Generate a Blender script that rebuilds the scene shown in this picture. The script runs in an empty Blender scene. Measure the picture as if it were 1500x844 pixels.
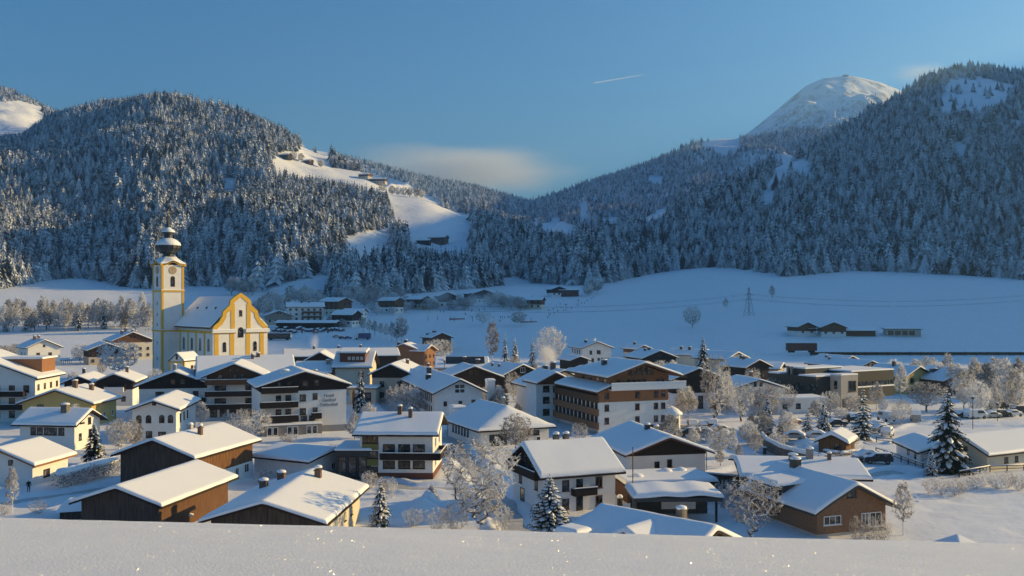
import bpy, bmesh, math, random
import numpy as np
from mathutils import Vector, Matrix, Quaternion
sc = bpy.context.scene
C = sc.collection
F = 1400.0; PX0 = 750.0; HZ = 440.0; EYE = 26.0      # photograph's focal length in pixels, its centre column and its horizon row, eye height
SUN_AZ, SUN_EL = math.radians(72), math.radians(16)  # clockwise from straight ahead, above the horizon
# ---------------------------------------------------------------- camera
cd = bpy.data.cameras.new('camera'); cam = bpy.data.objects.new('camera', cd); C.objects.link(cam)
cam.location = (0, 0, EYE); cam.rotation_euler = (math.radians(90), 0, 0)
cd.sensor_width = 36; cd.lens = 36 * F / 1500; cd.shift_y = (HZ - 422) / 1500; cd.clip_start = 0.3; cd.clip_end = 30000
sc.camera = cam
# ---------------------------------------------------------------- sky, sun, exposure
w = bpy.data.worlds.new('World'); sc.world = w; w.use_nodes = True
wn = w.node_tree.nodes; wl = w.node_tree.links
sky = wn.new('ShaderNodeTexSky'); sky.sky_type = 'NISHITA'; sky.sun_disc = False
sky.sun_elevation = SUN_EL; sky.sun_rotation = SUN_AZ; sky.altitude = 900; sky.air_density = 1.6; sky.dust_density = 2.2; sky.ozone_density = 9.0
bg = wn['Background']; bg.inputs['Strength'].default_value = 0.096
tint = wn.new('ShaderNodeMix'); tint.data_type = 'RGBA'; tint.blend_type = 'MULTIPLY'; tint.inputs[0].default_value = 1; tint.inputs[7].default_value = (.87, 1.02, .98, 1)   # the photograph's cool white balance
wl.new(sky.outputs[0], tint.inputs[6]); wl.new(tint.outputs[2], bg.inputs['Color'])
sl = bpy.data.lights.new('sun', 'SUN'); sl.energy = 5.0; sl.angle = math.radians(0.5); sl.color = (1.0, 0.69, 0.25)
so = bpy.data.objects.new('sun', sl); C.objects.link(so)
SD = Vector((math.sin(SUN_AZ) * math.cos(SUN_EL), math.cos(SUN_AZ) * math.cos(SUN_EL), math.sin(SUN_EL)))
so.rotation_euler = SD.to_track_quat('Z', 'Y').to_euler(); so.location = (300, -50, 300)
vs = sc.view_settings; vs.view_transform = 'Standard'; vs.look = 'None'; vs.gamma = 1; vs.exposure = 0.56; vs.use_curve_mapping = False
sc.cycles.use_denoising = True; sc.cycles.max_bounces = 6; sc.cycles.diffuse_bounces = 5; sc.cycles.transparent_max_bounces = 12
sc.cycles.volume_bounces = 2; sc.cycles.caustics_reflective = False; sc.cycles.caustics_refractive = False
# ---------------------------------------------------------------- helpers: noise
def _hash(ix, iy, seed):
    h = (ix.astype(np.int64) * 374761393 + iy.astype(np.int64) * 668265263 + seed * 974634671) & 0x7fffffff
    h = ((h ^ (h >> 13)) * 1274126177) & 0x7fffffff
    return ((h ^ (h >> 16)) & 0xffff) / 65535.0
def vnoise(x, y, seed=0):
    x = np.asarray(x, float); y = np.asarray(y, float)
    ix = np.floor(x); iy = np.floor(y); fx = x - ix; fy = y - iy
    fx = fx * fx * (3 - 2 * fx); fy = fy * fy * (3 - 2 * fy); ix = ix.astype(int); iy = iy.astype(int)
    a = _hash(ix, iy, seed); b = _hash(ix + 1, iy, seed); c = _hash(ix, iy + 1, seed); d = _hash(ix + 1, iy + 1, seed)
    return (a + (b - a) * fx) + ((c + (d - c) * fx) - (a + (b - a) * fx)) * fy
def fbm(x, y, oct=4, seed=0):
    s = 0; amp = 0.5; f = 1.0
    for o in range(oct): s = s + amp * (vnoise(x * f, y * f, seed + o * 17) - 0.5) * 2; amp *= 0.5; f *= 2.03
    return s
def ip(x, pts):
    xs = [p[0] for p in pts]; ys = [p[1] for p in pts]
    return np.interp(x, xs, ys)
def sip(x, pts, wd=18):
    return sum(ip(np.asarray(x, float) + d, pts) for d in (-wd, -wd / 2, 0, wd / 2, wd)) / 5
# ---------------------------------------------------------------- helpers: materials
def mat(name, col, rough=0.8, spec=0.25, metal=0.0, var=0.0, vscale=3.0, bump=0.0, bscale=20.0, col2=None, streak=None):
    m = bpy.data.materials.new(name); m.use_nodes = True; n = m.node_tree.nodes; l = m.node_tree.links; b = n['Principled BSDF']
    b.inputs['Base Color'].default_value = (*col, 1); b.inputs['Roughness'].default_value = rough; b.inputs['Specular IOR Level'].default_value = spec; b.inputs['Metallic'].default_value = metal
    if var or bump or streak:
        tc = n.new('ShaderNodeTexCoord'); mp = n.new('ShaderNodeMapping'); l.new(tc.outputs['Object'], mp.inputs[0])
        if streak: mp.inputs['Scale'].default_value = streak
    if var:
        t = n.new('ShaderNodeTexNoise'); t.inputs['Scale'].default_value = vscale; t.inputs['Detail'].default_value = 5; l.new(mp.outputs[0], t.inputs['Vector'])
        r = n.new('ShaderNodeValToRGB'); r.color_ramp.elements[0].position = 0.3; r.color_ramp.elements[1].position = 0.7
        c2 = col2 or tuple(max(0, c * (1 - var)) for c in col)
        r.color_ramp.elements[0].color = (*c2, 1); r.color_ramp.elements[1].color = (*col, 1)
        l.new(t.outputs['Fac'], r.inputs[0]); l.new(r.outputs[0], b.inputs['Base Color'])
    if bump:
        t = n.new('ShaderNodeTexNoise'); t.inputs['Scale'].default_value = bscale; t.inputs['Detail'].default_value = 5; l.new(mp.outputs[0], t.inputs['Vector'])
        bp = n.new('ShaderNodeBump'); bp.inputs['Strength'].default_value = 1.0; bp.inputs['Distance'].default_value = bump
        l.new(t.outputs['Fac'], bp.inputs['Height']); l.new(bp.outputs[0], b.inputs['Normal'])
    return m
M = {}
M['snow'] = mat('snow', (.90, .905, .91), .55, .3, bump=.018, bscale=1.6)
M['snow_ground'] = mat('snow_ground', (.88, .885, .895), .6, .3, bump=.07, bscale=1.1, var=.10, vscale=.35, col2=(.80, .81, .825))
M['snow_hill'] = mat('snow_hill', (.82, .84, .87), .7, .2, bump=1.2, bscale=.06)
def snowy(name, dark, light, cov=0.0, nscale=1.5, soft=.25, zb=1.0):
    # dark needles or bark, with snow lying where the surface faces up and in clumps
    m = bpy.data.materials.new(name); m.use_nodes = True; n = m.node_tree.nodes; l = m.node_tree.links; b = n['Principled BSDF']
    b.inputs['Roughness'].default_value = .85; b.inputs['Specular IOR Level'].default_value = .15
    g = n.new('ShaderNodeNewGeometry'); sp = n.new('ShaderNodeSeparateXYZ'); l.new(g.outputs['True Normal'], sp.inputs[0])
    tc = n.new('ShaderNodeTexCoord'); t = n.new('ShaderNodeTexNoise'); t.inputs['Scale'].default_value = nscale; t.inputs['Detail'].default_value = 3
    oi = n.new('ShaderNodeObjectInfo'); ad = n.new('ShaderNodeVectorMath'); ad.operation = 'ADD'
    sc_ = n.new('ShaderNodeMath'); sc_.operation = 'MULTIPLY'; sc_.inputs[1].default_value = 100; l.new(oi.outputs['Random'], sc_.inputs[0])
    l.new(tc.outputs['Object'], ad.inputs[0]); l.new(sc_.outputs[0], ad.inputs[1]); l.new(ad.outputs[0], t.inputs['Vector'])
    a = n.new('ShaderNodeMath'); a.operation = 'MULTIPLY_ADD'; a.inputs[1].default_value = 1.6; l.new(t.outputs['Fac'], a.inputs[0])
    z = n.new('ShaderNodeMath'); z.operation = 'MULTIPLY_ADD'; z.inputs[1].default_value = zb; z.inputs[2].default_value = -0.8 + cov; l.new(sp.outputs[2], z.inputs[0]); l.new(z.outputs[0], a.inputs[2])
    rr = n.new('ShaderNodeMath'); rr.operation = 'MULTIPLY_ADD'; rr.inputs[1].default_value = .35; l.new(oi.outputs['Random'], rr.inputs[0]); l.new(a.outputs[0], rr.inputs[2])
    mr = n.new('ShaderNodeMapRange'); mr.inputs['From Min'].default_value = .55 - soft; mr.inputs['From Max'].default_value = .55 + soft; l.new(rr.outputs[0], mr.inputs[0])
    mx = n.new('ShaderNodeMix'); mx.data_type = 'RGBA'; l.new(mr.outputs[0], mx.inputs[0]); mx.inputs[6].default_value = (*dark, 1); mx.inputs[7].default_value = (*light, 1)
    l.new(mx.outputs[2], b.inputs['Base Color'])
    return m
def translucent(m, f):
    n = m.node_tree.nodes; l = m.node_tree.links; b = n['Principled BSDF']; t = n.new('ShaderNodeBsdfTranslucent'); src = b.inputs['Base Color'].links[0].from_socket; l.new(src, t.inputs['Color']); mx = n.new('ShaderNodeMixShader'); mx.inputs[0].default_value = f; l.new(b.outputs[0], mx.inputs[1]); l.new(t.outputs[0], mx.inputs[2]); l.new(mx.outputs[0], n['Material Output'].inputs['Surface']); return m
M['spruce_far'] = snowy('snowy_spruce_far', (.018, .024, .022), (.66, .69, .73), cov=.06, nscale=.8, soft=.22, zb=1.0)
M['spruce'] = snowy('snowy_spruce', (.016, .024, .018), (.82, .83, .85), cov=.0, nscale=1.2, soft=.12)
M['frost'] = translucent(snowy('frosted_twigs', (.22, .18, .15), (.84, .84, .84), cov=.50, nscale=1.5, soft=.25, zb=.4), .4)
M['frost_brown'] = translucent(snowy('browner_twigs', (.19, .145, .12), (.80, .79, .78), cov=.36, nscale=1.5, soft=.25, zb=.5), .4)
M['frost_bark'] = snowy('frosted_bark', (.085, .066, .055), (.84, .84, .84), cov=.42, nscale=3.0, soft=.2, zb=.9)
# ---------------------------------------------------------------- helpers: objects
def link(o): C.objects.link(o); return o
def tag(o, label=None, cat=None, group=None, kind=None):
    if label: o['label'] = label
    if cat: o['category'] = cat
    if group: o['group'] = group
    if kind: o['kind'] = kind
    return o
def mesh_obj(name, verts, faces, m, parent=None, smooth=False):
    me = bpy.data.meshes.new(name); me.from_pydata([tuple(v) for v in verts], [], faces); me.update()
    for x in (m if isinstance(m, (list, tuple)) else [m]): me.materials.append(x)
    if smooth: me.polygons.foreach_set('use_smooth', [True] * len(me.polygons))
    o = link(bpy.data.objects.new(name, me))
    if parent: o.parent = parent
    return o
def grid_obj(name, X, Y, Z, m, smooth=True):
    nr, nc = X.shape; V = np.stack([X, Y, Z], -1).reshape(-1, 3)
    i = np.arange((nr - 1) * (nc - 1)); r = i // (nc - 1); c = i % (nc - 1); a = r * nc + c
    Fc = np.stack([a, a + 1, a + nc + 1, a + nc], -1)
    me = bpy.data.meshes.new(name); me.vertices.add(len(V)); me.vertices.foreach_set('co', V.ravel().astype(np.float32))
    me.loops.add(Fc.size); me.loops.foreach_set('vertex_index', Fc.ravel().astype(np.int32))
    me.polygons.add(len(Fc)); me.polygons.foreach_set('loop_start', np.arange(0, Fc.size, 4, dtype=np.int32))
    me.update(); me.validate(); me.polygons.foreach_set('use_smooth', [smooth] * len(me.polygons)); me.materials.append(m)
    return link(bpy.data.objects.new(name, me))
# ---------------------------------------------------------------- terrain
SLOPE = [(-600, .11), (0, .10), (300, .095), (700, .088), (900, .092), (1000, .108), (1090, .125), (1250, .13), (1500, .13), (2400, .14)]
def valley(X, Y):
    X = np.asarray(X, float); Y = np.asarray(Y, float)
    px = PX0 + F * X / np.maximum(Y, 50); s = sip(px, SLOPE, 60)
    d = Y - 436; k = 14.0
    return s * k * np.logaddexp(0, d / k) + (0.8 * fbm(X / 60, Y / 60, 3, 3) + .35 * fbm(X / 26, Y / 11, 3, 31)) * np.clip((Y - 440) / 100, 0, 1)
def lump(X, Y):   # trodden and drifted snow in the village
    a = np.clip((470 - Y) / 60, 0, 1)
    return a * (.22 * fbm(X / 9, Y / 9, 3, 5) + .07 * fbm(X / 2.2, Y / 2.2, 2, 8))
ROADS = [[(662, 628), (668, 655), (700, 690), (738, 740), (772, 800)], [(1500, 622), (1400, 622), (1320, 618), (1262, 636), (1215, 652), (1165, 652), (1120, 645), (1060, 632), (1000, 632)], [(540, 560), (556, 585), (590, 615), (640, 640), (664, 660)], [(0, 738), (70, 728), (170, 712), (240, 690), (400, 676), (520, 700), (600, 715), (720, 715)], [(1120, 660), (1180, 690), (1240, 700), (1320, 690)], [(905, 690), (990, 712), (1090, 690)]]
ROADS = [[((px - PX0) / F * (EYE * F / (py - HZ)), EYE * F / (py - HZ)) for px, py in r] for r in ROADS]
def road_d(X, Y):
    best = np.full(np.shape(X), 1e9)
    for r in ROADS:
        for (x0, y0), (x1, y1) in zip(r[:-1], r[1:]):
            dx, dy = x1 - x0, y1 - y0; t = np.clip(((X - x0) * dx + (Y - y0) * dy) / (dx * dx + dy * dy), 0, 1); best = np.minimum(best, np.hypot(X - x0 - t * dx, Y - y0 - t * dy))
    return best
_lump0 = lump
def lump(X, Y):
    X = np.asarray(X, float); Y = np.asarray(Y, float); d = road_d(X, Y) + .5 * fbm(X / 3, Y / 3, 2, 12)
    k = np.clip((d - 1.6) / 1.0, 0, 1); return _lump0(X, Y) * (.35 + .65 * k) - .22 * (1 - k) + .34 * np.exp(-((d - 3.0) / .8) ** 2) * (.5 + vnoise(X / 1.7, Y / 1.7, 6))
def ground(X, Y): return float(valley(X, Y) + lump(X, Y))
BASE = [(-600, 428), (0, 427), (55, 412), (90, 405), (150, 410), (215, 430), (300, 414), (350, 424), (420, 436), (500, 438), (600, 430), (700, 422), (800, 412), (860, 424),
        (920, 407), (980, 396), (1040, 391), (1090, 391), (1112, 402), (1140, 410), (1180, 405), (1230, 396), (1300, 398), (1400, 403), (1500, 410), (1800, 425), (2600, 430)]
def solveY(px, py):   # where the sight line through a pixel meets the valley floor
    px = np.asarray(px, float); py = np.asarray(py, float); lo = np.full(px.shape, 440.0); hi = np.full(px.shape, 2500.0)
    for _ in range(40):
        md = (lo + hi) / 2; f = valley((px - PX0) / F * md, md) - (EYE + (HZ - py) / F * md); lo = np.where(f < 0, md, lo); hi = np.where(f < 0, hi, md)
    return (lo + hi) / 2
PXB = np.arange(-600, 2601, 20.0); _yb = solveY(PXB, ip(PXB, BASE)); YB = np.convolve(np.pad(_yb, 2, 'edge'), np.ones(5) / 5, 'valid')
def baseY(px): return np.interp(px, PXB, YB)
HILLS = {}
def hill(key, lo, hi, sky, y1, y0=None, z0=None, rough=.05, seed=1, prof=1.15, spur=.0, drop=.45, sm=14):
    def Zf(X, Y):
        X = np.asarray(X, float); Y = np.asarray(Y, float); px = PX0 + F * X / Y
        a0 = baseY(px) if y0 is None else ip(px, y0); a1 = np.maximum(ip(px, y1) if isinstance(y1, list) else y1 + 0 * px, a0 + 40)
        b0 = valley(px_x(px, a0), a0) - 2 if z0 is None else (ip(px, z0) if isinstance(z0, list) else z0)
        b1 = np.maximum(EYE + a1 * (HZ - sip(px, sky, sm)) / F, b0 + 2)
        t = (Y - a0) / (a1 - a0); tc = np.clip(t, 0, 1); h = b1 - b0
        z = b0 + h * tc ** prof
        e = np.clip(tc * 6, 0, 1) * np.clip((1 - tc) * 4, 0, 1)
        rid = 1 - 2 * np.abs(vnoise(X / 260 + seed, Y / 420 + seed * 3, seed) - .5) * 2
        z = z + e * h * (rough * fbm(X / 180, Y / 180, 4, seed) * 2 + spur * rid)
        z = np.where(t > 1, b1 - drop * (Y - a1), z); z = np.where(t < 0, b0 + t * (a1 - a0) * .25 - 3, z)
        return z, t
    HILLS[key] = (Zf, lo, hi)
    return Zf
def px_x(px, Y): return (px - PX0) / F * Y
hill('L1', -420, 840, [(-420, 240), (-200, 225), (0, 207), (40, 197), (75, 172), (110, 164), (150, 159), (200, 150), (240, 145), (262, 146), (290, 156), (312, 166), (370, 177), (395, 190), (430, 208), (460, 224), (500, 240), (540, 257), (566, 277), (600, 285), (628, 291), (650, 304), (690, 321), (730, 334), (780, 352), (840, 385)],
     [(-420, 2300), (240, 2300), (430, 2000), (540, 1650), (640, 1500), (720, 1380), (840, 1250)], rough=.035, seed=4, prof=1.1, spur=.10)
hill('M1', 430, 1010, [(430, 425), (500, 404), (560, 376), (620, 363), (660, 356), (700, 345), (740, 339), (780, 343), (850, 356), (900, 372), (960, 392), (1010, 405)], [(430, 900), (560, 1050), (740, 1150), (1010, 1000)], rough=.03, seed=7, prof=1.0, spur=.08)
hill('R2', 640, 1330, [(640, 335), (700, 325), (740, 312), (770, 301), (800, 290), (850, 274), (900, 257), (950, 239), (990, 223), (1022, 208), (1060, 203), (1090, 204), (1130, 197), (1200, 190), (1330, 180)], 3700, [(640, 2100), (1330, 2200)], 120, rough=.04, seed=11, prof=1.1, spur=.10)
hill('R2b', 880, 1290, [(880, 352), (940, 326), (1000, 296), (1060, 268), (1110, 246), (1150, 235), (1200, 226), (1290, 215)], 1950, [(880, 1100), (1290, 1400)], 95, rough=.04, seed=15, prof=1.0, spur=.06)
hill('P', 900, 1560, [(900, 265), (980, 230), (1060, 212), (1090, 199), (1110, 184), (1150, 151), (1180, 126), (1205, 115), (1240, 110.5), (1262, 114), (1290, 121), (1320, 133), (1400, 165), (1560, 215)], 5200, [(900, 3800), (1560, 3800)], 420, rough=.05, seed=21, prof=1.15, spur=.03, sm=4)
hill('R1', 850, 2300, [(850, 440), (880, 418), (950, 362), (1000, 322), (1060, 285), (1110, 258), (1161, 235), (1213, 206), (1261, 178), (1318, 141), (1350, 121), (1380, 107), (1410, 101), (1440, 101), (1470, 105), (1500, 113), (1600, 120), (2300, 150)],
     [(850, 860), (900, 950), (1000, 1200), (1161, 1600), (1318, 2000), (1410, 2200), (1500, 2300), (2300, 2300)], rough=.035, seed=31, prof=1.1, spur=.05)
hill('LF', -420, 150, [(-420, 70), (0, 128), (30, 139), (60, 154), (80, 165), (150, 200)], 3500, [(-420, 2500), (150, 2500)], 380, rough=.03, seed=41, prof=1.0)
hill('L2', 300, 850, [(300, 185), (380, 200), (440, 218), (480, 223), (520, 236), (560, 246), (600, 256), (640, 265), (700, 279), (740, 290), (770, 299), (850, 325)], 3800, [(300, 2450), (850, 2450)], 200, rough=.03, seed=51, prof=1.0, spur=.10)
SHADE_CREST = [(2100, 948, 486), (1663, 955, 488), (1507, 966, 490), (1297, 1125, 488), (1486, 1487, 585), (1689, 2087, 705), (1950, 2800, 900)]  # unseen ridge right of the frame, its heights shaped to set the shadow edge
def shading_massif(X, Y):
    X = np.asarray(X, float); Y = np.asarray(Y, float); best = np.full(X.shape, 1e9); zc = np.zeros(X.shape); sd = np.zeros(X.shape)
    for (x0, y0, z0), (x1, y1, z1) in zip(SHADE_CREST[:-1], SHADE_CREST[1:]):
        dx, dy = x1 - x0, y1 - y0; t = np.clip(((X - x0) * dx + (Y - y0) * dy) / (dx * dx + dy * dy), 0, 1)
        d = np.hypot(X - x0 - t * dx, Y - y0 - t * dy); s = np.sign(dx * (Y - y0) - dy * (X - x0)); m = d < best
        best = np.where(m, d, best); zc = np.where(m, z0 + t * (z1 - z0), zc); sd = np.where(m, s, sd)
    out = zc - .6 * best; inn = np.minimum(zc + .08 * best, 1050)
    return np.where(sd > 0, out, inn) + 8 * fbm(X / 120, Y / 120, 4, 77)
# ---------------------------------------------------------------- terrain meshes
ys = np.concatenate([np.arange(70, 200, .6), np.arange(200, 450, 1.5), np.arange(450, 760, 4.0), np.arange(760, 1500, 20.0)])
aa = np.concatenate([np.linspace(-1.0, -.58, 24)[:-1], np.linspace(-.58, .58, 420), np.linspace(.58, 1.5, 34)[1:]])
A_, Y_ = np.meshgrid(aa, ys); X_ = A_ * Y_
tag(grid_obj('ground', X_, Y_, valley(X_, Y_) + lump(X_, Y_) - 2.5 * np.clip((82 - Y_) / 12, 0, 1), M['snow_ground']), kind='structure')
def hill_mesh(name, key, nx=200, nt=130, m='snow_hill'):
    Zf, lo, hi = HILLS[key]; px = np.linspace(lo, hi, nx)
    t = np.concatenate([[-.12], np.linspace(0, 1, nt), [1.03, 1.08, 1.2]])
    # rows follow the hill from its foot to its crest and over the back
    P, T = np.meshgrid(px, t)
    lo_ = np.full(P.shape, 300.0); hi_ = np.full(P.shape, 9000.0)
    for _ in range(34):
        md = (lo_ + hi_) / 2; _, tt = Zf(px_x(P, md), md); lo_ = np.where(tt < T, md, lo_); hi_ = np.where(tt < T, hi_, md)
    Yg = (lo_ + hi_) / 2; Xg = px_x(P, Yg); Z, _ = Zf(Xg, Yg)
    return tag(grid_obj(name, Xg, Yg, Z, M[m]), kind='structure')
for nm, k in (('hill', 'L1'), ('hill', 'M1'), ('hill', 'R2'), ('hill', 'R2b'), ('mountain', 'R1'), ('hill', 'L2'), ('mountain', 'LF')): hill_mesh(nm, k)
mx_, my_ = np.meshgrid(np.linspace(900, 3800, 120), np.linspace(760, 3300, 110)); tag(grid_obj('mountain', mx_, my_, shading_massif(mx_, my_), M['snow_hill']), kind='structure')  # out-of-view mountain added to shade the meadow and the right-hand slope
# the bare summit: rock showing through wind-blown snow
pm = snowy('summit_snow', (.10, .10, .11), (.82, .84, .87), cov=-.04, nscale=.016, soft=.22, zb=.8); M['summit'] = pm
hill_mesh('mountain', 'P', 260, 160, 'summit')
# foreground slope under the photographer
def fore(X, Y):
    X = np.asarray(X, float); Y = np.asarray(Y, float)
    dep = .2275 + (X / np.maximum(Y, 1) + .536) / 1.072 * .0275      # sight-line depression of the crest, left to right
    yc = 8.6; near = EYE - 1.445 - (dep * yc - 1.445) * ((Y - 5) / (yc - 5))
    zc = EYE - dep * yc; far = zc - (Y - yc) * .245 - .06 * np.minimum((Y - yc), 40) - .0004 * (Y - yc) ** 2 * (Y > yc)
    k = np.clip((Y - yc) / 1.2 + .5, 0, 1); k = k * k * (3 - 2 * k)
    return near * (1 - k) + far * k + .006 * fbm(X / .5, Y / .5, 3, 2) * (Y < 20) + .02 * fbm(X / 2.5, Y / 2.5, 2, 9) * (Y < 8)
fy = np.concatenate([np.linspace(1.5, 11, 150), np.linspace(11.4, 30, 50), np.linspace(31, 96, 60)]); fa = np.linspace(-1.6, 1.6, 260)
FA, FY = np.meshgrid(fa, fy); FX = FA * np.maximum(FY, 6)
def glitter():
    m = bpy.data.materials.new('glittering_snow'); m.use_nodes = True; n = m.node_tree.nodes; l = m.node_tree.links; b = n['Principled BSDF']
    b.inputs['Base Color'].default_value = (.84, .845, .86, 1); b.inputs['Roughness'].default_value = .6; b.inputs['Specular IOR Level'].default_value = .3
    tc = n.new('ShaderNodeTexCoord'); t = n.new('ShaderNodeTexNoise'); t.inputs['Scale'].default_value = 60; t.inputs['Detail'].default_value = 4; l.new(tc.outputs['Object'], t.inputs['Vector'])
    bp = n.new('ShaderNodeBump'); bp.inputs['Distance'].default_value = .004; bp.inputs['Strength'].default_value = .9; l.new(t.outputs['Fac'], bp.inputs['Height']); l.new(bp.outputs[0], b.inputs['Normal'])
    # ice crystals: tiny mirror facets, each turned its own way
    v = n.new('ShaderNodeTexVoronoi'); v.inputs['Scale'].default_value = 230; l.new(tc.outputs['Object'], v.inputs['Vector'])
    gl = n.new('ShaderNodeBsdfGlossy'); gl.inputs['Roughness'].default_value = .18; gl.inputs['Color'].default_value = (1, .97, .9, 1)
    s = n.new('ShaderNodeVectorMath'); s.operation = 'SUBTRACT'; s.inputs[1].default_value = (.5, .5, .5); l.new(v.outputs['Color'], s.inputs[0])
    s2 = n.new('ShaderNodeVectorMath'); s2.operation = 'SCALE'; s2.inputs['Scale'].default_value = 2.2; l.new(s.outputs[0], s2.inputs[0])
    g = n.new('ShaderNodeNewGeometry'); ad = n.new('ShaderNodeVectorMath'); l.new(g.outputs['Normal'], ad.inputs[0]); l.new(s2.outputs[0], ad.inputs[1])
    nm = n.new('ShaderNodeVectorMath'); nm.operation = 'NORMALIZE'; l.new(ad.outputs[0], nm.inputs[0]); l.new(nm.outputs[0], gl.inputs['Normal'])
    lt = n.new('ShaderNodeMath'); lt.operation = 'LESS_THAN'; lt.inputs[1].default_value = .28; l.new(v.outputs['Distance'], lt.inputs[0])
    mx = n.new('ShaderNodeMixShader'); l.new(lt.outputs[0], mx.inputs[0]); l.new(b.outputs[0], mx.inputs[1]); l.new(gl.outputs[0], mx.inputs[2])
    l.new(mx.outputs[0], n['Material Output'].inputs['Surface'])
    return m
tag(grid_obj('snow_slope', FX, FY, fore(FX, FY), glitter()), kind='structure')
# ---------------------------------------------------------------- conifers
def conifer_mesh(name, seed, tiers=9, pts=9, h=1.0, r=.17, m=None, droop=.5, sub=1):
    # stacked ragged skirts of drooping boughs, unit height
    rnd = random.Random(seed); V = []; Fc = []
    for k in range(tiers):
        f = k / (tiers - 1); z = .06 + .86 * f ** 1.02; R = r * (1 - f) ** .8 * (1 + .25 * (rnd.random() - .5)) + .012
        top = len(V); V.append((rnd.uniform(-.01, .01), rnd.uniform(-.01, .01), z + (1.0 - z) * (.30 if k < tiers - 1 else 1) + .02)); n0 = len(V); off = rnd.random() * 6.28
        for i in range(2 * pts):
            a = off + i * math.pi / pts + rnd.uniform(-.12, .12); rr = R * (rnd.uniform(.8, 1.25) if i % 2 == 0 else rnd.uniform(.34, .58))
            V.append((rr * math.cos(a), rr * math.sin(a), z - droop * rr * (1 if i % 2 == 0 else .25) + rnd.uniform(-.008, .008)))
        for i in range(2 * pts): Fc.append((top, n0 + i, n0 + (i + 1) % (2 * pts)))
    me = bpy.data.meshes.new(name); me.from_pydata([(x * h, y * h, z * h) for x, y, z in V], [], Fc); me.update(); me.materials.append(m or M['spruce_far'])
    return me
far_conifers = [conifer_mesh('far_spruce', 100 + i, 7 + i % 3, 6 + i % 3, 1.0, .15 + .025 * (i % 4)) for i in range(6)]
# ---------------------------------------------------------------- forests
def inpoly(px, py, poly):
    c = np.zeros(px.shape, bool); n = len(poly)
    for i in range(n):
        x0, y0 = poly[i]; x1, y1 = poly[(i + 1) % n]
        k = ((y0 > py) != (y1 > py)); xi = x0 + (py - y0) * (x1 - x0) / ((y1 - y0) if y1 != y0 else 1e-9); c ^= k & (px < xi)
    return c
CLEAR = {'L1': [[(400, 232), (412, 222), (448, 224), (470, 232), (490, 246), (520, 250), (545, 258), (572, 262), (602, 270), (606, 282), (560, 276), (520, 268), (480, 262), (440, 252), (404, 245)],
                [(430, 206), (446, 212), (470, 232), (462, 236)], [(566, 278), (610, 280), (634, 289), (648, 304), (700, 321), (684, 328), (640, 328), (600, 330), (580, 318)],
                [(500, 346), (540, 338), (576, 334), (570, 356), (532, 366), (505, 358)], [(598, 342), (690, 340), (686, 364), (640, 362), (600, 358)], [(325, 262), (348, 262), (348, 278), (325, 278)],
                [(380, 424), (440, 408), (486, 398), (484, 408), (440, 436), (390, 445)], [(330, 400), (352, 402), (352, 424), (330, 424)]],
         'LF': [[(-20, 150), (30, 148), (62, 158), (62, 172), (34, 192), (-20, 200)]],
         'R1': [[(1366, 168), (1380, 140), (1390, 118), (1430, 112), (1493, 127), (1470, 143), (1440, 156), (1405, 160)], [(1398, 210), (1416, 206), (1412, 226), (1400, 226)]],
         'R2b': [[(1112, 290), (1128, 262), (1140, 232), (1160, 226), (1158, 240), (1140, 262), (1130, 296)], [(1150, 226), (1190, 238), (1188, 256), (1165, 250)], [(934, 326), (974, 304), (978, 312), (950, 324)], [(1008, 318), (1050, 306), (1052, 313), (1020, 322)]],
         'R2': [[(880, 321), (904, 318), (904, 326), (882, 328)], [(790, 330), (815, 322), (842, 331), (838, 339), (800, 336)], [(778, 324), (790, 318), (790, 328)], [(1020, 212), (1060, 200), (1086, 204), (1080, 216), (1040, 214)], [(950, 258), (968, 258), (972, 264), (955, 265)],
                [(850, 300), (862, 295), (860, 316), (850, 322)]],
         'M1': [[(730, 416), (732, 408), (745, 406), (780, 410), (780, 424), (735, 426)]], 'L2': [[(460, 218), (480, 222), (486, 232), (470, 232)]], 'P': []}
rs = np.random.RandomState(5)
def sample_forest(key, step0, stepk, ymax=1.02, dens=None):
    Zf, lo, hi = HILLS[key]; lo = max(lo, -90); hi = min(hi, 1590)
    pxs = np.linspace(lo, hi, 60); Yg = np.linspace(400, 5000, 400); P, Yq = np.meshgrid(pxs, Yg); _, t = Zf(px_x(P, Yq), Yq); ok = (t > 0) & (t < ymax)
    y0, y1 = Yq[ok].min(), Yq[ok].max(); out = []; y = y0
    while y < y1:
        st = step0 + stepk * y
        xs = np.arange(px_x(lo, y), px_x(hi, y), st); xs = xs + rs.uniform(-.45, .45, xs.shape) * st; yy = y + rs.uniform(-.45, .45, xs.shape) * st
        out.append(np.stack([xs, yy], -1)); y += st
    Q = np.concatenate(out); z, t = Zf(Q[:, 0], Q[:, 1]); px = PX0 + F * Q[:, 0] / Q[:, 1]; py = HZ - F * (z - EYE) / Q[:, 1]
    k = (t > .0) & (t < ymax) & (px > lo) & (px < hi)
    if dens is not None: k &= rs.uniform(0, 1, px.shape) < dens(px, py, t)
    k &= fbm(Q[:, 0] / 55, Q[:, 1] / 55, 2, 9) > -.52
    return Q[k, 0], Q[k, 1], z[k]
def covered(key, X, Y, z, by):
    # stands under another hill's ground
    k = np.zeros(X.shape, bool)
    for b in by:
        Zf, lo, hi = HILLS[b]; px = PX0 + F * X / Y; zb, t = Zf(X, Y); k |= (px > lo) & (px < hi) & (t > 0) & (t < 1.15) & (zb > z + 2)
    return k
FOREST = {}
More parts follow.
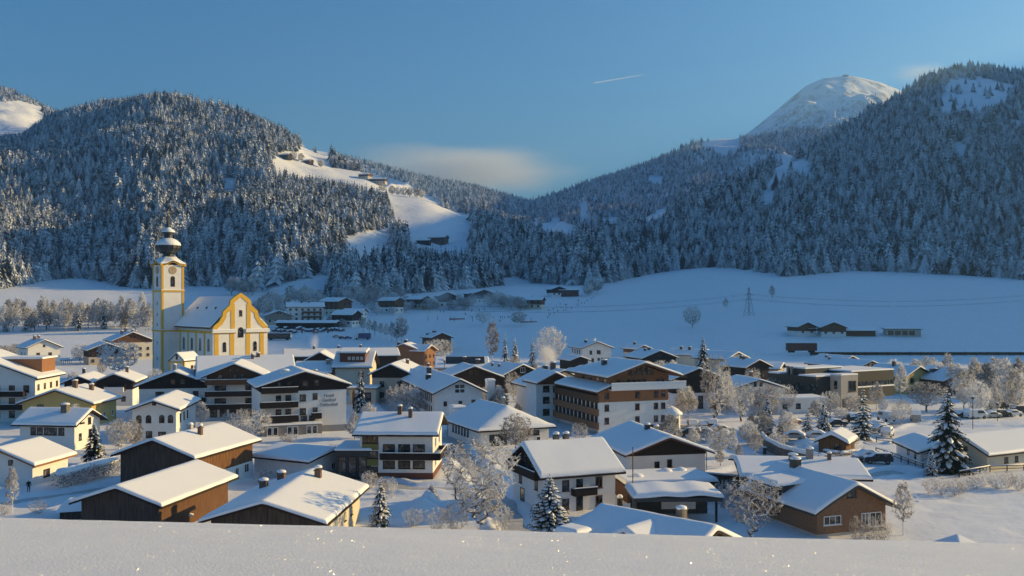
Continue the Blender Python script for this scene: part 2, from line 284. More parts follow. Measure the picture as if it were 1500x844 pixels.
for key, s0, sk, by, dn in (('L1', 3.7, .0024, ('M1',), None), ('M1', 3.7, .0024, ('L1', 'R1'), None), ('R1', 3.7, .0024, ('M1',), None), ('R2b', 4.6, .0028, ('R1', 'M1'), None), ('R2', 4.0, .0025, ('R2b', 'R1', 'L1', 'L2'), None),
                            ('L2', 4.5, .0026, ('L1', 'R2'), None), ('LF', 5, .0026, ('L1',), None), ('P', 6, .0018, ('R1', 'R2'), lambda px, py, t: np.clip((py - 136 - np.abs(px - 1200) * .10) / 45, .02, .8) * (vnoise(px / 14, py / 7, 5) > .38))):
    X, Y, z = sample_forest(key, s0, sk, dens=dn); k = ~covered(key, X, Y, z, by); X, Y, z = X[k], Y[k], z[k]
    H = (12 + 15 * rs.uniform(0, 1, X.shape) ** 1.1) * (.75 + .5 * vnoise(X / 70, Y / 70, 3))
    if key == 'P': H *= .6
    px = PX0 + F * X / Y; py = HZ - F * (z - EYE) / Y; hp = H * F / Y; kk = np.ones(X.shape, bool)
    for ok_, polys in CLEAR.items():   # clearings: no tree stands in one or leans over one
        for poly in polys:
            for f in ((0, .3, .6, .85) if ok_ != 'P' else (0,)): kk &= ~inpoly(px, py - f * hp, poly)
    kk |= (rs.uniform(0, 1, X.shape) < .022) & (key == 'R1')      # a few stand alone in the open
    X, Y, z, H = X[kk], Y[kk], z[kk], H[kk]
    FOREST[key] = np.stack([X, Y, z - .5, H, rs.uniform(0, 6.28, X.shape)], -1)
    print('forest', key, len(X))
src = bpy.data.collections.new('forest_source')
for i, me in enumerate(far_conifers): src.objects.link(bpy.data.objects.new('far_spruce_%d' % i, me))
def scatter_group():
    ng = bpy.data.node_groups.new('scatter', 'GeometryNodeTree'); ng.interface.new_socket('Geometry', in_out='INPUT', socket_type='NodeSocketGeometry'); ng.interface.new_socket('Geometry', in_out='OUTPUT', socket_type='NodeSocketGeometry')
    n = ng.nodes; l = ng.links; gi = n.new('NodeGroupInput'); go = n.new('NodeGroupOutput'); ci = n.new('GeometryNodeCollectionInfo'); ci.inputs['Collection'].default_value = src
    ci.inputs['Separate Children'].default_value = True; ci.inputs['Reset Children'].default_value = True
    ip_ = n.new('GeometryNodeInstanceOnPoints'); ip_.inputs['Pick Instance'].default_value = True
    def att(nm, ty):
        a = n.new('GeometryNodeInputNamedAttribute'); a.data_type = ty; a.inputs['Name'].default_value = nm; return a
    a = att('idx', 'INT'); l.new(a.outputs['Attribute'], ip_.inputs['Instance Index'])
    a = att('rot', 'FLOAT_VECTOR'); er = n.new('FunctionNodeEulerToRotation'); l.new(a.outputs['Attribute'], er.inputs[0]); l.new(er.outputs[0], ip_.inputs['Rotation'])
    a = att('scl', 'FLOAT_VECTOR'); l.new(a.outputs['Attribute'], ip_.inputs['Scale'])
    l.new(gi.outputs[0], ip_.inputs['Points']); l.new(ci.outputs[0], ip_.inputs['Instance']); l.new(ip_.outputs[0], go.inputs[0])
    return ng
NG = scatter_group()
def scatter(name, D):
    me = bpy.data.meshes.new(name); me.vertices.add(len(D)); me.vertices.foreach_set('co', D[:, :3].ravel().astype(np.float32))
    a = me.attributes.new('idx', 'INT', 'POINT'); a.data.foreach_set('value', rs.randint(0, len(far_conifers), len(D)).astype(np.int32))
    r = np.zeros((len(D), 3), np.float32); r[:, 2] = D[:, 4]; r[:, :2] = rs.uniform(-.04, .04, (len(D), 2)); a = me.attributes.new('rot', 'FLOAT_VECTOR', 'POINT'); a.data.foreach_set('vector', r.ravel())
    s = np.repeat(D[:, 3:4], 3, 1).astype(np.float32); wv = rs.uniform(1.2, 1.9, len(D)); s[:, 0] *= wv; s[:, 1] *= wv; a = me.attributes.new('scl', 'FLOAT_VECTOR', 'POINT'); a.data.foreach_set('vector', s.ravel())
    o = link(bpy.data.objects.new(name, me)); md = o.modifiers.new('scatter', 'NODES'); md.node_group = NG
    return o
# the trees of the lower edge, seen largest, stand one by one; the rest of each wood is one mass
EDGE = []
for key in ('L1', 'M1', 'R1'):
    D = FOREST[key]; px = PX0 + F * D[:, 0] / D[:, 1]; b = baseY(px); k = (D[:, 1] - b < 26) & (px > -20) & (px < 1520); EDGE.append((key, D, k, D[:, 1] - b))
allk = np.concatenate([np.where(k, D[:, 3] / D[:, 1], 0) for _, D, k, _ in EDGE]); thr = np.sort(allk)[-285]
for key, D, k, _ in EDGE:
    k = k & (D[:, 3] / D[:, 1] >= thr)
    for row in D[k]:
        o = link(bpy.data.objects.new('spruce_tree', far_conifers[rs.randint(len(far_conifers))])); o.location = row[:3]; o.scale = (row[3] * rs.uniform(1.2, 1.8),) * 2 + (row[3],); o.rotation_euler = (0, 0, row[4])
        tag(o, 'frosted spruce in the front row of the forest edge above the valley meadow', 'spruce tree', 'spruces along the lower forest edge')
    FOREST[key] = D[~k]
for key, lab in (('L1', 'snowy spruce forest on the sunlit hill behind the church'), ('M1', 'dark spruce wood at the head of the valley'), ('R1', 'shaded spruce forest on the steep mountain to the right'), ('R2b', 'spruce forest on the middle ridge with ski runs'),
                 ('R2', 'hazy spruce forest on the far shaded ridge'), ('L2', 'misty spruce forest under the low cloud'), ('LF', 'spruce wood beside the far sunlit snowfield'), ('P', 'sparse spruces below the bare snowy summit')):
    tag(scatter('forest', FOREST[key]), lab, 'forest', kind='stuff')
FITS = '''
FIT = {
 'b1': (-71.44, 138.55, -6.84, 9.77, 8.52, 3.24, 0.39, 1.0, 1.0, 0.0, 0.0),
 'b2': (-45.72, 135.68, -14.01, 10.84, 15.74, 5.34, 0.36, 1.0, 1.0, 0.0, 0.0),
 'b3': (-41.69, 113.1, -10.67, 9.25, 15.91, 3.89, 0.33, 1.0, 1.0, 0.0, 0.0),
 'b4': (-23.78, 104.35, -3.22, 11.21, 17.06, 3.97, 0.3, 1.0, 1.0, 0.0, 0.0),
 'b5': (-80.38, 170.19, 81.93, 7.77, 10.3, 4.57, 0.48, 1.0, 1.0, 0.0, 0.0),
 'b6': (-93.84, 203.2, -1.17, 14.43, 11.78, 4.89, 0.35, 1.0, 1.0, 0.0, 0.0),
 'b7': (-99.46, 242.85, 10.82, 8.41, 13.94, 6.01, 0.41, 1.0, 1.0, 0.0, 0.0),
 'b7b': (-112.11, 251.49, 10.91, 6.79, 14.51, 5.02, 0.43, 1.0, 1.0, 0.0, 0.0),
 'b8': (-115.75, 209.94, 3.32, 26.86, 12.7, 9.43, 0.38, 1.0, 1.0, 0.0, 0.0),
 'b9': (-189.24, 382.57, 40.65, 11.87, 14.16, 7.44, 0.46, 1.0, 1.0, 0.0, 0.0),
 'b10': (-169.56, 422.53, 35.09, 15.96, 15.53, 8.15, 0.42, 1.0, 1.0, 0.0, 0.0),
 'b10b': (-167.34, 391.49, 31.85, 13.12, 13.74, 6.0, 0.4, 1.0, 1.0, 0.0, 0.0),
 'b11': (-66.7, 183.93, 6.98, 7.74, 17.28, 6.09, 0.37, 1.0, 1.0, 0.0, 0.0),
 'b12': (-76.4, 219.01, 12.18, 15.13, 12.37, 7.17, 0.38, 1.0, 1.0, 0.0, 0.0),
 'b13': (-63.05, 225.99, 108.04, 18.32, 20.37, 8.63, 0.44, 1.0, 1.0, 0.0, 0.0),
 'b13w': (-61.17, 218.32, 18.3, 9.11, 10.06, 9.13, 0.55, 1.0, 1.0, 0.0, 0.0),
 'b14': (-43.38, 193.99, 21.92, 16.79, 13.24, 9.43, 0.31, 1.0, 1.0, 0.0, 0.0),
 'b15': (-29.45, 138.96, 84.08, 9.2, 6.43, 2.36, 0.07, 0.6, 1.0, 0.0, 0.0),
 'b16': (-16.62, 144.94, 87.48, 11.13, 10.67, 6.77, 0.36, 1.0, 1.0, 0.0, 0.0),
 'b17': (-17.92, 232.09, 16.8, 10.48, 43.54, 5.7, 0.49, 1.0, 1.0, 0.0, 0.0),
 'b18': (-12.5, 222.48, 12.66, 17.79, 11.47, 6.12, 0.37, 1.0, 1.0, 0.0, 0.0),
 'b19': (-2.77, 179.27, 24.35, 10.41, 17.08, 2.96, 0.56, 1.0, 1.0, 0.5, 0.1),
 'b20': (-0.89, 277.0, 30.31, 12.24, 9.11, 4.93, 0.49, 1.0, 1.0, 0.0, 0.0),
 'b21': (9.72, 223.12, 18.13, 14.29, 11.96, 6.74, 0.46, 1.0, 1.0, 0.0, 0.0),
 'b22': (24.73, 208.0, 27.3, 18.48, 10.72, 10.21, 0.28, 1.0, 1.0, 0.0, 0.0),
 'b23': (6.56, 122.67, -67.58, 9.81, 9.79, 4.74, 0.55, 1.0, 1.0, 0.0, 0.0),
 'b24': (19.16, 144.34, 15.21, 8.86, 15.73, 4.47, 0.44, 1.0, 1.0, 0.0, 0.0),
 'b25': (20.17, 127.44, 9.53, 9.59, 6.43, 2.57, 0.0, 0.4, 0.4, 0.0, 0.0),
 'b26': (19.29, 115.53, 1.38, 8.79, 5.9, 3.0, 0.0, 0.4, 0.4, 0.0, 0.0),
 'b27': (11.65, 85.14, -23.16, 13.11, 12.65, 3.79, 0.37, 1.0, 1.0, 0.0, 0.0),
 'b28': (36.16, 112.28, 6.94, 9.7, 12.76, 2.31, 0.46, 1.0, 1.0, 0.0, 0.0),
 'b29': (37.57, 122.19, 83.66, 26.35, 10.94, 5.4, -0.03, 1.0, 1.0, 0.0, 0.0),
 'b30': (73.52, 150.73, -60.25, 6.91, 8.46, 2.62, 0.5, 1.0, 1.0, 0.0, 0.0),
 'b31': (66.96, 157.23, -2.42, 3.35, 10.1, 2.15, 0.42, 1.0, 1.0, 0.0, 0.0),
 'b33': (109.11, 321.83, 26.67, 12.38, 13.0, 4.85, 0.41, 1.0, 1.0, 0.0, 0.0),
 'b34': (72.9, 299.13, 28.04, 9.27, 11.4, 5.56, 0.42, 1.0, 1.0, 0.0, 0.0),
 'b35': (43.34, 244.71, 16.76, 8.27, 12.1, 7.23, 0.37, 1.0, 1.0, 0.0, 0.0),
 'b36': (57.07, 231.21, 10.12, 13.25, 11.53, 5.21, 0.31, 1.0, 1.0, 0.0, 0.0),
 'b38': (110.21, 265.34, 26.26, 9.4, 5.9, 3.06, 0.47, 1.0, 1.0, 0.0, 0.0),
 'b39': (119.95, 261.06, 3.83, 10.98, 14.78, 3.64, 0.48, 1.0, 1.0, 0.0, 0.0),
 'b40': (56.2, 164.77, -38.33, 2.59, 5.83, 1.96, 0.54, 0.5, 0.5, 0.0, 0.0),
 'b41': (32.69, 396.35, 14.89, 12.41, 14.58, 6.74, 0.37, 1.0, 1.0, 0.0, 0.0),
 'b42': (23.15, 358.61, 20.45, 6.79, 10.46, 3.97, 0.35, 1.0, 1.0, 0.0, 0.0),
 'b43': (50.27, 346.43, 17.15, 12.68, 14.32, 5.69, 0.37, 1.0, 1.0, 0.0, 0.0),
 'b43b': (52.77, 404.87, 24.32, 6.39, 10.79, 5.5, 0.39, 1.0, 1.0, 0.0, 0.0),
 'b44': (-36.11, 457.28, 26.94, 9.51, 12.7, 6.38, 0.42, 1.0, 1.0, 0.0, 0.0),
 'b45': (-41.02, 373.01, -6.37, 9.42, 11.52, 7.34, 0.38, 1.0, 1.0, 0.0, 0.0),
 'b45w': (-39.54, 403.53, 62.6, 7.14, 5.0, 5.65, 0.46, 1.0, 1.0, 0.0, 0.0),
 'b46': (-57.74, 323.3, 103.0, 13.62, 36.41, 7.7, 0.27, 1.0, 1.0, 0.0, 0.0),
 'b47': (-44.0, 270.11, 90.63, 14.51, 9.32, 7.82, 0.48, 1.0, 1.0, 0.0, 0.0),
 'b48': (-57.5, 290.12, 93.22, 9.79, 4.93, 7.09, 0.34, 1.0, 1.0, 0.0, 0.0),
 'b49': (-47.37, 259.88, 31.14, 3.76, 9.69, 5.66, 0.47, 1.0, 1.0, 0.0, 0.0),
 'b50': (-55.35, 284.75, -58.53, 8.23, 11.97, 9.72, 0.34, 1.0, 1.0, 0.0, 0.0),
 'b51': (-35.22, 286.53, -2.8, 4.39, 18.44, 6.34, 0.51, 1.0, 1.0, 0.0, 0.0),
 'b52': (-15.78, 301.65, 98.38, 15.58, 7.84, 5.69, 0.35, 1.0, 1.0, 0.0, 0.0),
}
'''
# ---------------------------------------------------------------- building materials
M['white'] = mat('white_plaster', (.80, .78, .75), .85, .2, var=.10, vscale=.5, bump=.01, bscale=9)
M['cream'] = mat('cream_plaster', (.70, .63, .50), .85, .2, var=.10, vscale=.5, bump=.01, bscale=9)
M['beige'] = mat('beige_plaster', (.56, .48, .38), .85, .2, var=.12, vscale=.5, bump=.01, bscale=9)
M['yellow'] = mat('yellow_plaster', (.60, .44, .17), .85, .2, var=.10, vscale=.5, bump=.01, bscale=9)
M['ochre'] = mat('ochre_paint', (.72, .43, .06), .8, .2, var=.08, vscale=.6)
M['wood_dark'] = mat('dark_stained_timber', (.040, .026, .020), .8, .2, var=.5, vscale=2, streak=(6, 6, .6))
M['wood_brown'] = mat('brown_timber', (.17, .085, .045), .8, .2, var=.45, vscale=2, streak=(6, 6, .6))
M['wood_orange'] = mat('honey_timber', (.35, .165, .08), .75, .2, var=.35, vscale=2, streak=(1, 1, 7))
M['wood_barn'] = mat('weathered_barn_boards', (.26, .125, .055), .85, .15, var=.65, vscale=1.6, streak=(4.5, 4.5, .35), col2=(.06, .035, .022))
M['wood_grey'] = mat('greyed_barn_boards', (.11, .085, .070), .9, .1, var=.6, vscale=1.6, streak=(4.5, 4.5, .35))
M['shingle'] = mat('larch_shingles', (.36, .205, .12), .85, .15, var=.55, vscale=7, streak=(1.2, 1.2, 2.0), bump=.03, bscale=12)
M['grey'] = mat('grey_render', (.30, .30, .31), .85, .2, var=.12, vscale=.6)
M['taupe'] = mat('taupe_render', (.30, .26, .22), .85, .2, var=.12, vscale=.6)
M['slate'] = mat('slate_panels', (.06, .06, .058), .6, .3, var=.2, vscale=.8)
M['olive'] = mat('olive_brown_cladding', (.030, .029, .026), .55, .35, var=.25, vscale=1.2, streak=(5, 5, .5))
M['concrete'] = mat('pale_concrete', (.47, .43, .38), .85, .2, var=.12, vscale=.5)
M['stone'] = mat('rubble_stone', (.24, .21, .18), .9, .15, var=.6, vscale=2.2, bump=.06, bscale=3)
M['green_panel'] = mat('moss_green_panel', (.21, .20, .055), .6, .3, var=.1, vscale=1)
M['brick'] = mat('chimney_brick', (.20, .13, .10), .9, .15, var=.4, vscale=6)
M['metal'] = mat('zinc_metal', (.20, .21, .22), .45, .4, metal=.6)
M['dark_metal'] = mat('dark_metal', (.03, .033, .036), .45, .4)
M['copper'] = mat('dark_dome_sheet', (.030, .034, .034), .38, .5, var=.3, vscale=2)
M['gold'] = mat('gilt', (.60, .38, .10), .35, .5, metal=.7)
M['red_brown'] = mat('red_brown_trim', (.16, .062, .040), .7, .25, var=.2, vscale=2)
M['lettering'] = mat('grey_lettering', (.26, .27, .30), .8, .2)
M['white_trim'] = mat('white_trim', (.80, .79, .77), .6, .3)
def glassmat(name, a, b, r=.08):
    m = bpy.data.materials.new(name); m.use_nodes = True; n = m.node_tree.nodes; l = m.node_tree.links; p = n['Principled BSDF']; p.inputs['Roughness'].default_value = r; p.inputs['Specular IOR Level'].default_value = .6
    tc = n.new('ShaderNodeTexCoord'); t = n.new('ShaderNodeTexNoise'); t.inputs['Scale'].default_value = 1.1; oi = n.new('ShaderNodeObjectInfo'); ad = n.new('ShaderNodeVectorMath'); s = n.new('ShaderNodeMath'); s.operation = 'MULTIPLY'; s.inputs[1].default_value = 50
    l.new(oi.outputs['Random'], s.inputs[0]); l.new(tc.outputs['Object'], ad.inputs[0]); l.new(s.outputs[0], ad.inputs[1]); l.new(ad.outputs[0], t.inputs['Vector'])
    rp = n.new('ShaderNodeValToRGB'); rp.color_ramp.elements[0].position = .52; rp.color_ramp.elements[1].position = .66; rp.color_ramp.elements[0].color = (*a, 1); rp.color_ramp.elements[1].color = (*b, 1); l.new(t.outputs['Fac'], rp.inputs[0]); l.new(rp.outputs[0], p.inputs['Base Color'])
    return m
M['glass'] = glassmat('window_glass', (.012, .013, .015), (.16, .15, .14))
# ---------------------------------------------------------------- building helpers
class MB:   # collects boxes and prisms into one mesh
    def __init__(s): s.v = []; s.f = []
    def box(s, x0, x1, y0, y1, z0, z1):
        n = len(s.v); s.v += [(x, y, z) for z in (z0, z1) for y in (y0, y1) for x in (x0, x1)]
        s.f += [tuple(n + i for i in q) for q in ((0, 2, 3, 1), (4, 5, 7, 6), (0, 1, 5, 4), (2, 6, 7, 3), (0, 4, 6, 2), (1, 3, 7, 5))]; return s
    def prism(s, poly, fn):   # poly: 2-D outline, fn(p, side) gives the point on either side
        n = len(s.v); k = len(poly); s.v += [fn(p, 0) for p in poly] + [fn(p, 1) for p in poly]
        s.f += [tuple(n + i for i in range(k))[::-1], tuple(n + k + i for i in range(k))] + [(n + i, n + (i + 1) % k, n + k + (i + 1) % k, n + k + i) for i in range(k)]; return s
    def tube(s, pts, radii, k=6, cap=True):
        n0 = len(s.v)
        for i, (p, r) in enumerate(zip(pts, radii)):
            p = Vector(p); d = (Vector(pts[min(i + 1, len(pts) - 1)]) - Vector(pts[max(i - 1, 0)])).normalized()
            a = d.orthogonal().normalized(); b = d.cross(a)
            s.v += [tuple(p + r * (math.cos(q * 6.2832 / k) * a + math.sin(q * 6.2832 / k) * b)) for q in range(k)]
        for i in range(len(pts) - 1):
            for q in range(k): a_ = n0 + i * k + q; b_ = n0 + i * k + (q + 1) % k; s.f.append((a_, b_, b_ + k, a_ + k))
        if cap: s.f += [tuple(n0 + q for q in range(k))[::-1], tuple(n0 + (len(pts) - 1) * k + q for q in range(k))]
        return s
    def lathe(s, prof, k=16, c=(0, 0), cap=True):
        n0 = len(s.v)
        for r, z in prof: s.v += [(c[0] + r * math.cos(q * 6.2832 / k), c[1] + r * math.sin(q * 6.2832 / k), z) for q in range(k)]
        for i in range(len(prof) - 1):
            for q in range(k): a_ = n0 + i * k + q; b_ = n0 + i * k + (q + 1) % k; s.f.append((a_, b_, b_ + k, a_ + k))
        if cap: s.f += [tuple(n0 + q for q in range(k))[::-1], tuple(n0 + (len(prof) - 1) * k + q for q in range(k))]
        return s
    def build(s, name, m, parent=None, smooth=False, bevel=0):
        o = mesh_obj(name, s.v, s.f, m, parent, smooth)
        if bevel: b = o.modifiers.new('bevel', 'BEVEL'); b.width = bevel; b.segments = 2; b.limit_method = 'ANGLE'
        return o
def empty(name, loc, rz=0, label=None, cat=None, group=None, kind=None):
    o = link(bpy.data.objects.new(name, None)); o.location = loc; o.rotation_euler = (0, 0, rz); o.empty_display_size = .1
    return tag(o, label, cat, group, kind)
_wc = {}
def window(root, mtx, w, h, frame='white_trim', mull=1, arch=False, sill=True, glass='glass'):
    key = (round(w, 2), round(h, 2), frame, mull, arch)
    if key not in _wc:
        a = MB(); t = .09; d = .06
        def out(k):
            if not arch: return [(-w / 2 + k, -h / 2 + k), (w / 2 - k, -h / 2 + k), (w / 2 - k, h / 2 - k), (-w / 2 + k, h / 2 - k)]
            r = w / 2 - k; return [(-r, -h / 2 + k), (r, -h / 2 + k)] + [(r * math.cos(q), h / 2 - w / 2 + r * math.sin(q)) for q in np.linspace(0, math.pi, 9)]
        O, I = out(0), out(t); k = len(O); n = 0
        a.v += [(p[0], -d, p[1]) for p in O] + [(p[0], -d, p[1]) for p in I] + [(p[0], .02, p[1]) for p in O] + [(p[0], -.02, p[1]) for p in I]
        for i in range(k):
            j = (i + 1) % k; a.f += [(i, j, k + j, k + i), (i, 2 * k + i, 2 * k + j, j), (k + i, k + j, 3 * k + j, 3 * k + i)]
        if sill and not arch and h > .85: a.box(-w / 2 - .08, w / 2 + .08, -d - .09, -.005, -h / 2 - .07, -h / 2 - .004)
        for q in range(mull): x = -w / 2 + w * (q + 1) / (mull + 1); a.box(x - .035, x + .035, -d + .012, -.01, -h / 2 + t * .8, h / 2 - t * .8)
        g = MB(); g.prism(out(t * .8), lambda p, s_: (p[0], -.03 if s_ == 0 else 0, p[1]))
        fo = a.build('window', M[frame]); go = g.build('pane', M[glass]); _wc[key] = (fo.data, go.data); bpy.data.objects.remove(fo); bpy.data.objects.remove(go)
    f = link(bpy.data.objects.new('window', _wc[key][0])); f.parent = root; f.matrix_local = mtx
    p = link(bpy.data.objects.new('pane', _wc[key][1])); p.parent = f
    return f
def face_mtx(face, W, L, u, z, d=.0):
    a, x, y = {'F': (0, u, -L / 2 - d), 'R': (math.pi / 2, W / 2 + d, u), 'L': (-math.pi / 2, -W / 2 - d, -u), 'B': (math.pi, -u, L / 2 + d)}[face]
    return Matrix.Translation((x, y, z)) @ Matrix.Rotation(a, 4, 'Z')
def slab(name, fn, x0, x1, y0, y1, top, bot, m, parent, nx=9, ny=9, round_=0.0, noise=0.0, seed=0, edge=0.0, xs=None, zmin=None):
    # sheet of some thickness lying on the surface z = fn(x, y); round_ softens its rim (snow)
    def axis(a, b, n):
        if not round_: return np.linspace(a, b, n)
        r = round_; return np.unique(np.concatenate([[a, a + .12 * r, a + .35 * r, a + .65 * r, a + r], np.linspace(a + r * 1.4, b - r * 1.4, max(n, 3)), [b - r, b - .65 * r, b - .35 * r, b - .12 * r, b]]))
    ax = axis(x0, x1, nx); ax = np.unique(np.concatenate([ax, xs])) if xs is not None else ax; ay = axis(y0, y1, ny); X, Y = np.meshgrid(ax, ay)
    d = np.minimum(np.minimum(X - x0, x1 - X), np.minimum(Y - y0, y1 - Y)); Z = fn(X, Y)
    if round_:
        q = np.clip(d / round_, 0, 1); k = np.sqrt(np.clip(1 - (1 - q) ** 2, 0, 1))
        T = Z + bot + (top - bot) * (.12 + .88 * k) + noise * k * (fbm(X / 2.6 + seed, Y / 2.6, 3, seed) + .5 * fbm(X / 9 + seed, Y / 9, 2, seed + 3))
        if edge:
            e = edge * fbm(X / 1.1 + seed * 3, Y / 1.1, 2, seed + 5); X = X + np.where(X <= x0 + 1e-6, -e, 0) + np.where(X >= x1 - 1e-6, e, 0); Y = Y + np.where(Y <= y0 + 1e-6, -e, 0) + np.where(Y >= y1 - 1e-6, e, 0)
    else: T = Z + top
    Bz = Z + bot; nr, nc = X.shape; V = list(zip(X.ravel(), Y.ravel(), T.ravel())) + list(zip(X.ravel(), Y.ravel(), Bz.ravel())); N = nr * nc; Fc = []
    for r in range(nr - 1):
        for c in range(nc - 1): a = r * nc + c; Fc += [(a, a + 1, a + nc + 1, a + nc), (N + a, N + a + nc, N + a + nc + 1, N + a + 1)]
    for c in range(nc - 1): Fc += [(c, N + c, N + c + 1, c + 1), ((nr - 1) * nc + c, (nr - 1) * nc + c + 1, N + (nr - 1) * nc + c + 1, N + (nr - 1) * nc + c)]
    for r in range(nr - 1): Fc += [(r * nc, (r + 1) * nc, N + (r + 1) * nc, N + r * nc), (r * nc + nc - 1, N + r * nc + nc - 1, N + (r + 1) * nc + nc - 1, (r + 1) * nc + nc - 1)]
    return mesh_obj(name, V, Fc, m, parent, smooth=bool(round_))
SEED = [1]
def chimney(root, x, y, zb, h=1.3, w=.7, m='brick', cowl=False):
    b = MB(); b.box(x - w / 2, x + w / 2, y - w / 2, y + w / 2, zb - .8, zb + h); b.box(x - w / 2 - .09, x + w / 2 + .09, y - w / 2 - .09, y + w / 2 + .09, zb + h, zb + h + .1)
    if cowl: b.box(x - w * .3, x + w * .3, y - w * .3, y + w * .3, zb + h + .1, zb + h + .3); b.box(x - w * .55, x + w * .55, y - w * .55, y + w * .55, zb + h + .3, zb + h + .36); zt = zb + h + .36
    else: zt = zb + h + .1
    c = b.build('chimney', M[m], root); s = MB(); r = w * .68; s.lathe([(r, zt - .03), (r * 1.02, zt + .09), (r * .85, zt + .2), (r * .4, zt + .27), (.02, zt + .28)], 10, (x, y)); s.build('snow_cap', M['snow'], c, True)
    return c
def balcony(root, face, W, L, u0, u1, z, m='wood_dark', depth=1.2, h=1.0, slabm='wood_dark', snow=True):
    mt = face_mtx(face, W, L, 0, z); b = MB(); d = depth
    b.box(u0, u1, -d, -.004, -.16, 0); b.box(u0, u1, -d - .06, -d + .02, -.12, h - .09); b.box(u0 - .06, u0 + .02, -d + .024, -.004, -.12, h - .09); b.box(u1 - .02, u1 + .06, -d + .024, -.004, -.12, h - .09)
    b.box(u0 - .08, u1 + .08, -d - .1, -d + .06, h - .085, h)
    o = b.build('balcony', M[m], root); o.matrix_local = mt
    if snow:
        s = MB(); s.box(u0 - .07, u1 + .07, -d - .09, -d + .05, h, h + .12); s.box(u0 + .05, u1 - .05, -d + .07, -.03, 0.004, .14); s.build('snow_ledge', M['snow'], o, bevel=.04)
    return o
def autowins(root, face, W, L, he, wt, hr=None, pt=.4, w=1.0, h=1.25, z0=1.7, step=2.75, gap=3.0, frame='white_trim', skip=None, arch=False):
    span = W if face in 'FB' else L; n = max(1, int(span / gap)); z = z0; ct = 0
    while z + h / 2 < wt - .35:
        for i in range(n):
            u = (i - (n - 1) / 2) * span / n
            if not (skip and skip(u, z)): window(root, face_mtx(face, W, L, u, z, wt_off(root)), w, h, frame, arch=arch); ct += 1
        z += step
    if face in 'FB' and pt * W / 2 > 2.0 and hr:
        za = wt + .15 + (hr - wt) * .38
        for u in (-.75, .75): window(root, face_mtx(face, W, L, u, za, wt_off(root)), .7, .9, frame, mull=0)
def wt_off(root): return root.get('_clad', 0.0)
exec(FITS)
HOUSES = {}
def body(root, W, L, he, pt, og, oe, wall, clad=None, cz=None, roofm='wood_dark', snow=.36, hf=0, hb=0, plinth=None, wing='', sag=.085, cladF='FBLR', flat=False, asym=0.0):
    # walls, cladding, roof and the snow on it, in the house's own axes (front gable towards -y)
    hr = he + pt * (W / 2 + oe); bx = W / 2 + oe; by = L / 2 + og; SEED[0] += 1; sd = SEED[0]
    def fn(x, y):
        z = hr - pt * np.sqrt(np.asarray(x, float) ** 2 + .04)
        if hf: z = np.minimum(z, he + (hr - he) * (y + by) / (hf * by))
        if hb: z = np.minimum(z, he + (hr - he) * (by - y) / (hb * by))
        return z + 0 * x
    rb = .46   # underside of the timber roof below the fitted surface
    def top(x): return hr - pt * abs(x) - rb
    wt = top(W / 2); b = MB()
    gp = [(-W / 2, -1.5), (W / 2, -1.5), (W / 2, wt), (0, top(0)), (-W / 2, wt)] if not (hf or hb or pt < .03) else [(-W / 2, -1.5), (W / 2, -1.5), (W / 2, wt), (-W / 2, wt)]
    b.prism(gp, lambda p, s: (p[0], -L / 2 if s == 0 else L / 2, p[1])); b.build(wing + 'wall', M[wall], root)
    root['_clad'] = 0.0
    if clad:
        c = MB(); e = .07; zc = cz if cz is not None else wt - .2
        W2, L2 = W / 2 + e, L / 2 + e
        poly = [(-W2, zc), (W2, zc), (W2, max(top(W2), zc + .01)), (0, top(0)), (-W2, max(top(W2), zc + .01))] if len(gp) == 5 else [(-W2, zc), (W2, zc), (W2, wt), (-W2, wt)]
        if cladF == 'F': c.prism(poly, lambda p, s: (p[0], -L2 if s == 0 else -L / 2 + .03, p[1]))
        else: c.prism(poly, lambda p, s: (p[0], -L2 if s == 0 else L2, p[1]))
        c.build('timber_cladding', M[clad], root); root['_clad'] = e
    if plinth: MB().box(-W / 2 - .05, W / 2 + .05, -L / 2 - .05, L / 2 + .05, -1.5, plinth[1]).build('plinth', M[plinth[0]], root)
    xs = np.array([-.6, -.25, 0, .25, .6]) if pt > .03 else None
    r = slab('roof', fn, -bx, bx, -by, by, -.24, -.46, M[roofm], root, 5, 5 if not (hf or hb) else 25, xs=np.array([0.0]))
    e = .06 if not flat else -.05
    slab('snow_cover', fn, -bx + .05, bx - .05, -by + .05, by - .05, snow - .24, -.238, M['snow'], r, 7, 11 if not (hf or hb) else 25, round_=.32, noise=sag, seed=sd, edge=.15, xs=xs)
    return fn, wt, hr
def house(key, label, wall='white', cat='house', name='house', clad=None, cz=None, auto='FLR', chim=(), balc=(), wins=(), frame='wood_brown', fit=None, aw=None, group=None, **kw):
    X, Y, yaw, W, L, he, pt, og, oe, hf, hb = fit or FIT[key]
    zg = ground(X, Y); r = empty(name, (X, Y, zg), math.radians(yaw), label, cat, group)
    fn, wt, hr = body(r, W, L, he, pt, og, oe, wall, clad, cz, hf=hf, hb=hb, **kw); HOUSES[key] = (r, fn, W, L, wt, hr)
    for f in auto: autowins(r, f, W, L, he, wt, hr, pt, frame=frame, **(aw or {}))
    for q in wins: f, u, z, w, h = q[:5]; window(r, face_mtx(f, W, L, u, z, r['_clad'] if z > (cz if cz is not None else wt) and clad else 0), w, h, q[5] if len(q) > 5 else frame, q[6] if len(q) > 6 else 1, q[7] if len(q) > 7 else False)
    for c in chim:
        x, y = c[0] * W / 2, c[1] * L / 2; chimney(r, x, y, float(fn(x, y)), *(c[2:]))
    for q in balc: f, u0, u1, z = q[:4]; balcony(r, f, W, L, u0, u1, z, *(q[4:]))
    return r
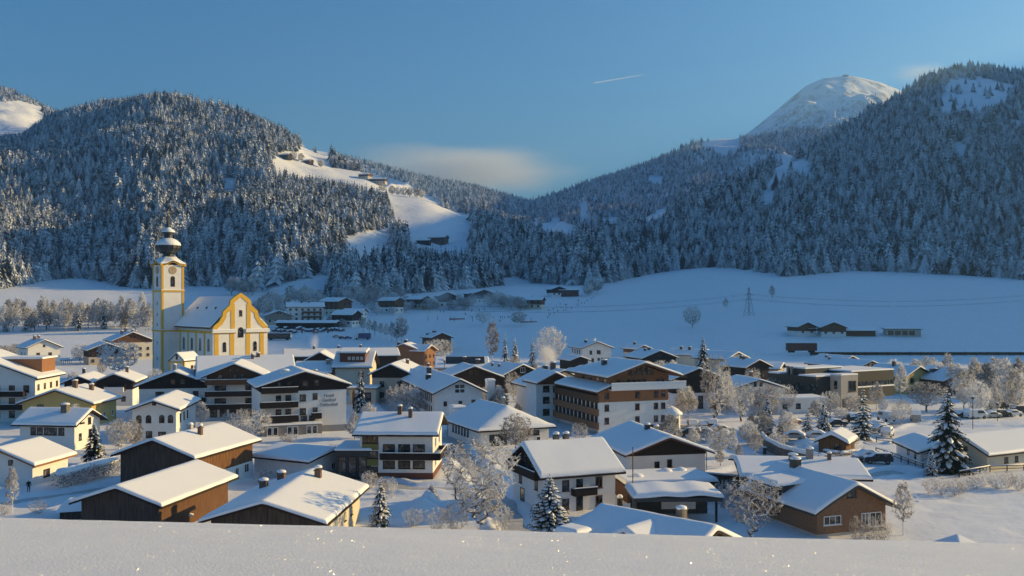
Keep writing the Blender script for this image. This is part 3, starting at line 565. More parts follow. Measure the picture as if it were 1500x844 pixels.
M['road'] = mat('packed_road_snow', (.60, .59, .58), .55, .35, bump=.03, bscale=3, var=.16, vscale=1.2, col2=(.43, .42, .41))
for r in ROADS:
    V = []; Fc = []; Pn = []
    for (x0, y0), (x1, y1) in zip(r[:-1], r[1:]):
        n = max(2, int(math.hypot(x1 - x0, y1 - y0) / 1.5)); Pn += [(x0 + (x1 - x0) * i / n, y0 + (y1 - y0) * i / n) for i in range(n)]
    Pn.append(r[-1])
    for i, (x, y) in enumerate(Pn):
        a = Vector(Pn[max(i - 1, 0)]); b = Vector(Pn[min(i + 1, len(Pn) - 1)]); t = (b - a).normalized(); nn = Vector((-t.y, t.x)); w_ = 1.5 + .35 * math.sin(i * .9) * math.sin(i * .37)
        for q in (-1, -.6, -.2, .2, .6, 1): px_, py_ = x + nn.x * w_ * q, y + nn.y * w_ * q; V.append((px_, py_, ground(px_, py_) + .05 - .02 * abs(q)))
    for i in range(len(Pn) - 1):
        for q in range(5): a = i * 6 + q; Fc.append((a, a + 1, a + 7, a + 6))
    tag(mesh_obj('road', V, Fc, M['road'], smooth=True), kind='structure')
# ---------------------------------------------------------------- church
CY = math.radians(42); CW, CL = 19.0, 31.0; _ca = (math.cos(CY), math.sin(CY))
CX0, CYC = -88 - math.sin(CY) * CL / 2, 310 + math.cos(CY) * CL / 2
ch = empty('church', (CX0, CYC, 0), CY, 'baroque church with yellow and white gabled front and snowy nave roof', 'church')
def nave_fn(x, y): return 27.4 - .98 * np.sqrt(np.asarray(x, float) ** 2 + .1) + .0 * y
MB().prism([(-CW / 2 + .7, 0), (CW / 2 - .7, 0), (CW / 2 - .7, 16.6), (0, 26.5), (-CW / 2 + .7, 16.6)], lambda p, s: (p[0], -CL / 2 + .6 if s == 0 else CL / 2, p[1])).build('wall', M['white'], ch)
nr_ = slab('roof', lambda x, y: np.maximum(nave_fn(x, y), 0), -CW / 2 - .6, CW / 2 + .6, -CL / 2 + .75, CL / 2 + .5, -.24, -.5, M['wood_dark'], ch, 5, 5, xs=np.array([0.0]))
slab('snow_cover', nave_fn, -CW / 2 - .55, CW / 2 + .55, -CL / 2 + .8, CL / 2 + .4, .2, -.238, M['snow'], nr_, 9, 13, round_=.45, noise=.05, seed=77, edge=.05, xs=np.array([-.6, -.25, 0, .25, .6]))
# curved gable front
gl = [(-9.5, 16.9), (-8.9, 17.9), (-7.3, 19.2), (-6.2, 21.0), (-5.9, 22.5), (-4.7, 23.5), (-3.7, 24.4), (-3.5, 25.9), (-2.2, 27.0), (0, 28.4)]
outl = [(-9.5, 0)] + gl + [(-u, z) for u, z in gl[::-1][1:]] + [(9.5, 0)]
ff = -CL / 2
MB().prism(outl[::-1], lambda p, s: (p[0], ff if s == 1 else ff + .7, p[1])).build('gable_front', M['white'], ch)
tr = MB(); up = gl + [(-u, z) for u, z in gl[::-1][1:]]
inn = []
for i, (u, z) in enumerate(up):
    a = up[max(i - 1, 0)]; b = up[min(i + 1, len(up) - 1)]; dx, dz = b[0] - a[0], b[1] - a[1]; l_ = math.hypot(dx, dz); inn.append((u + dz / l_ * 1.35, z - dx / l_ * 1.35))
n0 = len(tr.v)
for (u, z), (a, b) in zip(up, inn): tr.v += [(u * 1.012, ff - .14, z + .05), (a, ff - .14, b), (u * 1.012, ff + .75, z + .05), (a, ff - .004, b)]
for i in range(len(up) - 1): a = n0 + 4 * i; tr.f += [(a, a + 1, a + 5, a + 4), (a, a + 4, a + 6, a + 2), (a + 1, a + 3, a + 7, a + 5)]
for u in (-8.3, -3.0, 2.55, 7.4): tr.box(u - .72, u + .72, ff - .12, ff - .004, 0, 15.9)
for u in (-2.75, 2.75): tr.box(u - .7, u + .7, ff - .12, ff - .004, 16.9, 24.8)
for u0, u1 in ((-9.6, -1.6), (1.6, 9.6)): tr.box(u0, u1, ff - .3, ff - .125, 15.3, 16.15)
for s in (-1, 1):
    for k in range(5):
        y = -CL / 2 + 1.2 + k * 6.4; tr.box(s * (CW / 2 - .7) - .1, s * (CW / 2 - .7) + .1, y - .55, y + .55, 0, 15.6)
    tr.box(s * (CW / 2 - .7) - .16, s * (CW / 2 - .7) + .16, -CL / 2 + .9, CL / 2, 15.3, 16.1)
tr.build('yellow_trim', M['ochre'], ch)
co = MB()
for u0, u1 in ((-9.9, -1.5), (1.5, 9.9)): co.box(u0, u1, ff - .8, ff - .305, 15.6, 16.3)
cs_ = co.build('cornice', M['white_trim'], ch); co = MB()
for u0, u1 in ((-9.9, -1.5), (1.5, 9.9)): co.box(u0, u1, ff - .8, ff - .01, 16.304, 16.75)
co.build('snow_ledge', M['snow'], cs_, bevel=.15)
window(ch, Matrix.Translation((0, ff, 21.8)), 1.1, 2.0, 'red_brown', 0)
window(ch, Matrix.Translation((0, ff, 15.6)), 2.2, 3.6, 'white_trim', 0, True)
for u in (-5.6, 5.0): window(ch, Matrix.Translation((u, ff, 11.0)), 1.5, 3.4, 'white_trim', 0, True)
for k in range(4): window(ch, Matrix.Translation((-CW / 2 + .7, -CL / 2 + 4.6 + 6.4 * k, 11.6)) @ Matrix.Rotation(-math.pi / 2, 4, 'Z'), 1.9, 4.4, 'white_trim', 1, True)
for k in range(4): window(ch, Matrix.Translation((CW / 2 - .7, -CL / 2 + 4.6 + 6.4 * k, 11.6)) @ Matrix.Rotation(math.pi / 2, 4, 'Z'), 1.9, 4.4, 'white_trim', 1, True)
for k in range(3):
    y = -CL / 2 + 9 + k * 7; z = float(nave_fn(-3.6, 0)); d = MB(); d.prism([(-.45, 0), (.45, 0), (0, .7)], lambda p, s: (-4.6 if s == 0 else -3.2, y + p[0], z - .75 + p[1])); dd = d.build('roof_vent', M['dark_metal'], ch)
# tower, its onion dome and clock faces; in the church's own axes it stands against the far end of the side wall
tl = Matrix.Rotation(-CY, 3, 'Z') @ Vector((-117.6 - CX0, 327 - CYC, 0)); TX, TY = tl.x, tl.y; TS = 3.8
tw = MB(); tw.box(TX - TS, TX + TS, TY - TS, TY + TS, 0, 38); tower = tw.build('tower', M['white'], ch)
t = MB()
for zc, th, ex in ((16.0, .55, .28), (29.4, .55, .28)): t.box(TX - TS - ex, TX + TS + ex, TY - TS - ex, TY + TS + ex, zc - th, zc)
for sx in (-1, 1):
    for sy in (-1, 1): 
        for z0, z1 in ((0, 15.4), (16.1, 28.8), (29.5, 37.6)): cx_, cy_ = TX + sx * (TS - .26), TY + sy * (TS - .26); t.box(cx_ - .36, cx_ + .36, cy_ - .36, cy_ + .36, z0, z1)
# swinging cornice: each side rises in an arch over its clock
cv = [(-4.5 + 9.0 * i / 16, 37.6 + 1.25 * math.exp(-((i - 8) / 3.6) ** 2)) for i in range(17)]
for ax in range(4):
    c_, s_ = math.cos(ax * math.pi / 2), math.sin(ax * math.pi / 2)
    pl = cv + [(u, z + .62) for u, z in cv[::-1]]
    t.prism(pl, lambda p, s: (TX + c_ * p[0] - s_ * (-4.45 if s == 0 else -3.6), TY + s_ * p[0] + c_ * (-4.45 if s == 0 else -3.6), p[1]))
t.build('yellow_trim', M['ochre'], tower)
s = MB()
for zc in (16.0, 29.4): s.box(TX - TS - .28, TX + TS + .28, TY - TS - .28, TY + TS + .28, zc + .004, zc + .22)
s.build('snow_ledge', M['snow'], tower, bevel=.08)
def cap_fn(x, y):
    m_ = np.maximum(np.abs(x), np.abs(y)); k = np.clip(m_ / 4.5, 0, 1); g = np.exp(-(np.minimum(np.abs(x), np.abs(y)) / 2.0) ** 2)
    return 41.4 - 3.0 * k ** 1.2 + 1.15 * g * k
cp = slab('tower_cap', lambda x, y: cap_fn(x - TX, y - TY), TX - 4.45, TX + 4.45, TY - 4.45, TY + 4.45, -.2, -.6, M['copper'], ch, 21, 21)
slab('snow_cover', lambda x, y: cap_fn(x - TX, y - TY), TX - 4.4, TX + 4.4, TY - 4.4, TY + 4.4, .12, -.198, M['snow'], cp, 15, 15, round_=.3, noise=.04, seed=3)
on = MB().lathe([(2.6, 40.4), (1.75, 41.2), (1.7, 41.8), (2.4, 42.2), (3.5, 42.9), (4.05, 43.9), (4.05, 44.6), (3.7, 45.5), (2.9, 46.2), (2.1, 46.7), (1.5, 47.0), (1.4, 48.3), (1.7, 48.5), (2.15, 48.9), (2.2, 49.3), (1.6, 49.9), (.85, 50.4), (.5, 51.2), (.28, 52.6), (.10, 55.0)], 16, (TX, TY)).build('onion_dome', M['copper'], ch)
rb = MB()
for q in range(16):
    a = q * 6.2832 / 16; rb.tube([(TX + r * math.cos(a), TY + r * math.sin(a), z) for r, z in ((1.76, 41.8), (2.46, 42.2), (3.56, 42.9), (4.1, 43.9), (4.1, 44.6), (3.75, 45.5), (2.95, 46.2), (2.1, 46.75))], [.09] * 8, 4)
rb.build('dome_rib', M['dark_metal'], on)
MB().lathe([(4.02, 44.75), (4.1, 45.0), (3.85, 45.7), (3.05, 46.45), (2.2, 46.95), (1.52, 47.2), (1.4, 47.3)], 16, (TX, TY), False).build('snow_cover', M['snow'], on, True)
MB().lathe([(2.22, 49.25), (2.3, 49.5), (1.7, 50.1), (.9, 50.6), (.55, 51.0)], 16, (TX, TY), False).build('snow_cap', M['snow'], on, True)
cr = MB(); cr.lathe([(.02, 54.9), (.32, 55.2), (.02, 55.5)], 10, (TX, TY)); cr.box(TX - .06, TX + .06, TY - .06, TY + .06, 55.4, 57.0); cr.box(TX - .45, TX + .45, TY - .05, TY + .05, 56.2, 56.35); cr.build('cross', M['gold'], on)
M['clock'] = mat('clock_dial', (.52, .40, .26), .7, .3, var=.3, vscale=3)
for ax in range(4):
    mt = Matrix.Translation((TX, TY, 0)) @ Matrix.Rotation(ax * math.pi / 2, 4, 'Z') @ Matrix.Translation((0, -TS, 36.2)); d = MB(); d.prism([(1.35 * math.cos(q * 6.2832 / 24), 1.35 * math.sin(q * 6.2832 / 24)) for q in range(24)], lambda p, s: (p[0], 0 if s == 0 else -.1, p[1]))
    o = d.build('clock', M['clock'], tower); o.matrix_local = mt; h = MB()
    for q in range(12): a = q * 6.2832 / 12; c, s_ = math.cos(a), math.sin(a); h.prism([(c * .95 - s_ * .07, s_ * .95 + c * .07), (c * .95 + s_ * .07, s_ * .95 - c * .07), (c * 1.25 + s_ * .07, s_ * 1.25 - c * .07), (c * 1.25 - s_ * .07, s_ * 1.25 + c * .07)], lambda p, s: (p[0], -.102 if s == 0 else -.13, p[1]))
    for a, l_, w_ in ((1.9, .75, .09), (.35, 1.1, .07)): c, s_ = math.cos(a), math.sin(a); h.prism([(-s_ * w_, c * w_), (s_ * w_, -c * w_), (c * l_, s_ * l_)], lambda p, s: (p[0], -.11 if s == 0 else -.15, p[1]))
    h.build('clock_hands', M['gold'], o)
    for z, w_, h_, ar in ((32.4, 1.5, 3.6, True), (25.0, .5, 1.0, False), (21.2, .5, 1.0, False), (17.8, .5, 1.0, False), (11.6, .5, 1.0, False), (6.2, .5, 1.0, False)):
        if not ar and ax % 2 == 0: continue
        window(tower, Matrix.Translation((TX, TY, 0)) @ Matrix.Rotation(ax * math.pi / 2, 4, 'Z') @ Matrix.Translation((0, -TS, z)), w_, h_, 'wood_brown', 1 if ar else 0, ar)
# little chapel at the foot of the church
c2 = house('chapel', 'small white and yellow chapel annex beside the church wall', 'white', 'chapel', 'chapel', auto='', fit=(-98.5, 288, -20, 5.0, 7.5, 8.2, .85, .3, .35, 0, 0), wins=[('F', 0, 9.2, .7, 1.6, 'red_brown', 0), ('R', 0, 5.9, 1.0, 1.2, 'red_brown', 0)])
q = MB(); [q.box(s * 2.5 - .3, s * 2.5 + .3, -3.75 - .06, -3.75 + .24, 0, 7.9) for s in (-1, 1)]; q.box(-2.5, 2.5, -3.84, -3.755, 7.3, 7.8); q.build('yellow_trim', M['ochre'], c2)
# ---------------------------------------------------------------- houses of the village
WB = 'wood_brown'; WD = 'wood_dark'
house('b1', 'low white house with a broad snowy roof and small square windows at the far left', 'white', auto='', wins=[('F', -2.6, 3.0, 1.0, 1.1, WD, 0), ('F', 1.6, 3.2, .7, .8, WD, 0), ('R', -1.0, 1.3, 1.5, 1.1, WD, 1), ('F', -4.2, .9, 1.2, 1.2, WD, 1)], roofm='wood_orange')
house('b2', 'old timber barn with two chimneys, white plinth and honey-coloured side boards', 'wood_barn', 'barn', 'barn', clad='wood_grey', cz=.2, cladF='F', auto='', chim=[(.35, -.05, 1.0, .55, 'brick', True), (-.1, .12, .7, .6, 'concrete')], wins=[('R', 3.3, 1.3, 1.0, 1.2, 'white_trim'), ('R', 6.0, 1.4, 1.3, 1.3, 'white_trim')], plinth=('white', 2.2))
house('b3', 'brown windowless barn nearest the snow slope at the left, under a smooth snow roof', 'wood_brown', 'barn', 'barn', clad='wood_grey', cz=-1, cladF='F', auto='')
house('b4', 'wide grey barn with three small chimneys, right of the windowless brown barn', 'wood_grey', 'barn', 'barn', auto='', fit=(-24.2, 104.6, -4, 11.2, 17.1, 4.0, .30, 1, 1, 0, 0), chim=[(-.72, .35, .8, .8, 'brick'), (-.55, .75, .8, .8, 'brick'), (.28, .62, .9, .7, 'brick', True)], wins=[('R', 1.5, 2.0, .9, .9, WD), ('R', 4.5, 2.0, .9, .9, WD)], plinth=('cream', 2.6))
house('b5', 'white house with a row of five windows and a stone chimney', 'white', auto='', chim=[(-.35, -.35, 1.3, 1.1, 'stone')], wins=[('L', -2.6, 3.2, 1.0, 1.3, WD), ('L', -1.35, 3.2, 1.1, 1.3, WD), ('L', .1, 3.2, 1.3, 1.3, WD), ('L', 1.35, 3.2, 1.0, 1.3, WD), ('L', 2.7, 3.2, 1.1, 1.3, WD), ('F', .6, 4.6, .9, 1.2, WD), ('F', -1.6, 4.4, 1.4, .3, WD, 0), ('F', -2.2, 2.1, .8, 1.2, WD, 0), ('F', .8, 2.4, .9, 1.4, WD, 0)])
house('b6', 'yellow house under a wide snow roof with two brick chimneys and timber eaves', 'yellow', auto='R', chim=[(.15, -.05, 1.5, .9), (.45, .45, 1.2, .8)], wins=[('F', 1.8, 4.6, .9, .9, 'white_trim', 0), ('F', -3.4, 3.2, 1.4, 2.6, 'wood_brown')], frame='white_trim', roofm='wood_brown')
house('b7', 'white chalet with dark timber gable left of the arched-window hall', 'white', clad=WD, cz=4.0, auto='F', balc=[('F', -2.2, 2.2, 3.6, 'white_trim', 1.0)], chim=[(.3, .2)])
house('b7b', 'dark-gabled chalet half hidden behind the yellow house', 'white', clad=WD, cz=3.5, auto='F', chim=[(-.3, .3)])
_b8 = house('b8', 'large white hotel with three tiers of dark timber balconies at the left edge', 'white', 'hotel', 'hotel', auto='R', wins=[('F', u, z, 1.5 if u < 8 else 1.2, 1.5, WD) for z in (1.6, 4.3, 7.0) for u in (-6, -3, 0, 2.6, 5.4, 8.6, 11.6)] + [('F', 1.5, 9.6, 1.2, 1.6, WD), ('F', 5.2, 9.5, 1.6, 1.6, WD)],
      balc=[('F', -12, 11.5, 5.6, WD, 1.5), ('F', -12, 11.5, 2.8, WD, 1.5), ('F', -12, 3.0, 8.4, WD, 1.3)])
q = MB(); q.box(5.5, 12.8, -1.5, 5.5, 10.2, 13.0); q.box(1.5, 5.4, -1.4, 5.4, 11, 13.0); q.build('penthouse', M['wood_orange'], _b8); slab('snow_cover', lambda x, y: 13.1 + 0 * x, 1.0, 13.2, -2.0, 6.0, .4, 0, M['snow'], _b8, 5, 5, round_=.35, noise=.05, seed=8)
house('b9', 'small white house with yellow shutters standing alone behind the left hotel', 'white', auto='', frame='wood_orange', chim=[(-.2, .3, 1.4, .9), (.1, .45, 1.2, .8)], wins=[('F', -2.2, 4.6, 1.3, 1.5, 'wood_orange'), ('F', 2.2, 4.6, 1.3, 1.5, 'wood_orange'), ('F', -2.2, 1.6, 1.3, 1.5, 'wood_orange'), ('F', 2.2, 1.6, 1.3, 1.5, 'wood_orange'), ('F', 0, 8.0, .8, .9, WD, 0), ('L', -2, 4.6, 1.1, 1.5, WD), ('L', 3, 4.6, 1.1, 1.5, WD)])
house('b10', 'pale farmhouse with three chimneys just left of the church tower', 'cream', auto='F', chim=[(-.4, -.2, 1.5, 1), (-.1, .2, 1.5, 1), (.3, .4, 1.4, 1)], clad='wood_brown', cz=7.2, cladF='F')
house('b10b', 'low farm building with a shaded blue snow roof in front of the pale farmhouse', 'beige', auto='F', clad='wood_dark', cz=3.2)
house('b11', 'white hall with a row of four arched windows', 'white', 'hall', 'hall', auto='', wins=[('F', u, 4.2, .95, 1.5, WD, 1, True) for u in (-2.7, -1.0, 1.35, 2.9)] + [('F', 0, 7.1, .7, .8, WD, 0), ('F', -.9, 1.4, 1.1, 1.2, WD), ('F', 1.4, 1.4, 1.4, .9, WD)] + [('R', u, 4.0, .9, 1.5, WD) for u in (-5, -2, 1)])
house('b12', 'wide chalet with black timber gable and white lower floor behind the arched-window hall', 'white', clad=WD, cz=6.4, auto='', wins=[('F', -3.2, 5.0, 1.8, 1.5, WD), ('F', .8, 5.0, 1.8, 1.5, WD), ('F', 4.4, 5.0, 1.2, 1.5, WD), ('F', -5.6, 2.2, 1.8, 1.1, WD), ('F', -.4, 7.9, .9, 1.0, WB), ('F', 1.6, 7.9, .9, 1.0, WB)], balc=[('F', -5.0, 6.5, 3.4, WD)], chim=[(-.1, -.2, 1.2, .8, 'concrete'), (.5, .0, 1.0, .6)])
r = house('b13', 'broad chalet hotel with a huge smooth snow roof directly below the church front', 'white', 'hotel', 'hotel', auto='L', chim=[(-.2, -.15, 1.0, .6), (-.1, -.28, .8, .8)], clad=WB, cz=8.4)
f = FIT['b13w']; w_ = empty('hotel', (0, 0, 0)); X, Y, yaw, W, L, he, pt, og, oe, hf, hb = f; bpy.data.objects.remove(w_)
house('b13w', 'balconied white gable wing with brown timber band, left neighbour of the lettered hotel', 'white', 'hotel', 'hotel', auto='', fit=(X - .6, Y - 3, 10, 11.5, 13, 9.6, .42, 1.2, 1.2, 0, 0), clad=WB, cz=8.2, wins=[('F', -.9, 10.9, .55, .7, WD, 0), ('F', .5, 10.9, .55, .7, WD, 0), ('F', -3.0, 9.4, 1.0, 1.2, WD, 0), ('F', .1, 9.4, .9, 1.3, WD, 0), ('F', 1.7, 9.4, .9, 1.3, WD, 0)] + [('F', u, z, w2, 1.5, WD, 2) for z in (4.0, 6.8) for u, w2 in ((-3.0, 2.4), (3.5, 2.5))] + [('F', u, 1.5, 1.5, 1.6, WD) for u in (-4.4, -2.4, -.4, 1.6, 3.6)],
      balc=[('F', -6.0, 6.0, 5.4, WD, 1.6), ('F', -7.6, 6.2, 2.6, WD, 1.8), ('F', -6.0, 6.0, 7.9, WB, 1.3)])
r = house('b14', 'white hotel with black timber gable and grey lettering on its wall', 'white', 'hotel', 'hotel', clad=WD, cz=8.3, auto='', chim=[(-.35, -.2, .5, 1.4, 'white_trim')], plinth=('grey', 1.3),
      wins=[('F', -4.9, 6.9, 1.0, 1.2, WD), ('F', -3.0, 6.9, 1.1, 1.2, WD), ('F', -.2, 6.9, 1.2, 1.3, WD), ('F', 2.2, 7.1, .95, 1.2, WD, 0), ('F', -4.9, 4.2, 1.1, 1.2, WD), ('F', -3.0, 4.2, 1.1, 1.2, WD), ('F', -.2, 4.2, 1.2, 1.3, WD), ('F', 2.2, 4.3, .95, 1.2, WD, 0), ('F', -1.6, 1.9 + .9, 1.2, 1.1, WD), ('F', .0, 1.9 + .9, 1.2, 1.1, WD), ('F', 1.6, 1.9 + .9, 1.2, 1.1, WD),
            ('F', -4.6, 9.6, 1.0, 1.1, WD, 0), ('F', -2.9, 9.6, 1.0, 1.1, WD, 0), ('F', .2, 9.7, 1.0, 1.0, WB, 0), ('F', 2.5, 9.8, .8, 1.0, WB, 0)], balc=[('F', -8.2, -1.4, 8.2, WD, 1.5), ('F', -8.4, -1.4, 5.4, WD, 1.7), ('F', -8.4, -1.4, 2.75, WD, 1.7), ('F', 1.5, 3.3, 2.9, WD, .9)])
X, Y, yaw, W, L = FIT['b14'][:5]
q = MB(); q.box(-8.4, 3.0, -L / 2 - 3.0, -L / 2 - .01, -1, 2.0); an = q.build('annexe', M['taupe'], r); slab('snow_cover', lambda x, y: 2.05 + 0 * x, -8.5, 3.1, -L / 2 - 3.1, -L / 2 - .02, .25, 0, M['snow'], an, 7, 3, round_=.2, noise=.04, seed=4)
for u in (-7.0, -5.9, -3.2, -2.1, .5, 1.6): window(an, Matrix.Translation((u, -L / 2 - 3.0, .95)), .95, 1.6, 'white_trim', 0)
for i, (tx, u) in enumerate((('Hotel', 5.3), ('Gasthof', 5.3), ('Feldwebel', 5.3))):
    tc_ = bpy.data.curves.new('lettering', 'FONT'); tc_.body = tx; tc_.size = .86; tc_.align_x = 'CENTER'; tc_.extrude = .02; tc_.shear = 0; tc_.offset = .02; to = link(bpy.data.objects.new('lettering', tc_)); bpy.context.view_layer.update(); tm = bpy.data.meshes.new_from_object(to.evaluated_get(bpy.context.evaluated_depsgraph_get())); bpy.data.objects.remove(to); tm.materials.clear(); tm.materials.append(M['lettering']); to = link(bpy.data.objects.new('lettering', tm)); to.parent = r
    to.matrix_local = Matrix.Translation((u - .35, -L / 2 - .03, 6.9 - i * .9)) @ Matrix.Rotation(math.pi / 2, 4, 'X')
r = house('b15', 'low annexe with a shallow snow roof half in blue shade beside the green-panelled house', 'white', 'annexe', 'annexe', auto='F', fit=(-31.5, 146, 62, 11, 10.5, 3.1, .17, .5, .7, 0, 0), aw=dict(z0=1.4, h=1.0), frame='white_trim')
q = MB(); q.box(-25.6, -20.6, 139.5, 147, -1, 4.1); o = tag(q.build('glazed_link', M['dark_metal']), 'dark glazed link between the low annexe and the green-panelled house', 'link building')
for u in (-24.8, -23.3, -21.8): window(o, Matrix.Translation((u, 139.5, 1.7)), 1.2, 3.0, 'wood_dark', 0)
slab('snow_cover', lambda x, y: 4.12 + 0 * x, -25.9, -20.4, 139.1, 147.4, .35, 0, M['snow'], o, 4, 5, round_=.3, noise=.04, seed=14)
# house with green panels
X, Y, yaw, W, L, he, pt = FIT['b16'][:7]
r = house('b16', 'white three-storey house with moss-green window panels and a long dark balcony', 'white', auto='', plinth=('red_brown', .9), chim=[(-.15, .05, 1.2, .6), (-.32, -.28, 1.0, .55, 'brick', True)],
      wins=[('L', L / 2 * 0 + u, z, 1.75, 1.15, WD, 1) for z in (2.1, 4.5) for u in (-1.1, 1.15, 3.3)] + [('F', -2.5, z, 1.4, 1.4, 'white_trim') for z in (2.2, 5.0)] + [('F', 2.0, 2.4, 1.2, 1.5, 'white_trim'), ('F', 2.0, 5.0, 1.2, 1.5, 'white_trim')], balc=[('L', -2.2, L / 2 + 1.2, 3.1, WD, 1.2, .85), ('F', -W / 2 - 1.2, 1.5, 3.1, WD, 1.2, .85)])
[MB().box(-W / 2 - .08, -W / 2 - .004, L / 2 - 2.7, L / 2 - .3, z, z + 1.0).build('green_panel', M['green_panel'], r) for z in (1.9, 4.2)]
for z, h in ((.95, 1.7), (3.5, 1.1), (5.75, 1.1)): window(r, face_mtx('L', W, L, -L / 2 + 1.5, z, .02), 2.3, h, WD, 2)
house('b17', 'long white inn with a deep blue-shaded snow roof and two rows of brown windows', 'white', 'inn', 'inn', auto='', chim=[(-.35, .1, 1.6, 1.0), (-.6, -.15, .9, 1.1, 'dark_metal'), (.05, .6, 1.0, .6)], wins=[('L', -20 + 2.3 * i, z, 1.0, 1.5, WB) for i in range(17) for z in (1.5, 4.0)] + [('F', -3.2, 3.2, .8, 1.0, WB, 0), ('F', .2, 3.2, .8, 1.0, WB, 0), ('F', 3.2, 3.3, .9, 1.2, WB)] + [('F', u, z, .9, .7, WD, 1) for u in (-.5, .65) for z in (5.9, 6.9)])
house('b18', 'beige house with a black timber gable directly behind the long white inn', 'beige', clad=WD, cz=4.5, auto='FR', fit=(-11.0, 243, 16, 13.5, 11, 7.0, .38, 1, 1, 0, 0))
q = MB(); q.box(-.9, .9, -.9, .9, -1, 7.6); o = empty('chimney_tower', (-5.0, 219, 0), .3, 'white square chimney tower with a snow cap between inn and hipped hall', 'chimney'); q.build('shaft', M['white'], o); slab('snow_cap', lambda x, y: 7.62 + 0 * x, -1, 1, -1, 1, .5, 0, M['snow'], o, 3, 3, round_=.4, noise=.03, seed=9)
house('b19', 'low white hall with a big hipped snow roof in blue shade', 'white', 'hall', 'hall', auto='', fit=(-2.8, 180, 24.4, 13.5, 16.5, 3.1, .46, 1, 1, .52, .12), wins=[('L', -5.4 + 1.5 * i, 1.6, .8, 1.3, WD, 0) for i in range(6)] + [('F', 3.2, 1.9, 3.2, .9, WD, 2), ('F', -3.4, 1.0, 3.4, 2.0, WD, 3), ('F', 4.6, .4, .9, 1.6, 'white_trim', 0)], chim=[(.1, -.15, 1.3, .6, 'metal')])
q = MB(); q.box(-1.3, 1.3, -1.3, 1.3, 2, 5.0); o = empty('vent_housing', (-10.8, 188, 0), .4, 'boxy white rooftop vent housing with snow at the hipped hall', 'vent'); q.build('housing', M['white_trim'], o); MB().box(-1.5, 1.5, -1.5, 1.5, -1, 1.99).build('base', M['dark_metal'], o); slab('snow_cap', lambda x, y: 5.02 + 0 * x, -1.4, 1.4, -1.4, 1.4, .4, 0, M['snow'], o, 3, 3, round_=.35, noise=.03, seed=19)
house('b20', 'dark timber chalet with one white-framed window in its gable', 'wood_dark', 'chalet', 'chalet', auto='', fit=(-1.2, 277, 32, 12, 15, 5.2, .42, 1, 1, 0, 0), wins=[('F', .3, 6.3, 1.6, 1.4, 'white_trim'), ('F', -2.5, 2.5, 1.2, 1.3, WB), ('F', 2.5, 2.5, 1.2, 1.3, WB)], chim=[(-.5, .0, .7, .5), (-.5, .5, .7, .5)])
house('b21', 'white back house with bluish roof adjoining the brown balcony hotel', 'white', auto='', chim=[(-.1, -.25, 1.5, 1.0), (-.3, -.0, 1.3, 1.0)], wins=[('F', 1.0, 5.2, 1.4, 1.3, WD), ('F', 1.0, 2.4, 1.4, 1.3, WD)])
# ---------------------------------------------------------------- the brown and white balcony hotel
def at(px, py):   # where the sight line through a pixel of the photograph meets the valley floor
    lo, hi = 60.0, 2500.0
    for _ in range(50):
        md = (lo + hi) / 2
        if float(valley(px_x(px, md), md)) < EYE + (HZ - py) / F * md: lo = md
        else: hi = md
    return px_x(px, lo), lo
ht = empty('hotel', (16.7, 184, 0), math.radians(20), 'big white and honey timber hotel with long wooden balconies and glazed gable', 'hotel')
b = MB(); b.box(1.5, 15, .5, 23.6, -1, 6.3); b.box(0, 15, 0, .498, -1, 6.3); b.build('wall', M['white'], ht)
b = MB(); b.box(1.45, 15.06, .44, 23.6, 6.3, 8.7); b.box(-.06, 15.06, -.06, .44, 6.3, 8.6)
hx, hz = 9.2, 13.6
b.prism([(2.6, 8.7), (15.4, 8.7), (15.4, 11.3), (hx, 13.4), (2.6, 11.3)], lambda p, s: (p[0], .3 if s == 0 else 17.5, p[1])); b.build('timber_storey', M['wood_orange'], ht)
def hfn(x, y): return np.minimum(14.1 - .33 * np.sqrt((np.asarray(x, float) - hx) ** 2 + .04), 11.35 + .42 * (18.6 - y)) + 0 * x
hr_ = slab('roof', hfn, hx - 8.3, hx + 8.3, -1.9, 18.6, -.2, -.5, M['wood_brown'], ht, 7, 15, xs=np.array([hx]))
slab('snow_cover', hfn, hx - 8.25, hx + 8.25, -1.85, 18.5, .2, -.198, M['snow'], hr_, 9, 15, round_=.42, noise=.05, seed=31, edge=.06, xs=hx + np.array([-.6, -.25, 0, .25, .6]))
def sfn(x, y): return 8.55 + .36 * (np.asarray(x, float) + .9) + 0 * y
g = slab('gallery_roof', sfn, -.9, 2.58, -1.0, 20.5, -.2, -.4, M['wood_brown'], ht, 3, 5); slab('snow_cover', sfn, -.85, 2.57, -.95, 20.4, .2, -.198, M['snow'], g, 3, 9, round_=.35, noise=.05, seed=33, edge=.05)
b = MB(); b.box(-3.9, 1.48, 23.0, 29.0, -1, 8.3); b.prism([(-3.9, 8.3), (3.9, 8.3), (0, 10.2)], lambda p, s: (p[0], 23.0 if s == 0 else 29, p[1])); wg = b.build('wing_wall', M['white'], ht)
b = MB(); b.prism([(-4.0, 8.0), (4.0, 8.0), (0, 10.15)], lambda p, s: (p[0], 22.6 if s == 0 else 22.99, p[1])); b.build('timber_cladding', M['wood_brown'], wg)
def wfn(x, y): return 10.8 - .5 * np.sqrt(np.asarray(x, float) ** 2 + .04) + 0 * y
g = slab('wing_roof', wfn, -4.5, 4.5, 21.2, 30, -.2, -.45, M['wood_brown'], ht, 5, 5, xs=np.array([0.0])); slab('snow_cover', wfn, -4.45, 4.45, 21.25, 29.9, .2, -.198, M['snow'], g, 5, 9, round_=.4, noise=.05, seed=35, edge=.05, xs=np.array([-.6, -.25, 0, .25, .6]))
for z in (2.0, 4.6, 7.0): window(ht, Matrix.Translation((-1.6, 23.0, z)), 1.5, 1.4, 'wood_dark')
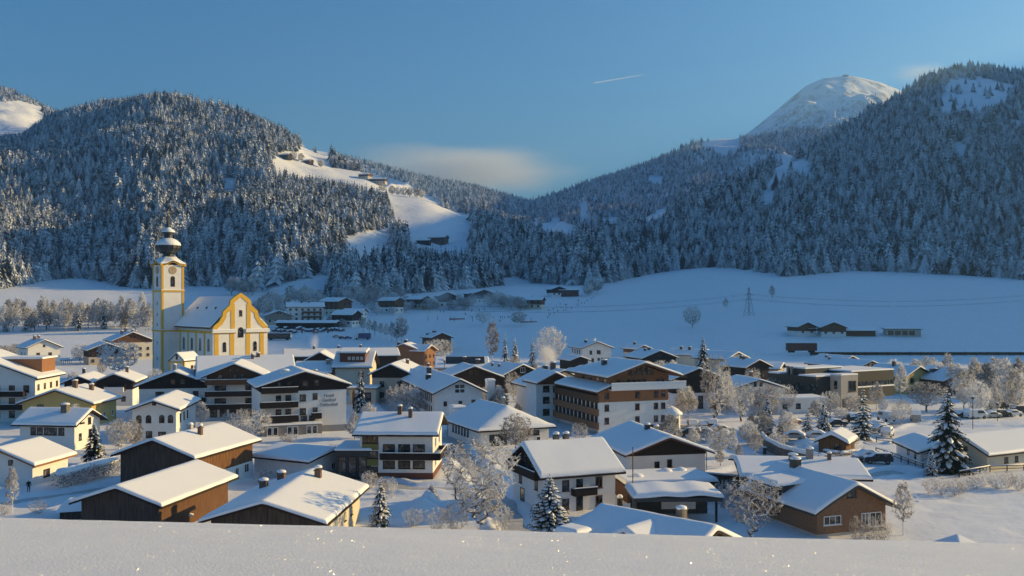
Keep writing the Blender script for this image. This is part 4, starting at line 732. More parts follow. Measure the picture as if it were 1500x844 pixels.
for k, z in enumerate((1.2, 3.8, 6.35)):   # galleries with doors, white door frames and partitions behind their railings
    b = MB(); b.box(0, 1.48, .5, 22.8, z - .2, z); b.box(-.12, .02, -.1, 22.8, z - .12, z + 1.08); b.box(-.18, .1, -.15, 22.8, z + 1.084, z + 1.16)
    o = b.build('balcony', M['wood_orange'] if k < 2 else M['wood_brown'], ht)
    for i in range(11): y = 1.9 + i * 2.0; MB().box(.1, 1.44, y - .05, y + .05, z + .01, z + 2.35).build('partition', M['wood_brown'], o)
    if k < 2:
        for i in range(11): y = 1.2 + i * 2.0; MB().box(.55, .7, y - .12, y + .26, z + .01, z + 2.15).build('door_frame', M['white_trim'], o)
    for i in range(11): window(o, Matrix.Translation((1.5, 2.75 + i * 2.0, z + 1.2)) @ Matrix.Rotation(-math.pi / 2, 4, 'Z'), 1.3, 2.0, 'wood_dark')
for u in (1.7, 8.3, 12.4, 14.0):
    for z in (2.7, 5.2, 7.55): window(ht, Matrix.Translation((u, 0 if z < 6.3 else -.06, z)), .95, 1.25, 'red_brown', 1)
for u in (11.6, 13.5): window(ht, Matrix.Translation((u, 0, .9)), 1.5, 1.3, 'red_brown', 2)
for i in range(5): window(ht, Matrix.Translation((6.9 + i * 1.15, .3, 12.0 + (.45 if i == 2 else .25 if i in (1, 3) else 0) - .15)), 1.0, 1.9 if i == 2 else 1.6 if i in (1, 3) else 1.2, 'wood_orange', 0)
for u in (4.4, 6.6, 7.7, 8.8, 10.0, 12.9, 14.0): window(ht, Matrix.Translation((u, .3, 9.9)), .85, 1.3, 'wood_brown', 0)
for y in (2.5, 6.0, 9.5, 13): window(ht, Matrix.Translation((2.6, y, 10.2)) @ Matrix.Rotation(-math.pi / 2, 4, 'Z'), 1.3, 1.1, 'wood_brown')
b = MB(); b.box(2.0, 18.2, -1.7, -1.45, 8.62, 9.95); b.box(17.95, 18.2, -1.448, 3.0, 8.62, 9.95); b.box(2.0, 17.948, -1.448, .25, 8.62, 8.8); te = b.build('terrace_parapet', M['white_trim'], ht)
b = MB(); b.box(1.95, 18.25, -1.75, -1.4, 9.954, 10.15); b.build('snow_ledge', M['snow'], te, bevel=.06)
for z in (1.6, 3.9, 6.4): b = MB(); b.box(15.07, 16.3, 2, 8, z - .15, z); b.box(16.22, 16.34, 2, 8, z + .004, z + 1.0); b.box(15.07, 16.22, 1.94, 2.06, z + .004, z + 1.0); o = b.build('balcony', M['wood_orange'], ht); MB().box(15.1, 16.4, 1.9, 8, z + 1.004, z + 1.14).build('snow_ledge', M['snow'], o, bevel=.05)
tu = MB().lathe([(1.7, -1), (1.7, 3.5)], 12, (16.0, .2)).build('turret', M['white'], ht); MB().lathe([(2.15, 3.4), (2.2, 3.62), (1.2, 4.5), (.03, 5.1)], 14, (16.0, .2)).build('snow_cap', M['snow'], tu, True)
window(tu, Matrix.Translation((16.0, -1.62, 1.9)), 1.0, 1.7, 'red_brown', 1)
chimney(ht, 5.2, 8.5, 12.7, 1.1, .9, 'dark_metal')
# ---------------------------------------------------------------- dark modern hall with flat roofs
mo = empty('modern_building', (73.4, 230, 0), math.radians(30), 'dark flat-roofed modern building with a pale concrete stair tower and glazed corner', 'modern building')
MB().box(0, 10.8, .3, 16, -1, 7.5).box(10.8, 15, 3, 16, -1, 7.5).build('dark_block', M['olive'], mo)
MB().box(4.9, 10.8, -3, .296, -1, 7.9).build('stair_tower', M['concrete'], mo)
MB().box(10.81, 26.5, -1.0, 12, 5.9, 8.4).build('upper_storey', M['olive'], mo)
MB().box(10.82, 25.6, -.2, 11.5, 4.4, 5.896).build('glazing', M['glass'], mo); q = MB(); [q.box(x - .06, x + .06, -.3, -.204, 4.4, 5.9) for x in (12, 14.5, 17, 19.5, 22, 24.5, 25.5)]; q.build('mullion', M['dark_metal'], mo)
MB().box(10.82, 26.6, -1.1, 12, 1.9, 4.396).build('terrace_parapet', M['olive'], mo); MB().box(14, 23, -.4, 11, -1, 1.896).build('base', M['grey'], mo)
MB().box(2.5, 15.5, 6, 12, 7.5, 9.0).build('roof_box', M['slate'], mo)
for nm, x0, x1, y0, y1, z in (('snow_cover', -.05, 10.78, .35, 5.95, 7.5), ('snow_cover', -.05, 15, 12.05, 16.05, 7.5), ('snow_cover', 4.85, 10.85, -3.05, .3, 7.9), ('snow_cover', 10.83, 26.55, -1.05, 12.05, 8.4), ('snow_cover', 2.4, 15.6, 5.9, 12.1, 9.0), ('snow_ledge', 11, 26.65, -1.15, -.35, 4.4)):
    slab(nm, lambda x, y: z + .004 + 0 * x, x0, x1, y0, y1, .32, 0, M['snow'], mo, 5, 5, round_=.25, noise=.05, seed=int(x0 * 7 + 50))
for u, z, w, h in ((2.2, 4.9, 3.2, 1.5), (6.6, 4.9, 3.4, 1.6), (-.8, 4.9, 1.2, 1.4)): window(mo, Matrix.Translation((0, 8.8 + -u * -1.0 if 0 else 8 - u, z)) @ Matrix.Rotation(-math.pi / 2, 4, 'Z'), w, h, 'dark_metal', 0)
window(mo, Matrix.Translation((4.9, -1.4, 5.6)) @ Matrix.Rotation(-math.pi / 2, 4, 'Z'), 1.0, 1.9, 'dark_metal', 0); window(mo, Matrix.Translation((8.8, -3, 5.2)), 2.6, 2.6, 'dark_metal', 1); window(mo, Matrix.Translation((6.0, -3, 1.1)), 1.2, 2.2, 'dark_metal', 0)
for x, y in ((1.5, 9.5), (2.2, 11.5)): q = MB().lathe([(.35, 7.3), (.35, 8.9), (.55, 8.95), (.55, 9.3), (.1, 9.5)], 10, (x, y)); q.build('vent_pipe', M['metal'], mo)
# ---------------------------------------------------------------- more houses
house('b23', 'white farmhouse with dark balconied gable, two stone chimneys and thick snow roof', 'white', auto='', clad=WD, cz=4.2, cladF='F', snow=.55, frame='wood_brown', chim=[(-.12, -.15, .8, .65, 'stone', True), (-.12, .14, .8, .65, 'stone', True)],
      wins=[('R', -2.0, 3.2, .95, 1.35, WB), ('R', -.1, 3.0, .9, 1.8, WD), ('R', 2.6, 3.3, .95, 1.4, WB), ('R', -2.0, .95, .95, 1.3, WB), ('R', -.1, .8, .9, 2.1, WD, 0), ('R', 2.6, 1.0, .95, 1.35, WB), ('R', -4.0, 3.2, .8, 1.2, WB), ('F', -2.4, 3.1, .9, 1.2, WB), ('F', 2.6, 3.1, .9, 1.2, WB), ('F', -1.8, .95, 1.3, 2.0, WD, 0), ('F', -1, 5.6, 1.0, 1.8, WD, 0), ('F', 1.2, 5.6, 1.0, 1.8, WD, 0)], balc=[('R', -1.2, 1.9, 2.1, WD, .9, .8), ('F', -4.2, 4.2, 4.1, WD, 1.0, .9)])
house('b24', 'white house with black gable boards and red-brown eaves above the flat garage roof', 'white', auto='', clad=WD, cz=3.6, roofm='red_brown', chim=[(-.1, -.1, .7, .7, 'dark_metal'), (.25, .1, .5, .6, 'metal')], wins=[('F', -1.6, 1.9, .75, 1.6, WD, 0), ('F', .3, 2.4, .75, 1.1, WB, 0), ('L', -3.5, 2.0, 1.2, 1.6, WD), ('L', 1, 2.0, 1.2, 1.6, WD)], fit=(20.6, 143.5, 12, 11.5, 15, 4.1, .36, 1.2, 1.0, 0, 0))
gr = house('b25', 'low brown timber garage with snow-domed skylights on its flat roof', 'wood_brown', 'garage', 'garage', auto='', flat=True, fit=(20.0, 127.2, 9.5, 11.8, 7.6, 2.7, 0, .4, .4, 0, 0), snow=.5)
for i, (x, y) in enumerate(((-3.8, -1.2), (1.2, 2.0), (3.4, 2.4))): MB().lathe([(.95, 2.6), (.9, 2.95), (.65, 3.2), (.3, 3.32), (.02, 3.35)], 14, (x, y)).build('skylight', M['snow'], gr, True)
fw = MB(); fw.prism([(0, 0), (9.5, 0), (9.5, 1.9), (0, 2.6)], lambda p, s: (p[0], -.1 if s == 0 else .1, p[1])); o = tag(fw.build('timber_fence', M['wood_brown']), 'tall brown boarded fence with a snow ledge beyond the flat garage', 'fence'); o.location = (25.8, 129.5, 0); o.rotation_euler = (0, 0, -.12); s = MB(); s.prism([(0, 2.604), (9.5, 1.904), (9.5, 2.1), (0, 2.8)], lambda p, s_: (p[0], -.2 if s_ == 0 else .2, p[1])); s.build('snow_ledge', M['snow'], o, bevel=.06)
cp_ = empty('carport', (19.3, 114.6, 0), math.radians(1.5), 'dark carport with thick wavy snow on its flat roof', 'carport')
b = MB(); [b.box(x - .12, x + .12, y - .12, y + .12, -1, 2.5) for x in (-4.6, 4.6) for y in (-2.6, 2.6)]; b.build('post', M['wood_dark'], cp_); MB().box(-4.6, 4.6, 2.3, 2.45, -1, 2.45).box(-4.6, -4.45, -1, 2.29, -1, 2.45).build('back_wall', M['slate'], cp_)
b = MB(); b.box(-5.2, 5.2, -3.2, 3.2, 2.5, 2.95); rf_ = b.build('roof', M['dark_metal'], cp_); slab('snow_cover', lambda x, y: 2.96 + .22 * np.exp(-((x + 1.5) / 1.6) ** 2) + .3 * np.exp(-((x - 2.6) / 1.7) ** 2) + 0 * y, -5.3, 5.35, -3.35, 3.3, .62, 0, M['snow'], rf_, 13, 7, round_=.6, noise=.06, seed=12, edge=.1)
MB().box(-1.0, 3.2, 2.1, 2.29, .5, 2.2).build('white_board', M['white_trim'], cp_)
r = house('b27', 'house mostly hidden by the snow slope, its roof with a dormer and stone chimney', 'white', auto='', fit=(12.2, 86.5, 46, 12.2, 13, 3.6, .44, 1, 1, 0, .3), chim=[(.35, -.35, 1.3, .75, 'stone')], snow=.5)
dm = MB(); dm.prism([(-1.4, 4.3), (1.4, 4.3), (1.4, 5.4), (0, 6.2), (-1.4, 5.4)], lambda p, s: (-4.6 if s == 0 else -.4, -1.2 + p[0], p[1])); d_ = dm.build('dormer', M['wood_dark'], r); slab('snow_cover', lambda x, y: 6.3 - .55 * np.sqrt((y + 1.2) ** 2 + .04) + 0 * x, -5.0, -.3, -3.2, .8, .4, -.1, M['snow'], d_, 5, 7, round_=.35, noise=.04, seed=81)
MB().box(-6.3, -4.5, 3.0, 5.2, 3.2, 5.0).build('vent_box', M['metal'], r); slab('snow_cap', lambda x, y: 5.31 + 0 * x, -6.5, -4.3, 2.8, 5.4, .5, 0, M['snow'], r, 3, 3, round_=.4, noise=.03, seed=83)
r = house('b28', 'shingled brown chalet with a snow-roofed dormer at the lower right', 'shingle', 'chalet', 'chalet', auto='', fit=(35.8, 112.8, 19, 9.2, 13.0, 3.0, .52, 1.1, 1.1, 0, 0), roofm='slate', frame='white_trim',
          wins=[('F', -2.6, 1.7, 2.3, 1.0, 'white_trim', 2), ('F', 1.8, 1.5, 1.0, 1.4, 'white_trim', 1), ('F', 3.2, 1.4, 1.6, 1.6, 'white_trim', 1), ('F', 0, 4.5, 1.2, .9, 'slate', 1), ('L', -4.0, 1.6, 1.0, 1.1, 'slate', 0), ('L', -1, 1.6, .8, 1.1, 'slate', 0)], chim=[(-.05, .55, .9, 1.0, 'dark_metal')], plinth=('concrete', .25))
d = MB(); d.box(-5.6, -1.0, -.4, 4.8, 2.0, 4.55); d_ = d.build('dormer', M['slate'], r); slab('snow_cover', lambda x, y: 4.6 + .06 * (x + 5) + 0 * y, -6.0, -.6, -.9, 5.3, .55, 0, M['snow'], d_, 5, 5, round_=.5, noise=.08, seed=91, edge=.1); window(d_, Matrix.Translation((-5.6, 1.6, 3.7)) @ Matrix.Rotation(-math.pi / 2, 4, 'Z'), 1.8, 1.0, 'white_trim', 1)
house('b29', 'honey timber house with a long flat-pitched snow roof behind the shingled chalet', 'wood_orange', auto='', fit=(37.6, 126.5, 83, 11, 13.0, 3.9, .16, 1.6, 1.6, 0, 0), chim=[(-.3, .1, .9, 1.0, 'dark_metal'), (-.1, -.25, 1.4, .8, 'metal'), (-.2, -.62, 1.0, .45)], wins=[('L', 3, 1.5, 1.4, 1.2, 'white_trim')], snow=.5)
house('b30', 'long cream house with a corrugated sunlit snow roof at the right edge', 'cream', auto='', fit=(81.6, 154.9, -62, 8.5, 26, 2.75, .46, 1, 1, 0, 0), wins=[('F', -1.0, .9, 1.5, 1.2, WD, 1), ('F', .6, 2.9, .6, .7, WD, 0), ('R', -8.5, 1.3, .9, .9, WB, 1), ('R', -6.0, 1.3, .7, .9, WD, 0), ('R', -2, 1.3, .9, .9, WB, 1)])
house('b31', 'low whitewashed shed with two little windows left of the big dark spruce', 'white', 'shed', 'shed', auto='', fit=(67.8, 155.6, -4, 6.5, 11.5, 2.3, .35, .6, .6, 0, 0), wins=[('L', 3.5, 1.2, .8, .9, WD, 0), ('L', .2, 1.2, .9, .8, WD, 0)])
house('b33', 'big chalet roof with dark gable peeping over the modern flat-roofed building', 'beige', auto='', clad=WB, cz=3, chim=[(-.6, -.1, .6, .6), (-.4, .3, .6, .6)], wins=[('F', -3, 2.0, 1.2, 1.3, WB), ('F', 0, 4.8, 1.2, 1.2, WB)])
house('b34', 'dark brown chalet with one white wall panel behind the frosted garden trees', 'wood_dark', auto='', chim=[(-.2, -.1, .8, .8, 'dark_metal'), (-.1, .2, .8, .8, 'dark_metal')], wins=[('F', 2.6, 3.0, 1.5, 1.8, WD), ('F', -2.4, 3.2, 1.2, 1.2, WB)])
house('b35', 'tall black-brown chalet on a white ground floor right of the balcony hotel', 'white', 'chalet', 'chalet', clad=WD, cz=4.2, auto='', fit=(41.8, 232, 16, 12.5, 14, 7.6, .36, 1.1, 1.1, 0, 0), wins=[('F', -3.2, 8.4, .9, 1.1, WB), ('F', 1.6, 6.1, 1.6, 1.8, 'white_trim'), ('F', -3.4, 6, 1.1, 1.2, WD), ('F', .8, 2.0, 1.3, 3.0, WD, 0), ('F', -2.0, 2.2, 1.2, 1.4, WB), ('F', 4.4, 1.8, 1.1, 1.4, WD)])
r = house('b36', 'white house with a low flat-roofed front among the frosted trees near the car park', 'white', auto='F', chim=[(.2, .2)], aw=dict(gap=3.5), frame='wood_dark')
q = MB(); q.box(1.5, 13.5, -13, -5.8, -1, 3.3); an = q.build('annexe', M['white'], r); slab('snow_cover', lambda x, y: 3.31 + 0 * x, 1.2, 13.8, -13.3, -5.82, .45, 0, M['snow'], an, 6, 5, round_=.35, noise=.05, seed=55); [window(an, Matrix.Translation((u, -13, 1.7)), 1.2, 1.2, 'wood_dark') for u in (3.2, 6.5, 10.2)]
house('b37', 'sunlit snow roof with a pale gable above the dark brown chalets', 'cream', auto='F', fit=(73, 335, 40, 11, 14, 6.0, .36, 1, 1, 0, 0))
house('b37b', 'low sunlit roof just left of the modern building, behind a snowy spruce', 'beige', auto='F', fit=(83, 318, 62, 9, 13, 3.8, .3, 1, 1, 0, 0))
house('b38', 'yellow ochre house with bluish roof right behind the modern building', 'yellow', auto='', fit=(110, 272, 34, 11.5, 12, 5.0, .40, 1, 1, 0, 0), frame='wood_dark', wins=[('F', -2.6, 3.6, 1.7, 1.4, WD), ('F', 1.5, 3.6, 1.2, 1.4, WD), ('F', -2.6, 1.0, 1.4, 1.4, WD), ('L', -2, 3.6, 1.4, 1.4, WD), ('L', 2, 3.6, 1.4, 1.4, WD), ('L', 0, 1.2, 1.4, 1.4, WD)], chim=[(-.2, .1, 1.2, .8, 'dark_metal')])
house('b39', 'brown gabled house behind the row of frosted trees at the right', 'wood_brown', auto='F', fit=(122, 268, 14, 13, 14, 4.2, .42, 1, 1, 0, 0), chim=[(-.5, .2, .7, 1.6, 'dark_metal')])
house('b39b', 'half-hidden house with a blue snow roof at the far right behind frosted trees', 'beige', auto='F', fit=(108, 300, 20, 12, 13, 5.0, .38, 1, 1, 0, 0))
house('b40', 'small timber hut under a heaped snow roof beside the parked cars', 'wood_barn', 'hut', 'hut', auto='', fit=(56.4, 166, -32, 4.6, 6.4, 1.9, .5, .5, .6, 0, 0), snow=.6, sag=.12, wins=[('F', .8, .9, .9, 1.5, WD, 0)])
house('b41', 'big white house with bluish roof standing at the meadow edge behind the hotel', 'white', auto='', chim=[(-.4, -.1, 1.0, .8, 'dark_metal'), (-.3, .2, .8, .8, 'dark_metal'), (.2, -.2, 1.0, .8, 'white_trim')], frame='wood_dark', wins=[('F', -2.6, 4.8, 1.0, 1.6, WD, 0), ('F', .8, 4.9, 1.6, 1.6, WD), ('F', -1.8, 1.6, 1.0, 1.6, WD, 0)] + [('F', u, 2.0, 1.0, 1.0, WD, 0) for u in (.8, 2.3, 3.8, 5.2)] + [('L', u, 5.0, 1.1, 1.5, WD) for u in (-5, -2, 1, 4)])
house('b42', 'small barn with a black gable in front of the big white meadow house', 'wood_dark', 'barn', 'barn', auto='')
house('b43', 'snow-roofed chalet with dark gable and two chimneys left of the dark tall spruce', 'cream', auto='F', clad=WD, cz=3.5, chim=[(-.3, .1, .8, .7, 'dark_metal'), (-.15, -.1, .8, .8, 'dark_metal')])
house('b43b', 'little house with a red-brown gable peeping above the two-chimney chalet roof', 'cream', auto='F', clad='red_brown', cz=3.8, chim=[(-.1, .2, .9, .9, 'dark_metal')])
house('b43c', 'bluish roof with two dark chimneys left of the tall spruce', 'cream', auto='F', fit=(70, 378, 60, 10, 14, 4.6, .36, 1, 1, 0, 0), chim=[(-.2, -.1, 1, 1, 'dark_metal'), (-.2, .4, 1, 1, 'dark_metal')])
house('b44', 'shaded brown house alone on the meadow edge above a frosted tree', 'wood_brown', auto='FL', frame='wood_dark', chim=[(-.2, -.1, .8, .7, 'dark_metal'), (-.2, .3, .8, .7, 'dark_metal'), (-.7, .5, .6, 1.2, 'dark_metal')])
r = house('b45', 'honey-brown timber house with two snow-capped chimneys before the meadow', 'wood_orange', auto='', chim=[(-.7, .1, 1.2, 1.2, 'dark_metal'), (-.2, .35, 1.2, 1.2, 'dark_metal')], roofm='wood_brown')
house('b45w', 'honey timber gable wing facing right on the brown house before the meadow', 'wood_orange', auto='F', fit=(-36.5, 371, 62, 8, 11, 6.6, .46, 1, 1, 0, 0), roofm='wood_orange', aw=dict(gap=2.4))
house('b46', 'very long snow-roofed building at the meadow edge right of the church', 'wood_dark', 'long building', 'long_building', auto='L', chim=[(0, -.35, 1.0, .7), (-.1, .5, .9, .7), (0, .05, .8, .6)], aw=dict(gap=5, w=2.0))
r = house('b47', 'cream house with a wide brown dormer of four bright windows', 'cream', auto='', wins=[('L', -1.5, 3.0, 1.6, 1.4, WD), ('L', 2.4, 5.6, 1.4, 1.3, WD)], frame='wood_dark')
d = MB(); d.box(-6.2, -1.2, -3.3, 3.6, 8.6, 11.3); dd = d.build('dormer', M['red_brown'], r); slab('snow_cover', lambda x, y: 11.9 + .13 * (x + 4) + 0 * y, -7.0, -.2, -3.9, 4.2, .4, 0, M['snow'], dd, 5, 5, round_=.4, noise=.05, seed=61); MB().box(-6.9, -.4, -3.7, 4.0, 11.3, 11.7).build('dormer_roof', M['wood_brown'], dd)
M['painted_reflection'] = glassmat('pale_reflecting_glass', (.62, .58, .52), (.70, .66, .6), .3)  # pale base colour stands in for bright reflection in the dormer panes
for u in (-.6, .55, 1.7, 2.85): o = window(dd, Matrix.Translation((-6.2, -u * 1.0 + .4, 10.0)) @ Matrix.Rotation(-math.pi / 2, 4, 'Z'), .95, 1.1, 'red_brown', 1)
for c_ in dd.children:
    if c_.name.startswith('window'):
        for g_ in c_.children: g_.data = g_.data.copy(); g_.data.materials[0] = M['painted_reflection']
house('b48', 'cream house with dormered blue roof left of the bright dormer house', 'cream', auto='', fit=(-55.0, 268, 90, 11, 9.5, 6.4, .40, 1, 1, 0, 0), frame='wood_dark', wins=[('L', u, 4.4, 1.6, 1.6, WD) for u in (-3, -.4, 2.4)] + [('L', u, 1.6, 1.4, 1.4, WD) for u in (-3, 0, 3)], chim=[(-.3, -.8, 1.0, 1.0, 'metal')])
house('b49', 'small cream gabled house with one chimney behind the lettered hotel', 'cream', auto='', fit=(-46.8, 236, 26, 8.0, 9.5, 6.0, .46, .8, .8, 0, 0), clad='beige', cz=4.6, cladF='F', chim=[(-.5, -.2, 1.4, .8)], wins=[('F', 0, 6.4, .7, .7, WD, 0), ('F', 1.5, 2.4, .8, 1.1, WD, 0), ('F', -2.0, 2.4, .8, 1.1, WD, 0)])
house('b50', 'narrow white house with a black pointed gable amid long snow roofs', 'white', auto='', fit=(-57.0, 287, 5, 8.0, 12, 8.4, .55, .8, .8, 0, 0), clad=WD, cz=8.4, cladF='F', wins=[('F', .3, 5.2, 3.2, 2.2, WD, 2), ('F', .3, 2.0, 2.2, 1.8, WD, 1)])
house('b51', 'beige guesthouse with a sunlit ribbed snow roof and black gable on the village street', 'beige', 'guesthouse', 'guesthouse', auto='', fit=(-30.5, 256, -4, 10.0, 19, 7.0, .46, 1, 1, 0, 0), clad=WD, cz=6.0, cladF='F', frame='wood_dark', wins=[('F', u, z, 1.2, 1.4, WD) for u in (-2.4, 2.2) for z in (1.6, 4.4)] + [('R', u, z, 1.1, 1.4, WD) for u in (-6, -3, 0, 3) for z in (1.6, 4.4)], chim=[(.4, .3, 1.0, .8)])
r = house('b52', 'house with two rows of dark solar panels on its sunlit snow roof', 'cream', auto='', fit=(-15.8, 300, 94, 15, 15, 5.4, .34, 1, 1, 0, 0), chim=[(-.55, -.1, 1.4, 1.0), (-.75, -.65, 1.2, 1.2, 'brick')])
fn_ = HOUSES['b52'][1]
for x in (-2.6, -5.2): q = MB(); q.v += [(x - .75, -7, float(fn_(x - .75, 0)) + .35), (x + .75, -7, float(fn_(x + .75, 0)) + .75), (x + .75, 5, float(fn_(x + .75, 0)) + .75), (x - .75, 5, float(fn_(x - .75, 0)) + .35)]; q.v += [(a, b, c - .15) for a, b, c in q.v[:4]]; q.f += [(0, 1, 2, 3), (4, 7, 6, 5), (0, 4, 5, 1), (1, 5, 6, 2), (2, 6, 7, 3), (3, 7, 4, 0)]; q.build('solar_panel', M['dark_metal'], r)
house('b53', 'small pale shop building with a yellow sign on the village street', 'cream', 'shop', 'shop', auto='', flat=True, fit=(-37.5, 243, 0, 6.5, 7, 4.2, 0, .5, .5, 0, 0), wins=[('F', -1.6, 1.6, 1.8, 2.6, WD, 0), ('F', 1.4, 1.6, 1.6, 2.6, WD, 0)])
MB().box(-.6, .6, -.15, .15, 0, 1.3).build('shop_sign', mat('yellow_sign', (.75, .55, .03), .5)).location = (-42.2, 236, 4.9); o = bpy.data.objects['shop_sign']; tag(o, 'bright yellow sign hanging over the village street', 'sign'); MB().box(-.05, .05, -.05, .05, -4.9, 0).build('post', M['dark_metal'], o)
# far houses on the shaded meadow and hillside
def far(px, py, W, L, he, pt, yaw, label, wall, clad=None, name='house', cat='house', auto='F', frame='wood_dark', **k):
    X, Y = at(px, py); house('far%d' % px, label, wall, cat, name, clad=clad, cz=he * .45 if clad else None, auto=auto, fit=(X, Y, yaw, W, L, he, pt, 1, 1, 0, 0), frame=frame, aw=dict(gap=3.5, w=1.3), **k)
far(447, 471, 12, 21, 9.0, .38, -76, 'shaded white inn with brown balconies at the foot of the wooded hill', 'white', None, auto='R', balc=[('R', -2, 9.5, 5.2, WB), ('R', -2, 9.5, 2.4, WB)], chim=[(.2, -.2), (.2, .2)])
far(492, 462, 12, 16, 9.0, .34, 55, 'shaded cream apartment house behind the brown-balconied inn', 'cream', WB, auto='FL')
far(508, 477, 11, 13, 6.5, .40, 70, 'shaded white bungalow cluster with a glazed veranda beside the parking lot', 'white', WD, auto='FL')
far(520, 471, 9, 12, 6.0, .36, 75, 'small shaded white house behind the veranda bungalow', 'white', None, auto='FL')
far(407, 474, 14, 12, 5.0, .36, 20, 'low shaded grey house just right of the church front', 'beige', 'taupe')
far(451, 481, 9, 34, 3.4, .22, 86, 'long dark canopy building in front of the brown-balconied inn', 'wood_dark', None, auto='')
far(573, 458, 10, 13, 8.0, .36, 60, 'shaded white chalet with brown upper storey above the parking lot', 'white', WB, auto='FL')
far(614, 452, 10, 14, 6.5, .42, 50, 'shaded chalet in light mist at the edge of the ski meadow', 'beige', WB, auto='FL')
far(652, 450, 12, 12, 8.0, .40, 20, 'pale misty house left of centre below the dark spruce wood', 'white', WD)
far(702, 444, 18, 14, 7.0, .30, 30, 'broad low chalet with dark gable below the spruce wood at centre', 'white', WD)
far(755, 446, 10, 22, 5.0, .36, 84, 'long low misty farmhouse at the top of the ski meadow', 'white', None, auto='L')
far(782, 452, 9, 13, 6.0, .38, 72, 'shaded brown lodge with a pale ground floor below the wooded valley head', 'cream', WB, auto='L')
far(815, 434, 12, 12, 5.5, .36, 18, 'shaded white-fronted chalet at the head of the ski slope', 'white', WD)
far(832, 434, 8, 17, 5.0, .15, 86, 'long red-brown flat lodge beside the chalet at the head of the ski slope', 'red_brown', None, auto='L')
far(1174, 490, 10, 11, 4.2, .42, 14, 'dark and white chalet, left one of the three farm buildings on the right meadow', 'white', WB, balc=[('F', 0, 5, 2.2, WD)])
far(1218, 491, 12, 13, 4.2, .42, -8, 'brown-gabled farmhouse in the middle of the three farm buildings on the right meadow', 'white', WB)
far(1258, 491, 7, 15, 2.6, .30, 84, 'low brown barn wing joined right of the meadow farmhouse', 'wood_brown', None, auto='L')
far(1321, 491, 8, 17, 3.6, .08, 78, 'long grey open-fronted shed alone on the right meadow', 'concrete', None, 'shed', 'shed', auto='', wins=[('L', u, 1.3, 2.6, 2.0, WD, 0) for u in (-6, -2.6, .8, 4.2)])
# ---------------------------------------------------------------- frosted broadleaf trees
def bare_tree(seed, N=300, cz=.62, rz=.40, rx=.34, trunk=.24, up=.25, twigs=9, tl=.055, tw=.0042, shape=1.0, stems=1, limb_r=.0024):
    # limbs grow towards points spread through the crown; returns trunk and crown (vertices, faces), unit height
    r = random.Random(seed); pts = []
    while len(pts) < N:
        x, y, z = r.uniform(-1, 1), r.uniform(-1, 1), r.uniform(-1, 1); d = x * x + y * y + z * z
        if d > 1 or (d < .25 and r.random() < .6): continue
        k = (1 + shape * .35 * z) if shape >= 0 else (1 - .5 * z)
        pts.append(Vector((x * rx * k, y * rx * k, cz + z * rz)))
    nodes = []; par = []
    for s in range(stems):
        o = Vector((r.uniform(-.05, .05), r.uniform(-.05, .05), 0)) * (stems > 1); b = len(nodes); nodes.append(o); par.append(-1)
        for i in range(4): nodes.append(o * (1 + i * .6) + Vector((r.uniform(-.008, .008), r.uniform(-.008, .008), trunk * (i + 1) / 4))); par.append(len(nodes) - 2)
    base = Vector((0, 0, trunk)); pts.sort(key=lambda p: (p - base).length)
    for p in pts:
        best = min(range(len(nodes)), key=lambda i: (nodes[i] - p).length + (.35 if nodes[i].z > p.z - up * .2 * 0 and nodes[i].z > p.z + .02 else 0) + (.4 if nodes[i].z < trunk * .95 else 0))
        q = nodes[best]; L_ = (p - q).length
        if L_ > .09: m = q.lerp(p, .5) + Vector((r.uniform(-.02, .02), r.uniform(-.02, .02), up * L_ * .25 + r.uniform(-.01, .01))); nodes.append(m); par.append(best); best = len(nodes) - 1
        nodes.append(p); par.append(best)
    w = [0.0] * len(nodes); kids = [0] * len(nodes)
    for i in range(len(nodes) - 1, -1, -1):
        if w[i] == 0: w[i] = 1
        if par[i] >= 0: w[par[i]] += w[i]; kids[par[i]] += 1
    T, Cn = MB(), MB(); cf = []
    for i, p in enumerate(nodes):
        if par[i] < 0: continue
        q = nodes[par[i]]; r0 = limb_r * w[par[i]] ** .48 if kids[par[i]] < 4 else limb_r * w[i] ** .5; r1 = limb_r * w[i] ** .48; big = w[i] > 9
        (T if big else Cn).tube([q, p], [max(min(r0, r1 * 1.5), .0016), max(r1, .0013)], 5 if big else 3, False)
    cv, cfc = Cn.v, Cn.f
    for i, p in enumerate(nodes):
        if w[i] > 14 or par[i] < 0 or p.z < trunk: continue
        dq = (p - nodes[par[i]]).normalized()
        for t in range(twigs):
            d = (dq * r.uniform(.2, 1) + Vector((r.gauss(0, 1), r.gauss(0, 1), r.gauss(.15, .8))) * .7).normalized(); o = nodes[par[i]].lerp(p, r.random()); L_ = tl * r.uniform(.5, 1.4)
            s = d.cross(Vector((r.gauss(0, 1), r.gauss(0, 1), r.gauss(0, 1)))).normalized() * tw * r.uniform(.6, 1.4); n = len(cv)
            cv += [tuple(o - s), tuple(o + s), tuple(o + d * L_ + s * .6), tuple(o + d * L_ - s * .6)]; cfc.append((n, n + 1, n + 2, n + 3))
    return (T.v, T.f), (cv, cfc)
def bare_meshes(name, m='frost', **k):
    (tv, tf), (cv, cf) = bare_tree(**k); t = bpy.data.meshes.new(name + '_trunk'); t.from_pydata(tv, [], tf); t.materials.append(M['frost_bark']); c = bpy.data.meshes.new(name + '_crown'); c.from_pydata(cv, [], cf); c.materials.append(M[m])
    n = len(tv); j = bpy.data.meshes.new(name); j.from_pydata(list(tv) + list(cv), [], list(tf) + [tuple(a + n for a in f) for f in cf]); j.materials.append(M['frost_bark']); j.materials.append(M[m]); j.polygons.foreach_set('material_index', [0] * len(tf) + [1] * len(cf))
    return t, c, j
